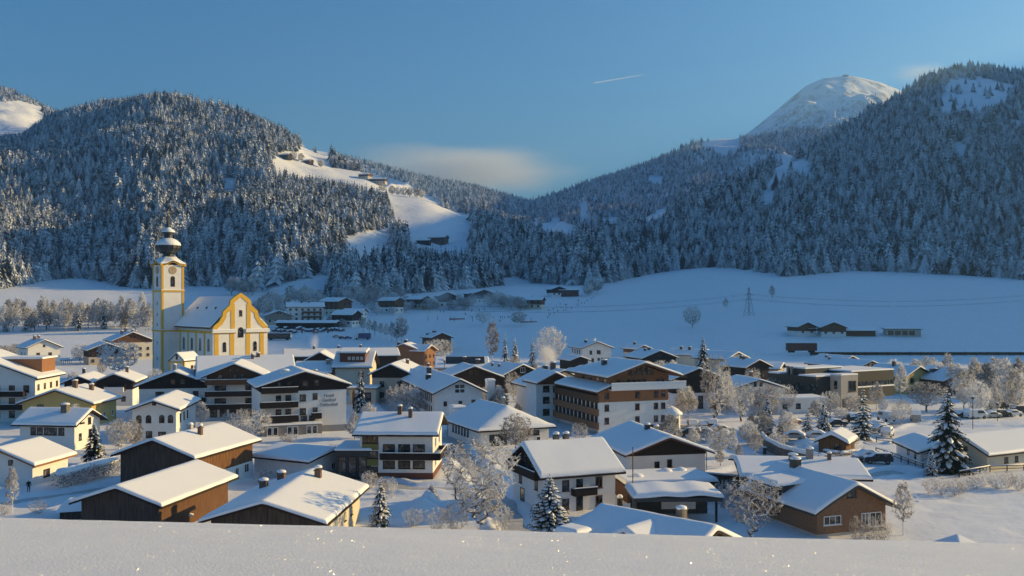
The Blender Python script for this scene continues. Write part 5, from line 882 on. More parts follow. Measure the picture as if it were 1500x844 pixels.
BT = {'vase': bare_meshes('vase', seed=1, N=700, cz=.56, rz=.44, rx=.36, trunk=.12, up=.7, twigs=5, tl=.045, tw=.0030, shape=1.3, stems=3),
      'vase2': bare_meshes('vase2', seed=2, N=560, cz=.56, rz=.44, rx=.40, trunk=.12, up=.7, twigs=5, tl=.048, tw=.0032, shape=1.0, stems=2),
      'broad': bare_meshes('broad', seed=3, N=560, cz=.60, rz=.40, rx=.56, trunk=.2, up=.4, twigs=6, tl=.055, tw=.0042, shape=.5),
      'broad2': bare_meshes('broad2', seed=13, N=500, cz=.58, rz=.42, rx=.50, trunk=.18, up=.45, twigs=6, tl=.055, tw=.0042, shape=.2),
      'ball': bare_meshes('ball', 'frost_brown', seed=4, N=420, cz=.58, rz=.42, rx=.40, trunk=.2, up=.3, twigs=10, tl=.055, tw=.0042, shape=0),
      'slim': bare_meshes('slim', seed=5, N=240, cz=.60, rz=.40, rx=.21, trunk=.22, up=.6, twigs=10, tl=.05, tw=.0048, shape=-.3),
      'slim2': bare_meshes('slim2', 'frost_brown', seed=6, N=220, cz=.62, rz=.38, rx=.24, trunk=.25, up=.6, twigs=10, tl=.05, tw=.0048, shape=-.3),
      'puff': bare_meshes('puff', seed=7, N=300, cz=.56, rz=.44, rx=.42, trunk=.16, up=.45, twigs=10, tl=.07, tw=.0065, shape=.2),
      'puff2': bare_meshes('puff2', seed=17, N=280, cz=.58, rz=.42, rx=.33, trunk=.16, up=.5, twigs=10, tl=.07, tw=.0065, shape=-.2),
      'shrub': bare_meshes('shrub', seed=8, N=260, cz=.50, rz=.50, rx=.62, trunk=.05, up=.9, twigs=4, tl=.10, tw=.006, shape=.6, stems=5),
      'shrub2': bare_meshes('shrub2', 'frost_brown', seed=9, N=240, cz=.50, rz=.50, rx=.55, trunk=.05, up=1.0, twigs=3, tl=.10, tw=.005, shape=.8, stems=5)}
def tree(kind, px, py, hpx, wpx, label, group=None, Y=None, name='frosted_tree', cat='tree', parts=None, z=None):
    if Y is None: X, Y = at(px, py)
    X = px_x(px, Y); zg = ground(X, Y) if z is None else z; H = hpx * Y / F; t, c, j = BT[kind]; wm = max(v.co.x for v in c.vertices) * 2 * .92; sw = wpx * Y / F / wm; rz = random.Random(int(px * 7 + py)).uniform(0, 6.28)
    if cat == 'tree' and 'shrub' in kind: cat = 'shrub'; name = 'frosted_shrub'
    if hpx > 34 if parts is None else parts:
        o = empty(name, (X, Y, zg), rz, label, cat, group); o.scale = (sw, sw, H)
        for nm, me in (('trunk', t), ('crown', c)): q = link(bpy.data.objects.new(nm, me)); q.parent = o
    else: o = tag(link(bpy.data.objects.new(name, j)), label, cat, group); o.location = (X, Y, zg); o.rotation_euler = (0, 0, rz); o.scale = (sw, sw, H)
    return o
# ---------------------------------------------------------------- near conifers: whorls of drooping boughs with snow pads
def near_conifer(seed, whorls=20, per=9, r=.26, droop=.45, curve=1.0, pad=.75, base=.05):
    rn = random.Random(seed); B, S = MB(), MB(); T = MB().tube([(0, 0, -.02), (.002, 0, .5), (0, 0, .99)], [.016, .010, .002], 6)
    for k in range(whorls):
        f = k / (whorls - 1); z = base + (.97 - base) * f ** .95; R0 = r * ((1 - f) ** .85 * (1 - .25 * (1 - f) ** 6)) + .012
        for i in range(max(4, int(per * (1 - .4 * f)))):
            a = rn.uniform(0, 6.28); L_ = R0 * rn.uniform(.7, 1.15); c, s = math.cos(a), math.sin(a); n = 5; wd = L_ * rn.uniform(.20, .30); pr = []
            for q in range(n):
                t = q / (n - 1); zz = z + .05 * L_ * 2 - droop * L_ * (t ** 1.5) * rn.uniform(.85, 1.15) + (.12 * L_ * max(t - .7, 0)); pr.append((L_ * t, wd * (.25 + 1.6 * t * (1 - t) + .12 * (1 - t)) * (1 if q < n - 1 else .1), zz))
            n0 = len(B.v)
            for (u, w_, zz) in pr:
                for sd in (-1, 0, 1): B.v.append((c * u - s * w_ * sd, s * u + c * w_ * sd, zz - (.35 * w_ if sd else 0) + rn.uniform(-.002, .002)))
            for q in range(n - 1):
                for e in (0, 1): a0 = n0 + q * 3 + e; B.f.append((a0, a0 + 1, a0 + 4, a0 + 3))
            for q in range(1, n):   # hanging twig blades
                u, w_, zz = pr[q]
                for sd in (-1, 1):
                    for _ in range(2):
                        o = Vector((c * u - s * w_ * sd * rn.uniform(.2, 1), s * u + c * w_ * sd * rn.uniform(.2, 1), zz)); d = Vector((c * .5 - s * sd, s * .5 + c * sd, -rn.uniform(.3, 1.2))).normalized() * L_ * rn.uniform(.12, .24); e = Vector((-d.y, d.x, 0)).normalized() * .007; m = len(B.v); B.v += [tuple(o - e), tuple(o + e), tuple(o + d)]; B.f.append((m, m + 1, m + 2))
            if rn.random() < pad:   # snow lying on the bough
                t0 = rn.uniform(.3, .55); t1 = rn.uniform(.8, 1.0); m0 = len(S.v); st = [t0, (t0 + t1) / 2, t1]
                for j, t in enumerate(st):
                    q = min(int(t * (n - 1)), n - 2); g = t * (n - 1) - q; u = pr[q][0] * (1 - g) + pr[q + 1][0] * g; w_ = (pr[q][1] * (1 - g) + pr[q + 1][1] * g) * (.9 if j == 1 else .6); zz = pr[q][2] * (1 - g) + pr[q + 1][2] * g
                    for sd, hz in ((-1, -.25 * w_), (-.45, .010), (.45, .010), (1, -.25 * w_)): S.v.append((c * u - s * w_ * sd, s * u + c * w_ * sd, zz + .004 + hz + (rn.uniform(.006, .014) if abs(sd) < 1 and j == 1 else 0)))
                for j in (0, 1):
                    for e in (0, 1, 2): a0 = m0 + j * 4 + e; S.f.append((a0, a0 + 1, a0 + 5, a0 + 4))
    return T, B, S
M['needles'] = mat('spruce_needles', (.020, .030, .022), .85, .15, var=.4, vscale=3)
M['pine_needles'] = mat('pale_pine_needles', (.060, .070, .042), .85, .15, var=.4, vscale=3)
def conifer_set(name, nd='needles', **k):
    T, B, S = near_conifer(**k); out = []
    for nm, q, m, sm in (('trunk', T, M['frost_bark'], False), ('crown', B, M[nd], False), ('snow', S, M['snow'], True)):
        me = bpy.data.meshes.new(name + '_' + nm); me.from_pydata(q.v, [], q.f); me.materials.append(m); me.polygons.foreach_set('use_smooth', [sm] * len(me.polygons)); out.append(me)
    return out
NC = {'spruce': conifer_set('spruce', seed=1, r=.27, whorls=32, per=15, pad=.38), 'snowy': conifer_set('snowy', seed=2, r=.25, whorls=22, per=14, pad=.97, droop=.6), 'slender': conifer_set('slender', seed=3, r=.17, whorls=22, per=9, pad=.75, droop=.6), 'pine': conifer_set('pine', 'pine_needles', seed=4, r=.26, whorls=18, per=12, pad=.5, droop=.35),
      'bushy': conifer_set('bushy', seed=5, r=.40, whorls=20, per=20, pad=.98, droop=.25)}
def conifer(kind, px, py, hpx, wpx, label, Y=None, group=None, name='snowy_spruce', cat='spruce tree'):
    if Y is None: X, Y = at(px, py)
    X = px_x(px, Y); H = hpx * Y / F; t, c, s = NC[kind]; wm = max(v.co.x for v in c.vertices) * 2; sw = wpx * Y / F / wm
    o = empty(name, (X, Y, ground(X, Y) - .1), random.Random(int(px)).uniform(0, 6.28), label, cat, group); o.scale = (sw, sw, H)
    for nm, me in (('trunk', t), ('crown', c)):
        q = link(bpy.data.objects.new(nm, me)); q.parent = o
    q2 = link(bpy.data.objects.new('snow_cover', s)); q2.parent = q
    return o
conifer('snowy', 557, 773, 74, 40, 'snow-plastered young spruce by the right corner of the near hipped barn roof')
conifer('bushy', 805, 783, 86, 68, 'broad white-crusted pine in front of the farmhouse with the dark gable')
conifer('spruce', 138, 680, 62, 42, 'snowy spruce between the white houses at the left, beside the clipped hedge')
conifer('spruce', 1388, 692, 125, 74, 'tallest dark green spruce at the right, beside the long cream house')
conifer('snowy', 1364, 698, 44, 24, 'small snow-buried spruce under the tallest dark spruce')
conifer('snowy', 1207, 637, 54, 28, 'bright snow-tiered spruce in front of the pale concrete stair tower')
conifer('slender', 1183, 640, 44, 26, 'dark bushy conifer just left of the bright snow-tiered spruce')
conifer('snowy', 1124, 641, 62, 30, 'heavily snowed spruce before the white annexe, left of a dark conifer')
conifer('slender', 1146, 641, 46, 24, 'dark columnar conifer between two parked cars and the white annexe')
conifer('pine', 1264, 646, 78, 38, 'pale green pine in front of the modern building, beside the small hut')
conifer('spruce', 1030, 566, 76, 32, 'tall dark spruce rising above the roofs in front of the blue meadow', Y=288)
conifer('spruce', 528, 604, 64, 25, 'snowy dark spruce beside the village street, left of the yellow sign')
conifer('slender', 740, 545, 58, 17, 'left one of two slim spruces before the blue meadow at centre', Y=350)
conifer('snowy', 754, 545, 52, 20, 'right one of two slim spruces before the blue meadow at centre', Y=345)
conifer('slender', 780, 545, 50, 18, 'slim frosted spruce just left of the big frosted tree at the meadow edge', Y=352)
conifer('bushy', 1166, 560, 24, 26, 'small snowy pine on the roofline left of the modern building', Y=300)
conifer('bushy', 632, 733, 26, 26, 'little dark pine standing on a snow heap in the garden at centre')
for i, (px, py, h) in enumerate(((116, 484, 34), (152, 482, 44), (181, 478, 28), (38, 486, 24), (8, 486, 22))): conifer('slender', px, py, h, 15, 'dark spruce standing among the frosted trees on the left meadow edge', group='spruces among the left frosted trees')
# ---------------------------------------------------------------- each frosted tree and shrub
tree('vase', 703, 781, 143, 116, 'largest bare frosted tree, many-stemmed, in the garden at centre front')
tree('ball', 756, 662, 56, 46, 'round russet tree with frosted twigs before the hipped white hall')
tree('vase2', 1104, 790, 92, 84, 'frosted spreading tree left of the shingled chalet')
tree('broad', 367, 650, 52, 60, 'white frosted tree at the corner of the lettered hotel, behind the barn')
tree('broad2', 338, 634, 30, 30, 'small frosted tree peeping over the upper barn roof')
tree('ball', 175, 664, 50, 38, 'round brown frosted tree beside the hall with arched windows')
tree('broad', 174, 549, 56, 60, 'wide frosted tree below the church tower', Y=320)
tree('broad2', 118, 520, 28, 26, 'small white frosted tree behind the yellow house', Y=395)
tree('slim2', 18, 752, 72, 22, 'thin leafless young tree by the white house at the far left')
tree('shrub2', 56, 754, 20, 30, 'low bare shrub at the left edge of the snow slope')
tree('shrub', 8, 754, 20, 22, 'snowy bush in the lower left corner below the thin young tree')
tree('broad', 590, 610, 50, 54, 'frosted tree in front of the long white inn')
tree('broad', 643, 525, 36, 44, 'frosted tree in front of the lone brown house on the meadow edge', Y=395)
tree('broad2', 806, 540, 60, 46, 'big white frosted tree at the meadow edge, steam drifting before it', Y=372)
tree('slim2', 721, 545, 70, 24, 'tall brownish larch with frosted twigs at the meadow edge', Y=372, name='larch', cat='larch tree')
tree('puff', 752, 590, 40, 24, 'frosted tree squeezed between inn and white back house', Y=250)
tree('slim', 998, 620, 50, 24, 'frosted slim tree at the right wall of the balcony hotel', Y=206)
tree('vase2', 1048, 622, 104, 46, 'tall leaning frosted tree in front of the white ground floor of the black-brown chalet', Y=200)
tree('vase2', 1086, 618, 58, 40, 'frosted tree left of the white house with the flat front', Y=205)
tree('ball', 1120, 600, 44, 44, 'brownish frosted tree hiding the gable of the white flat-fronted house', Y=216)
tree('puff', 1113, 646, 44, 40, 'white frosted bushes under the snowed spruce near the car park', Y=178)
tree('slim', 1073, 671, 46, 18, 'taller of two bare saplings on the sunlit snow below the car park')
tree('slim2', 1083, 684, 32, 14, 'small russet sapling on the sunlit snow below the car park')
tree('ball', 1106, 668, 34, 22, 'frosted sapling beside the end of the stone wall')
tree('vase2', 1017, 688, 26, 18, 'crooked little tree at the corner of the black-gabled white house')
for i, (px, py, h, w_, k) in enumerate(((950, 548, 26, 26, 'puff'), (968, 548, 28, 26, 'broad2'), (985, 550, 28, 22, 'puff2'))): tree(k, px, py, h, w_, 'frosted tree in the short row behind the roof of the balcony hotel', 'frosted trees behind the balcony hotel', Y=315)
tree('broad', 1357, 604, 46, 56, 'spreading white tree behind the tallest dark spruce', Y=222)
tree('broad2', 1321, 621, 36, 28, 'round white-frosted young tree on the car park in front of the ochre house')
tree('slim', 1320, 590, 56, 22, 'tall thin frosted tree in front of the ochre house', Y=248)
for i, (px, py, h, w_, k) in enumerate(((1378, 575, 44, 26, 'puff2'), (1396, 580, 48, 30, 'slim'), (1412, 600, 60, 36, 'puff'), (1432, 612, 56, 34, 'broad2'), (1428, 580, 56, 30, 'puff2'), (1446, 582, 52, 30, 'slim'), (1459, 582, 58, 32, 'puff'), (1474, 584, 60, 34, 'puff2'), (1486, 606, 66, 40, 'puff'), (1492, 585, 62, 34, 'slim'), (1470, 600, 50, 36, 'puff'), (1342, 560, 34, 26, 'puff2'), (1360, 556, 34, 26, 'puff'), (1388, 560, 44, 22, 'slim2'), (1452, 610, 44, 30, 'broad2'))):
    tree(k, px, py, h, w_, 'frosted tree in the grove around the right-hand car park', 'frosted grove at the right')
tree('slim2', 1323, 783, 82, 34, 'brown upright bare tree at the corner of the shingled chalet')
for i, (px, py, h, w_) in enumerate(((1362, 722, 24, 26), (1380, 724, 26, 28), (1400, 726, 26, 28), (1412, 722, 22, 22))): tree('shrub2', px, py, h, w_, 'snowy brown shrub in the thicket below the tallest spruce', 'shrubs below the tallest spruce')
for i, (px, py, h, w_) in enumerate(((1428, 716, 22, 26), (1444, 712, 26, 26), (1460, 716, 22, 28), (1477, 714, 24, 26), (1494, 718, 24, 28))): tree('shrub', px, py, h, w_, 'frosted shrub in the hedge row before the long cream house', 'hedge row shrubs before the cream house')
for i, (px, py, h, w_) in enumerate(((1256, 798, 40, 26), (1274, 800, 44, 30), (1292, 800, 46, 30))): tree('shrub2', px, py, h, w_, 'bare shrub right in front of the shingled chalet gable', 'shrubs before the shingled chalet')
for i, (px, py, h, w_) in enumerate(((1022, 722, 26, 22), (1040, 728, 36, 26), (1060, 742, 38, 30), (1072, 726, 26, 22))): tree('shrub', px, py, h, w_, 'frosted bush beside the brown boarded fence and carport', 'bushes beside the carport')
for i, (px, py, h, w_) in enumerate(((541, 716, 26, 26), (560, 722, 24, 24), (574, 728, 30, 18))): tree('shrub', px, py, h, w_, 'small frosted bush before the green-panelled house', 'bushes before the green-panelled house')
for i, (px, py, h, w_) in enumerate(((606, 770, 26, 36), (640, 776, 34, 40), (668, 778, 44, 44), (735, 779, 40, 36))): tree('shrub', px, py, h, w_, 'frosted undergrowth bush at the foot of the largest bare tree', 'undergrowth below the largest bare tree')
tree('shrub', 384, 708, 24, 28, 'frosted bush at the end of the honey-coloured barn wall'); tree('slim', 398, 694, 32, 14, 'tiny bare sapling beside the terrace of the lettered hotel')
tree('shrub2', 192, 694, 20, 24, 'small bush against the grey end boards of the upper barn')
tree('shrub', 34, 672, 22, 28, 'frosted shrub peeping over the broad white house roof at the left'); tree('shrub', 110, 640, 20, 26, 'frosted shrub between the row-window house and the arched-window hall', Y=178)
tree('slim', 291, 545, 44, 20, 'frosted tree in front of the church side wall', Y=283)
tree('ball', 1250, 600, 34, 26, 'russet frosted tree before the concrete stair tower', Y=214); tree('puff', 1231, 618, 22, 22, 'small white globe tree at the door of the concrete stair tower'); tree('puff2', 1196, 606, 32, 26, 'frosted tree behind the snow-tiered spruce', Y=206)
# trees on the shaded meadow
tree('broad2', 1014, 481, 33, 26, 'lone dark bare tree in the middle of the blue meadow', parts=False); tree('slim', 1063, 453, 17, 9, 'tiny thin tree left of the pylon on the meadow', parts=False); tree('slim', 1131, 436, 18, 10, 'small tree by the forest edge above the pylon', parts=False)
tree('broad', 708, 477, 22, 23, 'bare round tree, left one of two on the ski meadow', parts=False); tree('ball', 759, 477, 21, 22, 'darker round tree, right one of two on the ski meadow', parts=False)
tree('ball', 588, 501, 38, 20, 'tall dark tree at the end of the lane row on the meadow', parts=True)
for px, py, h in ((532, 486, 20), (541, 489, 22), (549, 491, 22), (558, 494, 22), (566, 497, 24), (574, 500, 30), (581, 501, 20)): tree('slim2', px, py, h, 11, 'bare tree in the row along the lane to the ski meadow', 'lane trees')
rt = random.Random(4)
for i in range(38): px = 2 + i * 6.0 + rt.uniform(-2, 2); tree(rt.choice(['puff', 'puff2', 'slim', 'slim', 'puff2']), px, rt.uniform(474, 487), rt.uniform(26, 50) * (1.0 if px > 60 else .9), rt.uniform(15, 24), 'frosted tree in the long row along the left meadow below the wooded hill', 'frosted row on the left meadow', parts=False)
for i in range(12): px = rt.uniform(0, 48); tree(rt.choice(['puff', 'shrub']), px, rt.uniform(498, 512), rt.uniform(14, 24), rt.uniform(16, 24), 'frosted bush in the thicket at the left edge behind the balcony hotel', 'thicket at the left edge', Y=rt.uniform(400, 430), name='frosted_bush', cat='bush')
for (x0, x1, y0, y1, n, h0, h1) in ((336, 374, 426, 434, 5, 22, 30), (372, 424, 452, 466, 9, 22, 34), (424, 456, 440, 448, 5, 20, 30), (444, 474, 447, 455, 5, 18, 26), (496, 528, 438, 446, 6, 18, 24), (526, 562, 440, 452, 7, 20, 28), (562, 596, 436, 446, 6, 12, 20), (716, 742, 440, 452, 5, 16, 24), (660, 694, 448, 455, 7, 12, 20), (740, 780, 448, 455, 8, 12, 20), (600, 648, 448, 455, 8, 12, 20), (540, 600, 455, 462, 6, 10, 18), (480, 530, 470, 480, 7, 8, 14), (856, 880, 428, 434, 3, 16, 22)):
    for i in range(n): px = x0 + (x1 - x0) * (i + rt.uniform(.2, .8)) / n; tree(rt.choice(['puff', 'puff2', 'puff']), px, rt.uniform(y0, y1), rt.uniform(h0, h1), rt.uniform(13, 20), 'frosted broadleaf tree among the far houses at the foot of the wooded hill', 'frosted trees among the far houses', parts=False)
# ---------------------------------------------------------------- hedge, walls, fences
def hedge(label, pts, w, h, name='hedge'):
    r = random.Random(len(label)); V = []; Fc = []; S = MB()
    L_ = sum((Vector(b) - Vector(a)).length for a, b in zip(pts[:-1], pts[1:])); n = int(L_ * w * h * 60)
    X, Y = pts[0]; z0 = ground(*pts[0])
    for i in range(n):
        k = r.random() * L_
        for a, b in zip(pts[:-1], pts[1:]):
            d = (Vector(b) - Vector(a)).length
            if k <= d: break
            k -= d
        t = (Vector(b) - Vector(a)).normalized(); nn = Vector((-t.y, t.x)); s = r.uniform(-1, 1); p = Vector(a) + t * k + nn * s * w / 2; z = r.random() ** .8 * h * (1 - .2 * abs(s)) * (1 + .12 * math.sin(k * 1.3))
        d = Vector((r.gauss(0, 1), r.gauss(0, 1), r.gauss(.3, .7))).normalized() * r.uniform(.14, .34); e = d.cross(Vector((r.gauss(0, 1), r.gauss(0, 1), r.gauss(0, 1)))).normalized() * r.uniform(.03, .06); m = len(V); o = Vector((p.x - X, p.y - Y, z)); V += [tuple(o - e), tuple(o + e), tuple(o + d + e), tuple(o + d - e)]; Fc.append((m, m + 1, m + 2, m + 3))
    o = tag(mesh_obj(name, V, Fc, M['frost_brown']), label, 'hedge'); o.location = (X, Y, z0)
    ln = []
    for a, b in zip(pts[:-1], pts[1:]): t = (Vector(b) - Vector(a)); n_ = max(4, int(t.length / .5)); ln += [(a[0] + t.x * i / n_ - X, a[1] + t.y * i / n_ - Y, h * r.uniform(.84, .96) - .1) for i in range(n_)]
    S.tube(ln, [w * (r.uniform(.32, .46) if 0 < i < len(ln) - 1 else .15) for i in range(len(ln))], 8)
    S.v = [(x, y, h * .86 + (z - h * .86) * .55) for x, y, z in S.v]; S.build('snow_cover', M['snow'], o, True)
    return o
hedge('long frosted hedge with a snow top between the white houses and the barns', [at(86, 718), at(120, 707), at(172, 693)], 2.6, 2.3)
hedge('low snow-buried hedge in front of the small timber hut', [at(1206, 664), at(1232, 668), at(1266, 663)], 1.0, .9)
st = [at(*p) for p in ((1117, 650), (1124, 659), (1145, 668), (1170, 674), (1200, 680), (1216, 680))]
V = []; Fc = []
for i, (x, y) in enumerate(st): h = (1.9, 1.9, 1.6, 1.5, 1.4, 1.3)[i]; V += [(x, y, -.5), (x, y, h), (x - .1, y + .6, -.5), (x - .1, y + .6, h)]
for i in range(len(st) - 1): a = 4 * i; Fc += [(a, a + 4, a + 5, a + 1), (a + 1, a + 5, a + 7, a + 3), (a + 2, a + 3, a + 7, a + 6)]
Fc += [(0, 1, 3, 2), tuple(4 * (len(st) - 1) + k for k in (0, 2, 3, 1))]
wl_ = tag(mesh_obj('stone_wall', V, Fc, M['stone']), 'curved rubble stone wall holding up the car park', 'stone wall'); s = MB(); r_ = random.Random(3)
for (a, b), h0, h1 in zip(zip(st[:-1], st[1:]), (1.9, 1.9, 1.6, 1.5, 1.4), (1.9, 1.6, 1.5, 1.4, 1.3)):
    n = max(3, int((Vector(b) - Vector(a)).length / .7)); s.tube([(a[0] + (b[0] - a[0]) * i / n - .05, a[1] + (b[1] - a[1]) * i / n + .3, h0 + (h1 - h0) * i / n) for i in range(n + 1)], [r_.uniform(.26, .42) for i in range(n + 1)], 7)
s.build('snow_cover', M['snow'], wl_, True)
def rail_fence(label, pts, h=1.0, rails=2, step=2.4, m='wood_dark', name='fence'):
    b = MB(); sn = MB(); ox, oy = pts[0]
    for a, c in zip(pts[:-1], pts[1:]):
        a, c = Vector(a), Vector(c); d = c - a; n = max(1, int(d.length / step))
        for i in range(n + 1): p = a + d * i / n; b.box(p.x - ox - .06, p.x - ox + .06, p.y - oy - .06, p.y - oy + .06, -.4, h)
        for k in range(rails): z = h * (.45 + .45 * k / max(rails - 1, 1)); b.tube([(a.x - ox, a.y - oy, z), (c.x - ox, c.y - oy, z)], [.06, .06], 4)
        sn.tube([(a.x - ox, a.y - oy, h + .02), (c.x - ox, c.y - oy, h + .02)], [.08, .08], 6)
    o = tag(b.build(name, M[m]), label, 'fence'); o.location = (ox, oy, ground(ox, oy)); sn.build('snow_cover', M['snow'], o, True); return o
rail_fence('dark rail fence running down past the whitewashed shed', [at(1283, 664), at(1320, 676), at(1352, 688)])
rail_fence('short rail fence left of the whitewashed shed', [at(1284, 648), at(1308, 651)])
rail_fence('snowy rail fence in front of the long cream house', [at(1405, 700), at(1450, 692), at(1500, 690)])
rail_fence('dark garden fence with snow behind the small yellow-shuttered house', [at(80, 536), at(105, 531), at(150, 530)], 1.6, 3)

for px, py, h, w_, k, l in ((1062, 606, 62, 34, 'puff2', 'frosted tree right of the tall leaning tree by the white ground floor'), (1138, 590, 40, 34, 'broad2', 'frosted tree touching the dark left corner of the modern building'), (1152, 606, 44, 30, 'vase2', 'white tree between the flat white front and the modern building'), (1216, 612, 40, 30, 'broad', 'frosted tree at the left foot of the concrete stair tower'), (1284, 600, 40, 26, 'slim', 'slim frosted tree in front of the glazed corner of the modern building'), (1008, 612, 46, 30, 'puff2', 'frosted tree before the left edge of the black-brown chalet'), (1030, 648, 26, 34, 'shrub', 'frosted bush behind the back row of cars'), (1096, 652, 36, 30, 'puff', 'round frosted bush above the russet sapling'), (1140, 655, 22, 30, 'shrub', 'bush at the bend of the stone wall'), (1246, 658, 22, 26, 'shrub', 'frosted bush right in front of the pale pine'), (935, 560, 30, 26, 'slim', 'frosted tree behind the ridge of the balcony hotel')): tree(k, px, py, h, w_, l, Y=310 if px == 935 else None)
# ---------------------------------------------------------------- vehicles
def paint(n, c): M[n] = mat(n, c, .35, .5)
for n, c in (('black_paint', (.012, .013, .016)), ('silver_paint', (.32, .33, .34)), ('white_paint', (.65, .65, .64)), ('red_paint', (.22, .03, .025)), ('blue_paint', (.03, .07, .17))): paint(n, c)
M['tyre'] = mat('tyre_rubber', (.015, .015, .016), .9, .1); M['tail_lamp'] = mat('tail_lamp', (.30, .02, .02), .3, .5)
CARP = {'car': ([(-2.15, .35), (2.1, .35), (2.15, .75), (1.85, .92), (.95, 1.0), (.35, 1.42), (-1.0, 1.46), (-1.75, 1.02), (-2.12, .92)], [(.85, 1.02), (.33, 1.36), (-.98, 1.4), (-1.55, 1.04)], 1.75, [(-1.32, .33), (1.32, .33)]),
        'suv': ([(-2.2, .42), (2.15, .42), (2.2, .95), (1.95, 1.12), (1.05, 1.18), (.5, 1.68), (-1.85, 1.72), (-2.15, 1.15)], [(.95, 1.2), (.48, 1.61), (-1.8, 1.65), (-2.0, 1.22)], 1.85, [(-1.35, .37), (1.35, .37)]),
        'van': ([(-2.4, .42), (2.3, .42), (2.35, .95), (2.0, 1.2), (1.3, 1.95), (-2.35, 2.0), (-2.42, 1.2)], [(1.75, 1.25), (1.22, 1.85), (-.2, 1.88), (-.2, 1.25)], 1.95, [(-1.5, .37), (1.5, .37)])}
def make_car(kind, pm, deep=.32):
    prof, gp, W, wh = CARP[kind]; r = empty(kind if kind != 'suv' else 'car', (0, 0, 0)); b = MB(); b.prism(prof[::-1], lambda p, s: (p[0], -W / 2 if s == 0 else W / 2, p[1])); bo = b.build('body', M[pm], r, bevel=.09)
    g = MB(); g.prism(gp[::-1], lambda p, s: (p[0], -W / 2 - .012 if s == 0 else W / 2 + .012, p[1])); g.build('side_window', M['glass'], bo)
    f = gp[0]; q = gp[1]; g = MB(); n = .03; g.v += [(f[0] + .1, -W / 2 + .14, f[1] + n), (f[0] + .1, W / 2 - .14, f[1] + n), (q[0] + .08, W / 2 - .2, q[1] + n), (q[0] + .08, -W / 2 + .2, q[1] + n)]; g.v += [(x - .05, y, z - .06) for x, y, z in g.v]; g.f += [(0, 1, 2, 3), (4, 7, 6, 5), (0, 4, 5, 1), (1, 5, 6, 2), (2, 6, 7, 3), (3, 7, 4, 0)]; g.build('windscreen', M['glass'], bo)
    for x, rr in wh:
        for s in (-1, 1):
            t = MB(); t.prism([(rr * math.cos(a * 6.2832 / 14), rr * math.sin(a * 6.2832 / 14)) for a in range(14)], lambda p, sd: (x + p[0], s * (W / 2 - (.2 if sd == 0 else -.02)) if s > 0 else s * W / 2 + (-.02 if sd == 0 else .2), rr + p[1])); w_ = t.build('wheel', M['tyre'], r)
            h = MB(); h.prism([(rr * .55 * math.cos(a * 6.2832 / 10), rr * .55 * math.sin(a * 6.2832 / 10)) for a in range(10)], lambda p, sd: (x + p[0], s * (W / 2 + .022 + (.012 if sd else 0)), rr + p[1])); h.build('rim', M['metal'], w_)
    for s in (-1, 1):
        MB().box(prof[0][0] - .03, prof[0][0] + .06, s * W * .36 - .14, s * W * .36 + .14, .72, .88).build('tail_lamp', M['tail_lamp'], bo); MB().box(prof[1][0] - .0, prof[1][0] + .075, s * W * .35 - .16, s * W * .35 + .16, .62, .76).build('headlight', M['white_trim'], bo)
    top = sorted([p for p in prof if p[1] > .8], key=lambda p: p[0]); xs = [p[0] for p in top]; zs = [p[1] for p in top]
    for x0, x1 in ((xs[0] + .02, xs[-1] - .02),): slab('snow_cover', lambda x, y: np.interp(x, xs, zs) + 0 * y, x0, x1, -W / 2 + .02, W / 2 - .02, deep, -.02, M['snow'], bo, 13, 5, round_=.3, noise=.06, seed=9)
    return r
def dup(root):
    r = root.copy(); C.objects.link(r)
    for c in list(root.children):
        d = c.copy(); C.objects.link(d); d.parent = r
        for e in list(c.children): f = e.copy(); C.objects.link(f); f.parent = d
    return r
PROTO = {}
def car(kind, pm, px, py, ang, label, group, deep=.32):
    k = (kind, pm, deep)
    if k not in PROTO: o = PROTO[k] = make_car(*k)
    else: o = dup(PROTO[k])
    X, Y = at(px, py); o.location = (X, Y, ground(X, Y) + .02); o.rotation_euler = (0, 0, math.radians(ang)); tag(o, label, kind if kind != 'suv' else 'car', group); return o
G1 = 'cars in the car park right of the balcony hotel'
for px, k, pm, l in ((1001, 'car', 'silver_paint', 'leftmost snow-covered silver car of the back row beside the balcony hotel'), (1014, 'suv', 'white_paint', 'snow-covered pale car, second in the back row beside the balcony hotel'), (1030, 'car', 'black_paint', 'dark car under snow, third in the back row beside the balcony hotel'), (1044, 'suv', 'black_paint', 'dark tall car at the right end of the back row beside the balcony hotel')): car(k, pm, px, 628, 80 + px % 7, l, G1)
car('car', 'white_paint', 1056, 635, 20, 'white car parked crosswise, right of the back row', G1); car('suv', 'black_paint', 1011, 640, 160, 'black car in the front row nearest the turret', G1, .14); car('car', 'silver_paint', 1027, 639, 165, 'silver snow-domed car in the front row, right of the black one', G1, .4)
G2 = 'cars around the timber hut'
car('car', 'silver_paint', 1162, 647, 155, 'snow-domed silver car under the dark columnar conifer', G2, .4); car('car', 'white_paint', 1194, 645, 160, 'pale car wholly under snow, left of the timber hut', G2, .42); car('suv', 'black_paint', 1286, 680, 170, 'black car in blue shade below the timber hut', G2, .10); car('car', 'silver_paint', 1268, 676, 190, 'car buried under deep snow beside the black one below the hut', G2, .55)
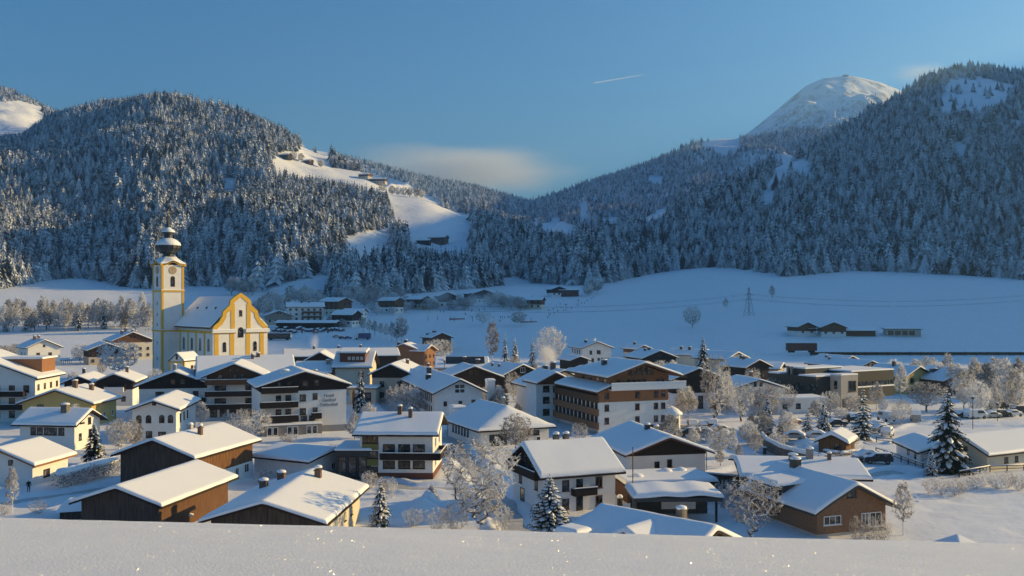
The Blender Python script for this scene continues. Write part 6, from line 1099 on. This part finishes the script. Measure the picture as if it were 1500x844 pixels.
car('car', 'black_paint', 1226, 624, 10, 'black car at the foot of the concrete stair tower', G2, .14); car('suv', 'black_paint', 1244, 617, 100, 'dark car half hidden behind the pale pine', G2); car('car', 'red_paint', 1160, 622, 30, 'reddish car under snow behind the dark columnar conifer', G2); car('van', 'white_paint', 1298, 618, 100, 'white van near the ochre house', G2, .2); car('car', 'silver_paint', 1292, 634, 20, 'silver car in the front of the small row near the pale pine', G2); car('car', 'black_paint', 1288, 626, 15, 'dark car behind the silver one near the pale pine', G2, .2); car('suv', 'white_paint', 1300, 640, 60, 'white tall car left above the whitewashed shed', G2)
G3 = 'cars on the right car park'
car('van', 'silver_paint', 1341, 617, 70, 'grey van standing alone on the right car park', G3, .25)
for px, py, k, pm, l in ((1412, 612, 'car', 'black_paint', 'dark car just right of the tallest spruce'), (1429, 614, 'van', 'white_paint', 'white box van right of the tallest spruce'), (1453, 612, 'car', 'silver_paint', 'silver car with cleared windows in the middle of the right row'), (1466, 611, 'suv', 'black_paint', 'dark tall car right of the silver one in the right row'), (1484, 610, 'car', 'white_paint', 'white car near the right end of the right row'), (1463, 600, 'van', 'black_paint', 'black van in the rear row under the frosted grove'), (1496, 606, 'van', 'black_paint', 'black van cut by the right edge of the car park')): car(k, pm, px, py, 20 if k == 'car' else 15, l, G3, .25 if 'white' in pm or 'silver' in pm else .1)
car('suv', 'blue_paint', 654, 668, 75, 'dark blue car in the shade right of the green-panelled house', None, .15)
rc = random.Random(12)
for i in range(24): px = 402 + i * 4.3; car(rc.choice(['car', 'suv', 'car']), rc.choice(['black_paint', 'silver_paint', 'black_paint', 'blue_paint', 'red_paint']), px, rc.uniform(482, 488.5), 80 + rc.uniform(-8, 8), 'small snowy car on the crowded lot below the shaded inn', 'cars on the lot below the shaded inn', .2)
for px, py, pm, l in ((493, 494.5, 'silver_paint', 'silver car standing apart on the snowy lot'), (502, 496.5, 'black_paint', 'dark car, left of two near the lorry'), (510, 496.5, 'blue_paint', 'dark blue car, right of two near the lorry')): car('car', pm, px, py, 5, l, None, .12)
# coach, lorry and goods wagon
def long_vehicle(name, label, cat, px, py, ang, L_, W_, H_, m, cab=None, win=True):
    X, Y = at(px, py); r = empty(name, (X, Y, ground(X, Y)), math.radians(ang), label, cat); b = MB(); b.box(-L_ / 2, L_ / 2 - (2.2 if cab else 0), -W_ / 2, W_ / 2, .55, H_); bo = b.build('body', M[m], r, bevel=.12)
    if cab: MB().box(L_ / 2 - 2.1, L_ / 2, -W_ / 2 + .05, W_ / 2 - .05, .5, 2.7).build('cab', M[cab], r, bevel=.15); MB().box(L_ / 2 - .3, L_ / 2 + .02, -W_ / 2 + .2, W_ / 2 - .2, 1.5, 2.4).build('windscreen', M['glass'], r)
    if win: MB().box(-L_ / 2 + .4, L_ / 2 - .5, -W_ / 2 - .02, W_ / 2 + .02, 1.6, 2.7).build('side_window', M['glass'], bo); MB().box(L_ / 2 - .1, L_ / 2 + .02, -W_ / 2 + .15, W_ / 2 - .15, 1.2, 2.9).build('windscreen', M['white_trim'], bo)
    for x in (-L_ * .34, L_ * .34):
        for s in (-1, 1): t = MB(); t.prism([(.5 * math.cos(a * .5236), .5 * math.sin(a * .5236)) for a in range(12)], lambda p, sd: (x + p[0], s * (W_ / 2 - .15) + (-.16 if sd == 0 else .16), .5 + p[1])); t.build('wheel', M['tyre'], r)
    slab('snow_cover', lambda x, y: H_ + 0 * x, -L_ / 2 + .1, L_ / 2 - (2.3 if cab else .1), -W_ / 2 + .1, W_ / 2 - .1, .2, 0, M['snow'], bo, 5, 3, round_=.25, noise=.04, seed=2); return r
long_vehicle('coach', 'dark grey coach parked right of the church front', 'coach', 409, 498, -2, 12.5, 2.5, 3.5, 'dark_metal')
long_vehicle('lorry', 'blue-sided lorry on the snowy lot beside the lane trees', 'lorry', 531, 497.5, 178, 8.5, 2.4, 3.4, 'blue_paint', 'white_paint', False)
X, Y = px_x(1174, 436), 436
wg = empty('goods_wagon', (X, Y, ground(X, Y) + 1.0), 0, 'dark maroon goods wagon standing on the railway behind the village', 'goods wagon'); MB().box(-6.8, 6.8, -1.4, 1.4, .8, 4.2).build('body', M['red_brown'], wg, bevel=.15)
b = MB(); [b.box(x - .06, x + .06, -1.45, -1.401, .9, 4.1) for x in np.linspace(-6, 6, 11)]; b.build('side_rib', M['wood_dark'], wg)
for x in (-4.6, 4.6): MB().box(x - 1.3, x + 1.3, -1.1, 1.1, 0, .75).build('bogie', M['tyre'], wg)
rl = MB(); rl.prism([(-1.0, -.3), (3.6, -.3), (2.8, .95), (-.2, .95)], lambda p, s: (-60 if s == 0 else 320, p[0], p[1])); o = tag(rl.build('railway_embankment', M['snow_ground']), kind='structure'); o.location = (100, 435, ground(100, 435))
b = MB(); b.box(-60, 130, -.1, .1, .2, 1.5); [b.box(x - .1, x + .1, -.14, .14, -.4, 1.7) for x in range(-60, 131, 5)]; o = tag(b.build('railway_fence', M['wood_dark']), 'long dark railway fence across the blue meadow at the right', 'fence'); o.location = (195, 432.5, ground(195, 432))
# ---------------------------------------------------------------- masts, lamps, poles
X, Y = at(1097, 463); b = MB(); H_ = 17.0
def wd(z): return 1.9 * (1 - z / H_) ** 1.3 + .28
zs_ = [0, 3, 6, 9, 12, 14.5, H_]
for sx in (-1, 1):
    for sy in (-1, 1): b.tube([(sx * wd(z), sy * wd(z), z) for z in zs_], [.11] * len(zs_), 4)
for z0, z1 in zip(zs_[:-1], zs_[1:]):
    for s in (-1, 1): b.tube([(-wd(z0), s * wd(z0), z0), (wd(z1), s * wd(z1), z1)], [.06, .06], 4); b.tube([(wd(z0), s * wd(z0), z0), (-wd(z1), s * wd(z1), z1)], [.06, .06], 4)
py_ = empty('power_pylon', (X, Y, ground(X, Y)), .4, 'steel lattice power pylon standing on the blue meadow', 'pylon'); b.build('lattice', M['metal'], py_); b = MB()
for z in (10.0, 13.0): b.tube([(-3.6, 0, z), (3.6, 0, z)], [.1, .1], 4)
b.build('cross_arm', M['metal'], py_)
for k, (z, x) in enumerate(((13, -3.4), (13, 3.4), (10, -3.4), (10, 3.4))):
    P0 = Vector((X + x, Y, ground(X, Y) + z)); w_ = MB()
    for dx, dz in ((-230, -2), (230, 6)): w_.tube([(0, 0, 0)] + [(dx * t, 22 * t, dz * t - 7 * 4 * t * (1 - t)) for t in np.linspace(.08, 1, 10)], [.045] * 11, 3)
    o = tag(w_.build('power_line', M['dark_metal']), ('upper left', 'upper right', 'lower left', 'lower right')[k] + ' power line wire hanging from the meadow pylon', 'power line', 'wires of the meadow pylon'); o.location = P0
def pole(px, py, h, label, r=.07, name='wooden_pole', cat='pole', Y=None, lamp=False):
    if Y is None: X, Y = at(px, py)
    X = px_x(px, Y); o = empty(name, (X, Y, ground(X, Y)), 0, label, cat); MB().tube([(0, 0, -.3), (0, 0, h)], [r, r * .8], 6).build('post', M['wood_brown' if not lamp else 'dark_metal'], o)
    if lamp: MB().lathe([(.1, h), (.28, h + .1), (.3, h + .45), (.05, h + .7)], 8).build('lantern', M['dark_metal'], o); MB().lathe([(.3, h + .5), (.3, h + .62), (.1, h + .8), (.02, h + .85)], 8).build('snow_cap', M['snow'], o, True)
    return o
pole(927, 749, 8.0, 'thin brown wooden pole in front of the carport'); pole(1035, 690, 2.9, 'short lamp post on the sunlit snow right of the white house', name='lamp_post', cat='lamp post', lamp=True); pole(651, 545, 9.0, 'old street lantern on a tall mast rising over the inn roof', .1, 'street_lantern', 'street lantern', Y=262, lamp=True); pole(1425, 628, 6.0, 'lamp post beside the white box van on the car park', name='lamp_post', cat='lamp post', lamp=True); pole(1461, 618, 3.5, 'low lamp post between the silver cars of the right row', name='lamp_post', cat='lamp post', lamp=True); pole(518, 600, 4.5, 'red banner pole beside the lettered hotel', .28, 'banner_pole')
for k, px in enumerate((441, 459, 479)):
    X, Y = at(px, 494); o = empty('flag_pole', (X, Y, ground(X, Y)), 0, 'flag pole with a narrow red and white banner on the snowy lot', 'flag pole', 'banner poles on the snowy lot'); MB().tube([(0, 0, 0), (0, 0, 5.0)], [.06, .05], 5).build('post', M['metal'], o); MB().box(.08, .95, -.02, .02, 2.2, 4.8).build('banner', M['red_paint'], o)
for k, (px, py, h) in enumerate(((804, 465, 10), (829, 456, 10), (847, 449, 10))):
    X, Y = at(px, py); o = empty('ski_lift_mast', (X, Y, ground(X, Y)), .9, ('lowest', 'middle', 'uppermost')[k] + ' mast of the drag lift on the ski meadow', 'lift mast', 'masts of the drag lift'); MB().tube([(0, 0, 0), (0, 0, h * .45)], [.16, .12], 6).build('post', M['metal'], o); MB().box(-1.5, 1.5, -.1, .1, h * .43, h * .48).build('cross_arm', M['metal'], o)
for k, (px, py) in enumerate(((660, 470), (665, 471), (627, 469.5), (641, 469.5), (692, 471), (778, 473))):
    X, Y = at(px, py); o = empty('lift_post', (X, Y, ground(X, Y)), 0, 'short post of the practice lift on the ski meadow', 'post', 'posts of the practice lift'); MB().tube([(0, 0, 0), (0, 0, 3.0)], [.14, .1], 5).build('post', M['red_paint' if k == 3 else 'dark_metal'], o)
M['net'] = mat('orange_net', (.30, .08, .04), .8)
for k, (a, c, l) in enumerate((((658, 468.5), (681, 468), 'long orange safety net on the ski meadow, left of the trees'), ((763, 473), (787, 472), 'orange safety net beside the darker round tree'))):
    P0, P1 = at(*a), at(*c); b = MB(); d = Vector(P1) - Vector(P0); n = 6
    for i in range(n): p, q = d * i / n, d * (i + .96) / n; b.v += [(p.x, p.y, 0), (q.x, q.y, 0), (q.x, q.y, .8), (p.x, p.y, .9), (p.x, p.y + .05, 0), (q.x, q.y + .05, 0), (q.x, q.y + .05, .8), (p.x, p.y + .05, .9)]; o_ = 8 * i; b.f += [tuple(o_ + j for j in f) for f in ((0, 1, 2, 3), (5, 4, 7, 6), (3, 2, 6, 7), (0, 3, 7, 4), (1, 5, 6, 2))]
    o = tag(b.build('safety_net', M['net']), l, 'safety net'); o.location = (P0[0], P0[1], ground(*P0))
# ---------------------------------------------------------------- people: one skinned body, posed standing or skiing
M['clothes'] = mat('dark_clothes', (.022, .024, .030), .9, .1, var=.3, vscale=3); M['skin'] = mat('skin', (.45, .27, .19), .6)
def person_mesh(name, J, E, R):
    me = bpy.data.meshes.new(name); me.from_pydata(J, E, []); o = link(bpy.data.objects.new('person', me)); o.modifiers.new('skin', 'SKIN'); sv = me.skin_vertices[0].data
    for i, r in enumerate(R): sv[i].radius = (r, r * .85); sv[i].use_root = (i == 0)
    s = o.modifiers.new('sub', 'SUBSURF'); s.levels = 1; s.render_levels = 1
    dg = bpy.context.evaluated_depsgraph_get(); m2 = bpy.data.meshes.new_from_object(o.evaluated_get(dg)); bpy.data.objects.remove(o); m2.name = name; m2.materials.clear(); m2.materials.append(M['clothes']); m2.materials.append(M['skin'])
    for p in m2.polygons: p.material_index = 1 if p.center.z > 1.5 * (max(j[2] for j in J) / 1.70) and p.center.y < .02 and p.center.z < 1.66 else 0; p.use_smooth = True
    return m2
E_ = [(0, 1), (1, 2), (2, 3), (3, 4), (2, 5), (5, 6), (6, 7), (2, 8), (8, 9), (9, 10), (0, 11), (11, 12), (12, 13), (13, 14), (0, 15), (15, 16), (16, 17), (17, 18)]
R_ = [.15, .15, .16, .06, .105, .075, .055, .05, .075, .055, .05, .10, .075, .055, .05, .10, .075, .055, .05]
stand = person_mesh('standing_person', [(0, 0, .95), (0, 0, 1.15), (0, 0, 1.38), (0, -.01, 1.50), (0, -.02, 1.63), (.21, 0, 1.38), (.27, .02, 1.12), (.26, -.08, .88), (-.21, 0, 1.38), (-.27, .02, 1.12), (-.25, -.1, .9), (.10, 0, .88), (.12, -.03, .48), (.12, .02, .09), (.13, -.12, .05), (-.10, 0, .88), (-.12, .03, .48), (-.12, .08, .09), (-.13, -.06, .05)], E_, R_)
skiing = person_mesh('skiing_person', [(0, .08, .85), (0, .02, 1.03), (0, -.10, 1.24), (0, -.16, 1.36), (0, -.20, 1.48), (.21, -.1, 1.22), (.32, -.22, 1.0), (.36, -.42, .92), (-.21, -.1, 1.22), (-.32, -.22, 1.0), (-.36, -.42, .92), (.10, .08, .8), (.13, -.14, .48), (.13, .04, .1), (.13, -.12, .06), (-.10, .08, .8), (-.13, -.14, .48), (-.13, .04, .1), (-.13, -.12, .06)], E_, R_)
def person(me, px, py, ang, label, group=None, skis=False):
    X, Y = at(px, py); o = tag(link(bpy.data.objects.new('person', me)), label, 'person', group); o.location = (X, Y, ground(X, Y) + .03); o.rotation_euler = (0, 0, math.radians(ang)); return o
person(stand, 42, 722, 25, 'person in dark clothes standing in the snow by the broad white house at the left')
for i, (px, py) in enumerate(((657, 455), (662, 453.5), (691.5, 456), (701.5, 455.5), (709.5, 454), (681.5, 461.5), (688.7, 464.5), (691.5, 466.5), (722.7, 467), (733.3, 467), (736, 466.5), (739, 466.5), (744, 466.5), (746.3, 466.5), (732.3, 472), (645.5, 458), (649.5, 458), (629.5, 458.5), (810.5, 454.5), (812.3, 460.3), (815, 451), (817, 457.5), (820.7, 447), (825.5, 456.5), (837.5, 453.5), (851.5, 445.5), (856.2, 445.3), (866.5, 439.5), (869.3, 437), (802, 467), (681.6, 462.3), (691, 457.5), (702.2, 455.7), (709.6, 455), (806, 462), (822, 452), (845, 448), (860, 442), (755, 468), (771, 464))):
    person(skiing if i % 3 else stand, px, py, (i * 77) % 360, 'tiny dark-clothed skier on the shaded ski meadow', 'skiers on the meadow')
# ---------------------------------------------------------------- small garden things
for px, py, l in ((402, 660, 'snow-capped planter left on the terrace of the lettered hotel'), (420, 660, 'snow-capped planter right on the terrace of the lettered hotel')):
    X, Y = at(px, py); o = tag(MB().lathe([(.3, 0), (.42, .6), (.45, .62)], 10).build('planter', M['stone']), l, 'planter'); o.location = (X, Y, ground(X, Y)); MB().lathe([(.45, .6), (.5, .85), (.3, 1.1), (.02, 1.2)], 10).build('snow_cap', M['snow'], o, True)
X, Y = at(877, 741); bn = empty('bench', (X, Y, ground(X, Y)), .35, 'dark wooden bench with snow along the wall of the white farmhouse', 'bench'); MB().box(-1.2, 1.2, -.25, .25, .4, .48).build('seat', M['wood_brown'], bn); MB().box(-1.2, 1.2, .26, .32, .55, .9).build('backrest', M['wood_brown'], bn); MB().box(-1.15, 1.15, -.23, .24, .484, .62).build('snow_cover', M['snow'], bn, bevel=.04)
for x in (-1, 1): MB().box(x - .06, x + .06, -.2, .2, -.1, .396).build('leg', M['wood_brown'], bn)
X, Y = at(908, 741); b = MB().lathe([(.34, 0), (.34, .95), (.3, 1.0)], 10); o = tag(b.build('rain_barrel', M['wood_grey']), 'rain barrel with a snow cap at the corner of the white farmhouse', 'barrel'); o.location = (X, Y, ground(X, Y)); MB().lathe([(.36, .98), (.38, 1.2), (.2, 1.4), (.02, 1.45)], 10).build('snow_cap', M['snow'], o, True)
X, Y = at(1120, 663); o = tag(MB().box(-.25, .25, -.25, .25, -.1, 1.1).build('bin', M['dark_metal'], bevel=.05), 'small dark bin beside the stone wall', 'bin'); o.location = (X, Y, ground(X, Y)); MB().box(-.3, .3, -.3, .3, 1.104, 1.3).build('snow_cap', M['snow'], o, bevel=.07)
X, Y = at(1402, 797); hu = empty('garden_hut', (X, Y, -1.5), .5, 'hut roof tip poking over the snow slope at the lower right', 'hut'); MB().box(-1.3, 1.3, -1.3, 1.3, 0, 1.6).build('wall', M['wood_brown'], hu); b = MB(); b.v += [(-1.9, -1.9, 1.5), (1.9, -1.9, 1.5), (1.9, 1.9, 1.5), (-1.9, 1.9, 1.5), (0, 0, 2.6)]; b.f += [(0, 1, 4), (1, 2, 4), (2, 3, 4), (3, 0, 4), (3, 2, 1, 0)]; b.build('snow_cover', M['snow'], hu, bevel=.12)
for px, py, w_, h_, l in ((255, 760, 60, 9, 'snow mound roof just rising over the slope in front of the brown barn'), (118, 752, 30, 8, 'snow-covered shed roof at the left just above the slope')):
    X, Y = at(px, py); hu = empty('shed', (X, Y - 2, -.2), .3, l, 'shed'); k = w_ / 1400 * Y; MB().box(-k / 2, k / 2, -1.5, 1.5, 0, 1.3).build('wall', M['wood_grey'], hu); b = MB(); b.v += [(-k / 2 - .5, -2, 1.2), (k / 2 + .5, -2, 1.2), (k / 2 + .5, 2, 1.2), (-k / 2 - .5, 2, 1.2), (-k / 6, 0, 2.6), (k / 6, 0, 2.6)]; b.f += [(0, 1, 5, 4), (1, 2, 5), (2, 3, 4, 5), (3, 0, 4), (3, 2, 1, 0)]; b.build('snow_cover', M['snow'], hu, bevel=.15)
# heaps of cleared snow
rh = random.Random(8)
for px, py, rr, hh in ((616, 742, 3.0, 1.5), (628, 736, 2.2, 1.8), (1062, 640, 3.2, 1.6), (1082, 642, 2.8, 1.2), (1010, 655, 1.8, 1.0), (1178, 648, 2.2, .9), (1270, 646, 2.0, 1.0), (1300, 650, 2.2, .8), (1240, 672, 2.0, .6), (430, 690, 1.6, .7), (540, 680, 1.2, .8), (785, 668, 2.6, 1.6), (1320, 735, 1.0, .5), (1340, 728, 1.0, .5), (1236, 630, 1.8, .7), (1345, 735, .9, .4), (400, 672, 1.2, .8), (1180, 676, 1.0, .4)):
    X, Y = at(px, py); rr2 = rr; o = slab('snow_heap', lambda x, y: -.3 + hh * np.exp(-(x * x + y * y * 1.3) / (rr2 * .6) ** 2) + .12 * fbm(x / .8 + px, y / .8, 3, 4), -rr, rr, -rr, rr, .05, -.3, M['snow'], None, 9, 9, round_=.3); o.location = (X, Y, ground(X, Y)); tag(o, 'heap of cleared snow on the village ground', 'snow heap', 'heaps of cleared snow')
# ---------------------------------------------------------------- farms on the wooded shoulder
def hillz(key, X, Y): return float(HILLS[key][0](X, Y)[0])
def on_hill(key, px, py):
    lo, hi = 500.0, 4000.0
    for Yq in np.arange(700, 3500, 4.0):
        if hillz(key, px_x(px, Yq), Yq) > EYE + (HZ - py) / F * Yq: return px_x(px, Yq), Yq
    return px_x(px, 1500), 1500.0
def hill_house(key, px, py, W, L, he, pt, yaw, label, wall, clad=None, auto=''):
    X, Y = on_hill(key, px, py); r = empty('farmhouse', (X, Y, hillz(key, X, Y) - .5), math.radians(yaw), label, 'farmhouse'); fn, wt, hr = body(r, W, L, he, pt, 1.2, 1.2, wall, clad, he * .5 if clad else None); [autowins(r, f, W, L, he, wt, hr, pt, 1.6, 1.6, gap=4.5, frame='wood_dark') for f in auto]
hill_house('L1', 535, 262, 14, 18, 7, .35, 70, 'sunlit farmhouse, left of the long barn on the wooded shoulder', 'cream', 'wood_brown', 'FL')
hill_house('L1', 551, 269, 15, 34, 7, .30, 84, 'long barn with a bright snow roof on the wooded shoulder', 'beige', 'wood_grey', 'L')
hill_house('L1', 418, 233, 14, 18, 6, .40, 70, 'dark little farm at the top left of the sunlit clearing', 'wood_dark')
hill_house('L1', 452, 240, 12, 12, 5, .40, 70, 'small dark hay barn in the middle of the sunlit clearing', 'wood_brown')
hill_house('L1', 642, 357, 14, 20, 7, .40, 75, 'shaded farmhouse in the small clearing below the big sunlit field', 'wood_brown', None, 'L'); hill_house('L1', 621, 358, 10, 14, 4, .35, 80, 'low shaded shed left of the farmhouse in the small clearing', 'wood_dark')
hill_house('R2', 1100, 206, 18, 26, 8, .3, 80, 'tiny mountain hut on the snowy shoulder right of centre', 'wood_dark')
for k, (px, py) in enumerate(((488, 243), (500, 247), (516, 250), (574, 264), (583, 268), (592, 274), (430, 235), (441, 238), (470, 246), (560, 262), (600, 277), (610, 280), (618, 284))):
    X, Y = on_hill('L1', px, py); o = tag(link(bpy.data.objects.new('frosted_tree', BT['puff'][2])), 'frosted tree along the edge of the sunlit clearing on the wooded shoulder', 'tree', 'frosted trees along the sunlit clearing'); o.location = (X, Y, hillz('L1', X, Y)); o.scale = (14, 14, 15); o.rotation_euler = (0, 0, k)
# summit mast
Xs, Ys = px_x(1223, 4900), 4900.0; lo = hillz('P', Xs, Ys); tr_ = empty('transmitter_mast', (px_x(1223, 4700), 4700, hillz('P', px_x(1223, 4700), 4700)), 0, 'lift mast on the bare slope below the rounded summit', 'mast'); MB().tube([(0, 0, 0), (0, 0, 42)], [1.6, 1.0], 6).build('shaft', M['metal'], tr_)
X, Y = px_x(1238, 5200), 5190.0; hz_ = hillz('P', X, Y); sh = empty('summit_house', (X, Y, hz_), 0, 'small building on the very top of the rounded snowy summit', 'summit building'); MB().box(-13, 13, -6, 6, -6, 6).build('wall', M['stone'], sh); MB().box(-14, 14, -7, 7, 6.1, 8).build('snow_cover', M['snow'], sh, bevel=.8)
# ---------------------------------------------------------------- clouds, contrail and steam
def cloud(name, label, cat, c, r, dens, col=(1, 1, 1), scale=2.0, lo=.42, hi=.75, aniso=.3, seed=0, kind='stuff', step=None):
    bm = bmesh.new(); bmesh.ops.create_icosphere(bm, subdivisions=3, radius=1.0); me = bpy.data.meshes.new(name); bm.to_mesh(me); bm.free(); o = link(bpy.data.objects.new(name, me)); o.location = c; o.scale = r
    m = bpy.data.materials.new(name + '_vapour'); m.use_nodes = True; n = m.node_tree.nodes; l = m.node_tree.links; n.remove(n['Principled BSDF']); v = n.new('ShaderNodeVolumePrincipled'); v.inputs['Color'].default_value = (*col, 1); v.inputs['Anisotropy'].default_value = aniso
    tc = n.new('ShaderNodeTexCoord'); t = n.new('ShaderNodeTexNoise'); t.inputs['Scale'].default_value = scale; t.inputs['Detail'].default_value = 5; mp = n.new('ShaderNodeMapping'); mp.inputs['Location'].default_value = (seed, seed * .7, 0); l.new(tc.outputs['Object'], mp.inputs[0]); l.new(mp.outputs[0], t.inputs['Vector'])
    ln = n.new('ShaderNodeVectorMath'); ln.operation = 'LENGTH'; l.new(tc.outputs['Object'], ln.inputs[0]); f = n.new('ShaderNodeMapRange'); f.inputs['From Min'].default_value = 1.0; f.inputs['From Max'].default_value = .25; l.new(ln.outputs['Value'], f.inputs[0])
    mr = n.new('ShaderNodeMapRange'); mr.inputs['From Min'].default_value = lo; mr.inputs['From Max'].default_value = hi; a = n.new('ShaderNodeMath'); a.operation = 'MULTIPLY_ADD'; a.inputs[1].default_value = .45; l.new(f.outputs[0], a.inputs[0]); b2 = n.new('ShaderNodeMath'); b2.operation = 'MULTIPLY'; b2.inputs[1].default_value = .75; l.new(t.outputs['Fac'], b2.inputs[0]); l.new(b2.outputs[0], a.inputs[2]); l.new(a.outputs[0], mr.inputs[0])
    d = n.new('ShaderNodeMath'); d.operation = 'MULTIPLY'; l.new(mr.outputs[0], d.inputs[0]); d2 = n.new('ShaderNodeMath'); d2.operation = 'MULTIPLY'; d2.inputs[1].default_value = dens; l.new(f.outputs[0], d.inputs[1]); l.new(d.outputs[0], d2.inputs[0]); l.new(d2.outputs[0], v.inputs['Density']); l.new(v.outputs[0], n['Material Output'].inputs['Volume']); me.materials.append(m)
    return tag(o, label, cat, kind=kind)
def sky_at(px, py, Y): return (px_x(px, Y), Y, EYE + (HZ - py) / F * Y)
cloud('cloud', 'pale lens-shaped cloud over the valley notch', 'cloud', sky_at(662, 250, 8600), (1480, 650, 300), .0036, scale=1.9, seed=3, lo=.45, hi=.8)
cloud('cloud', 'small wisp of cloud rising behind the wooded peak at the right', 'cloud', sky_at(1352, 108, 8600), (360, 200, 130), .0020, scale=2.2, seed=9)
cloud('steam', 'puff of white steam drifting before the big frosted tree', 'steam', (px_x(801, 352), 352, EYE + (HZ - 521) / F * 352), (5.2, 4, 5.5), .55, scale=1.5, seed=5)
cloud('steam', 'thin plume of steam over the long snow roof right of the church', 'steam', (px_x(461, 330), 330, EYE + (HZ - 502) / F * 330), (2.4, 2, 4.5), .25, scale=1.8, seed=6)
cloud('smoke', 'bluish smoke drifting around the misty chalets below the spruce wood', 'smoke', (px_x(645, 640), 640, 29), (13, 9, 9), .05, scale=1.4, seed=7); cloud('smoke', 'bluish smoke in front of the broad low chalet below the spruce wood', 'smoke', (px_x(706, 640), 640, 26), (20, 9, 8), .045, scale=1.4, seed=8)
m = bpy.data.materials.new('contrail_vapour'); m.use_nodes = True; n = m.node_tree.nodes; n['Principled BSDF'].inputs['Alpha'].default_value = .12; n['Principled BSDF'].inputs['Base Color'].default_value = (.9, .9, .92, 1); n['Principled BSDF'].inputs['Roughness'].default_value = 1
A_c, B_c = Vector(sky_at(868, 122, 9500)), Vector(sky_at(946, 109, 10500)); b = MB(); b.tube([A_c.lerp(B_c, t) - A_c for t in (0, .05, .3, .6, .85, 1)], [3, 9, 8, 7, 5, 1], 8); o = tag(b.build('contrail', m, smooth=True), 'thin white contrail in the blue sky', 'contrail', kind='stuff'); o.location = A_c

# garden shrubs and small trees wherever there is room between the houses
rg = random.Random(21); n_ = 0; foot = [(r_.matrix_world.copy(), r_.location.copy(), math.radians(0) + r_.rotation_euler.z, W_, L_) for r_, f_, W_, L_, w_, h_ in HOUSES.values()] + [(None, Vector((21, 196, 0)), .35, 26, 36), (None, Vector((85, 243, 0)), .5, 40, 24), (None, Vector((CX0, CYC, 0)), CY, 34, 46), (None, Vector((54, 168, 0)), 0, 40, 12)]
while n_ < 95:
    Y = 118 + 215 * rg.random() ** .8; X = rg.uniform(-.5, .5) * Y
    if float(road_d(np.array(X), np.array(Y))) < 3.2: continue
    bad = False
    for _, c, a, W_, L_ in foot:
        dx, dy = X - c.x, Y - c.y; u, v = dx * math.cos(a) + dy * math.sin(a), -dx * math.sin(a) + dy * math.cos(a)
        if abs(u) < W_ / 2 + 1.6 and -L_ / 2 - 2.2 < v < L_ / 2 + 1.6: bad = True; break
    if bad or (X > 48 and Y < 140) or (-12 < X < 6 and 118 < Y < 140): continue
    k = rg.choice(['shrub', 'shrub2', 'puff', 'slim', 'broad2', 'puff2', 'vase2']); hm = rg.uniform(1.2, 2.6) if 'shrub' in k else rg.uniform(2.5, 7.0)
    tree(k, PX0 + F * X / Y, 0, hm * F / Y, hm * F / Y * (1.3 if 'shrub' in k else .7), 'small frosted tree in a garden between the village houses' if 'shrub' not in k else 'frosted shrub in a garden between the village houses', 'garden trees between the houses' if 'shrub' not in k else 'garden shrubs between the houses', Y=Y, parts=False); n_ += 1
HAZE = 0.000095
# ---------------------------------------------------------------- air
hm = bpy.data.materials.new('haze_air'); hm.use_nodes = True; hn = hm.node_tree.nodes; hn.remove(hn['Principled BSDF']); pv = hn.new('ShaderNodeVolumePrincipled')
pv.inputs['Color'].default_value = (.36, .65, 1.0, 1); pv.inputs['Density'].default_value = HAZE; pv.inputs['Anisotropy'].default_value = 0.6
hm.node_tree.links.new(pv.outputs[0], hn['Material Output'].inputs['Volume']); hm.cycles.homogeneous_volume = True
x0, x1, y0, y1, z0, z1 = -4200, 4200, -60, 7200, -12, 1160
mesh_obj('haze', [(x, y, z) for z in (z0, z1) for y in (y0, y1) for x in (x0, x1)], [(0, 2, 3, 1), (4, 5, 7, 6), (0, 1, 5, 4), (2, 6, 7, 3), (0, 4, 6, 2), (1, 3, 7, 5)], hm)['kind'] = 'stuff'
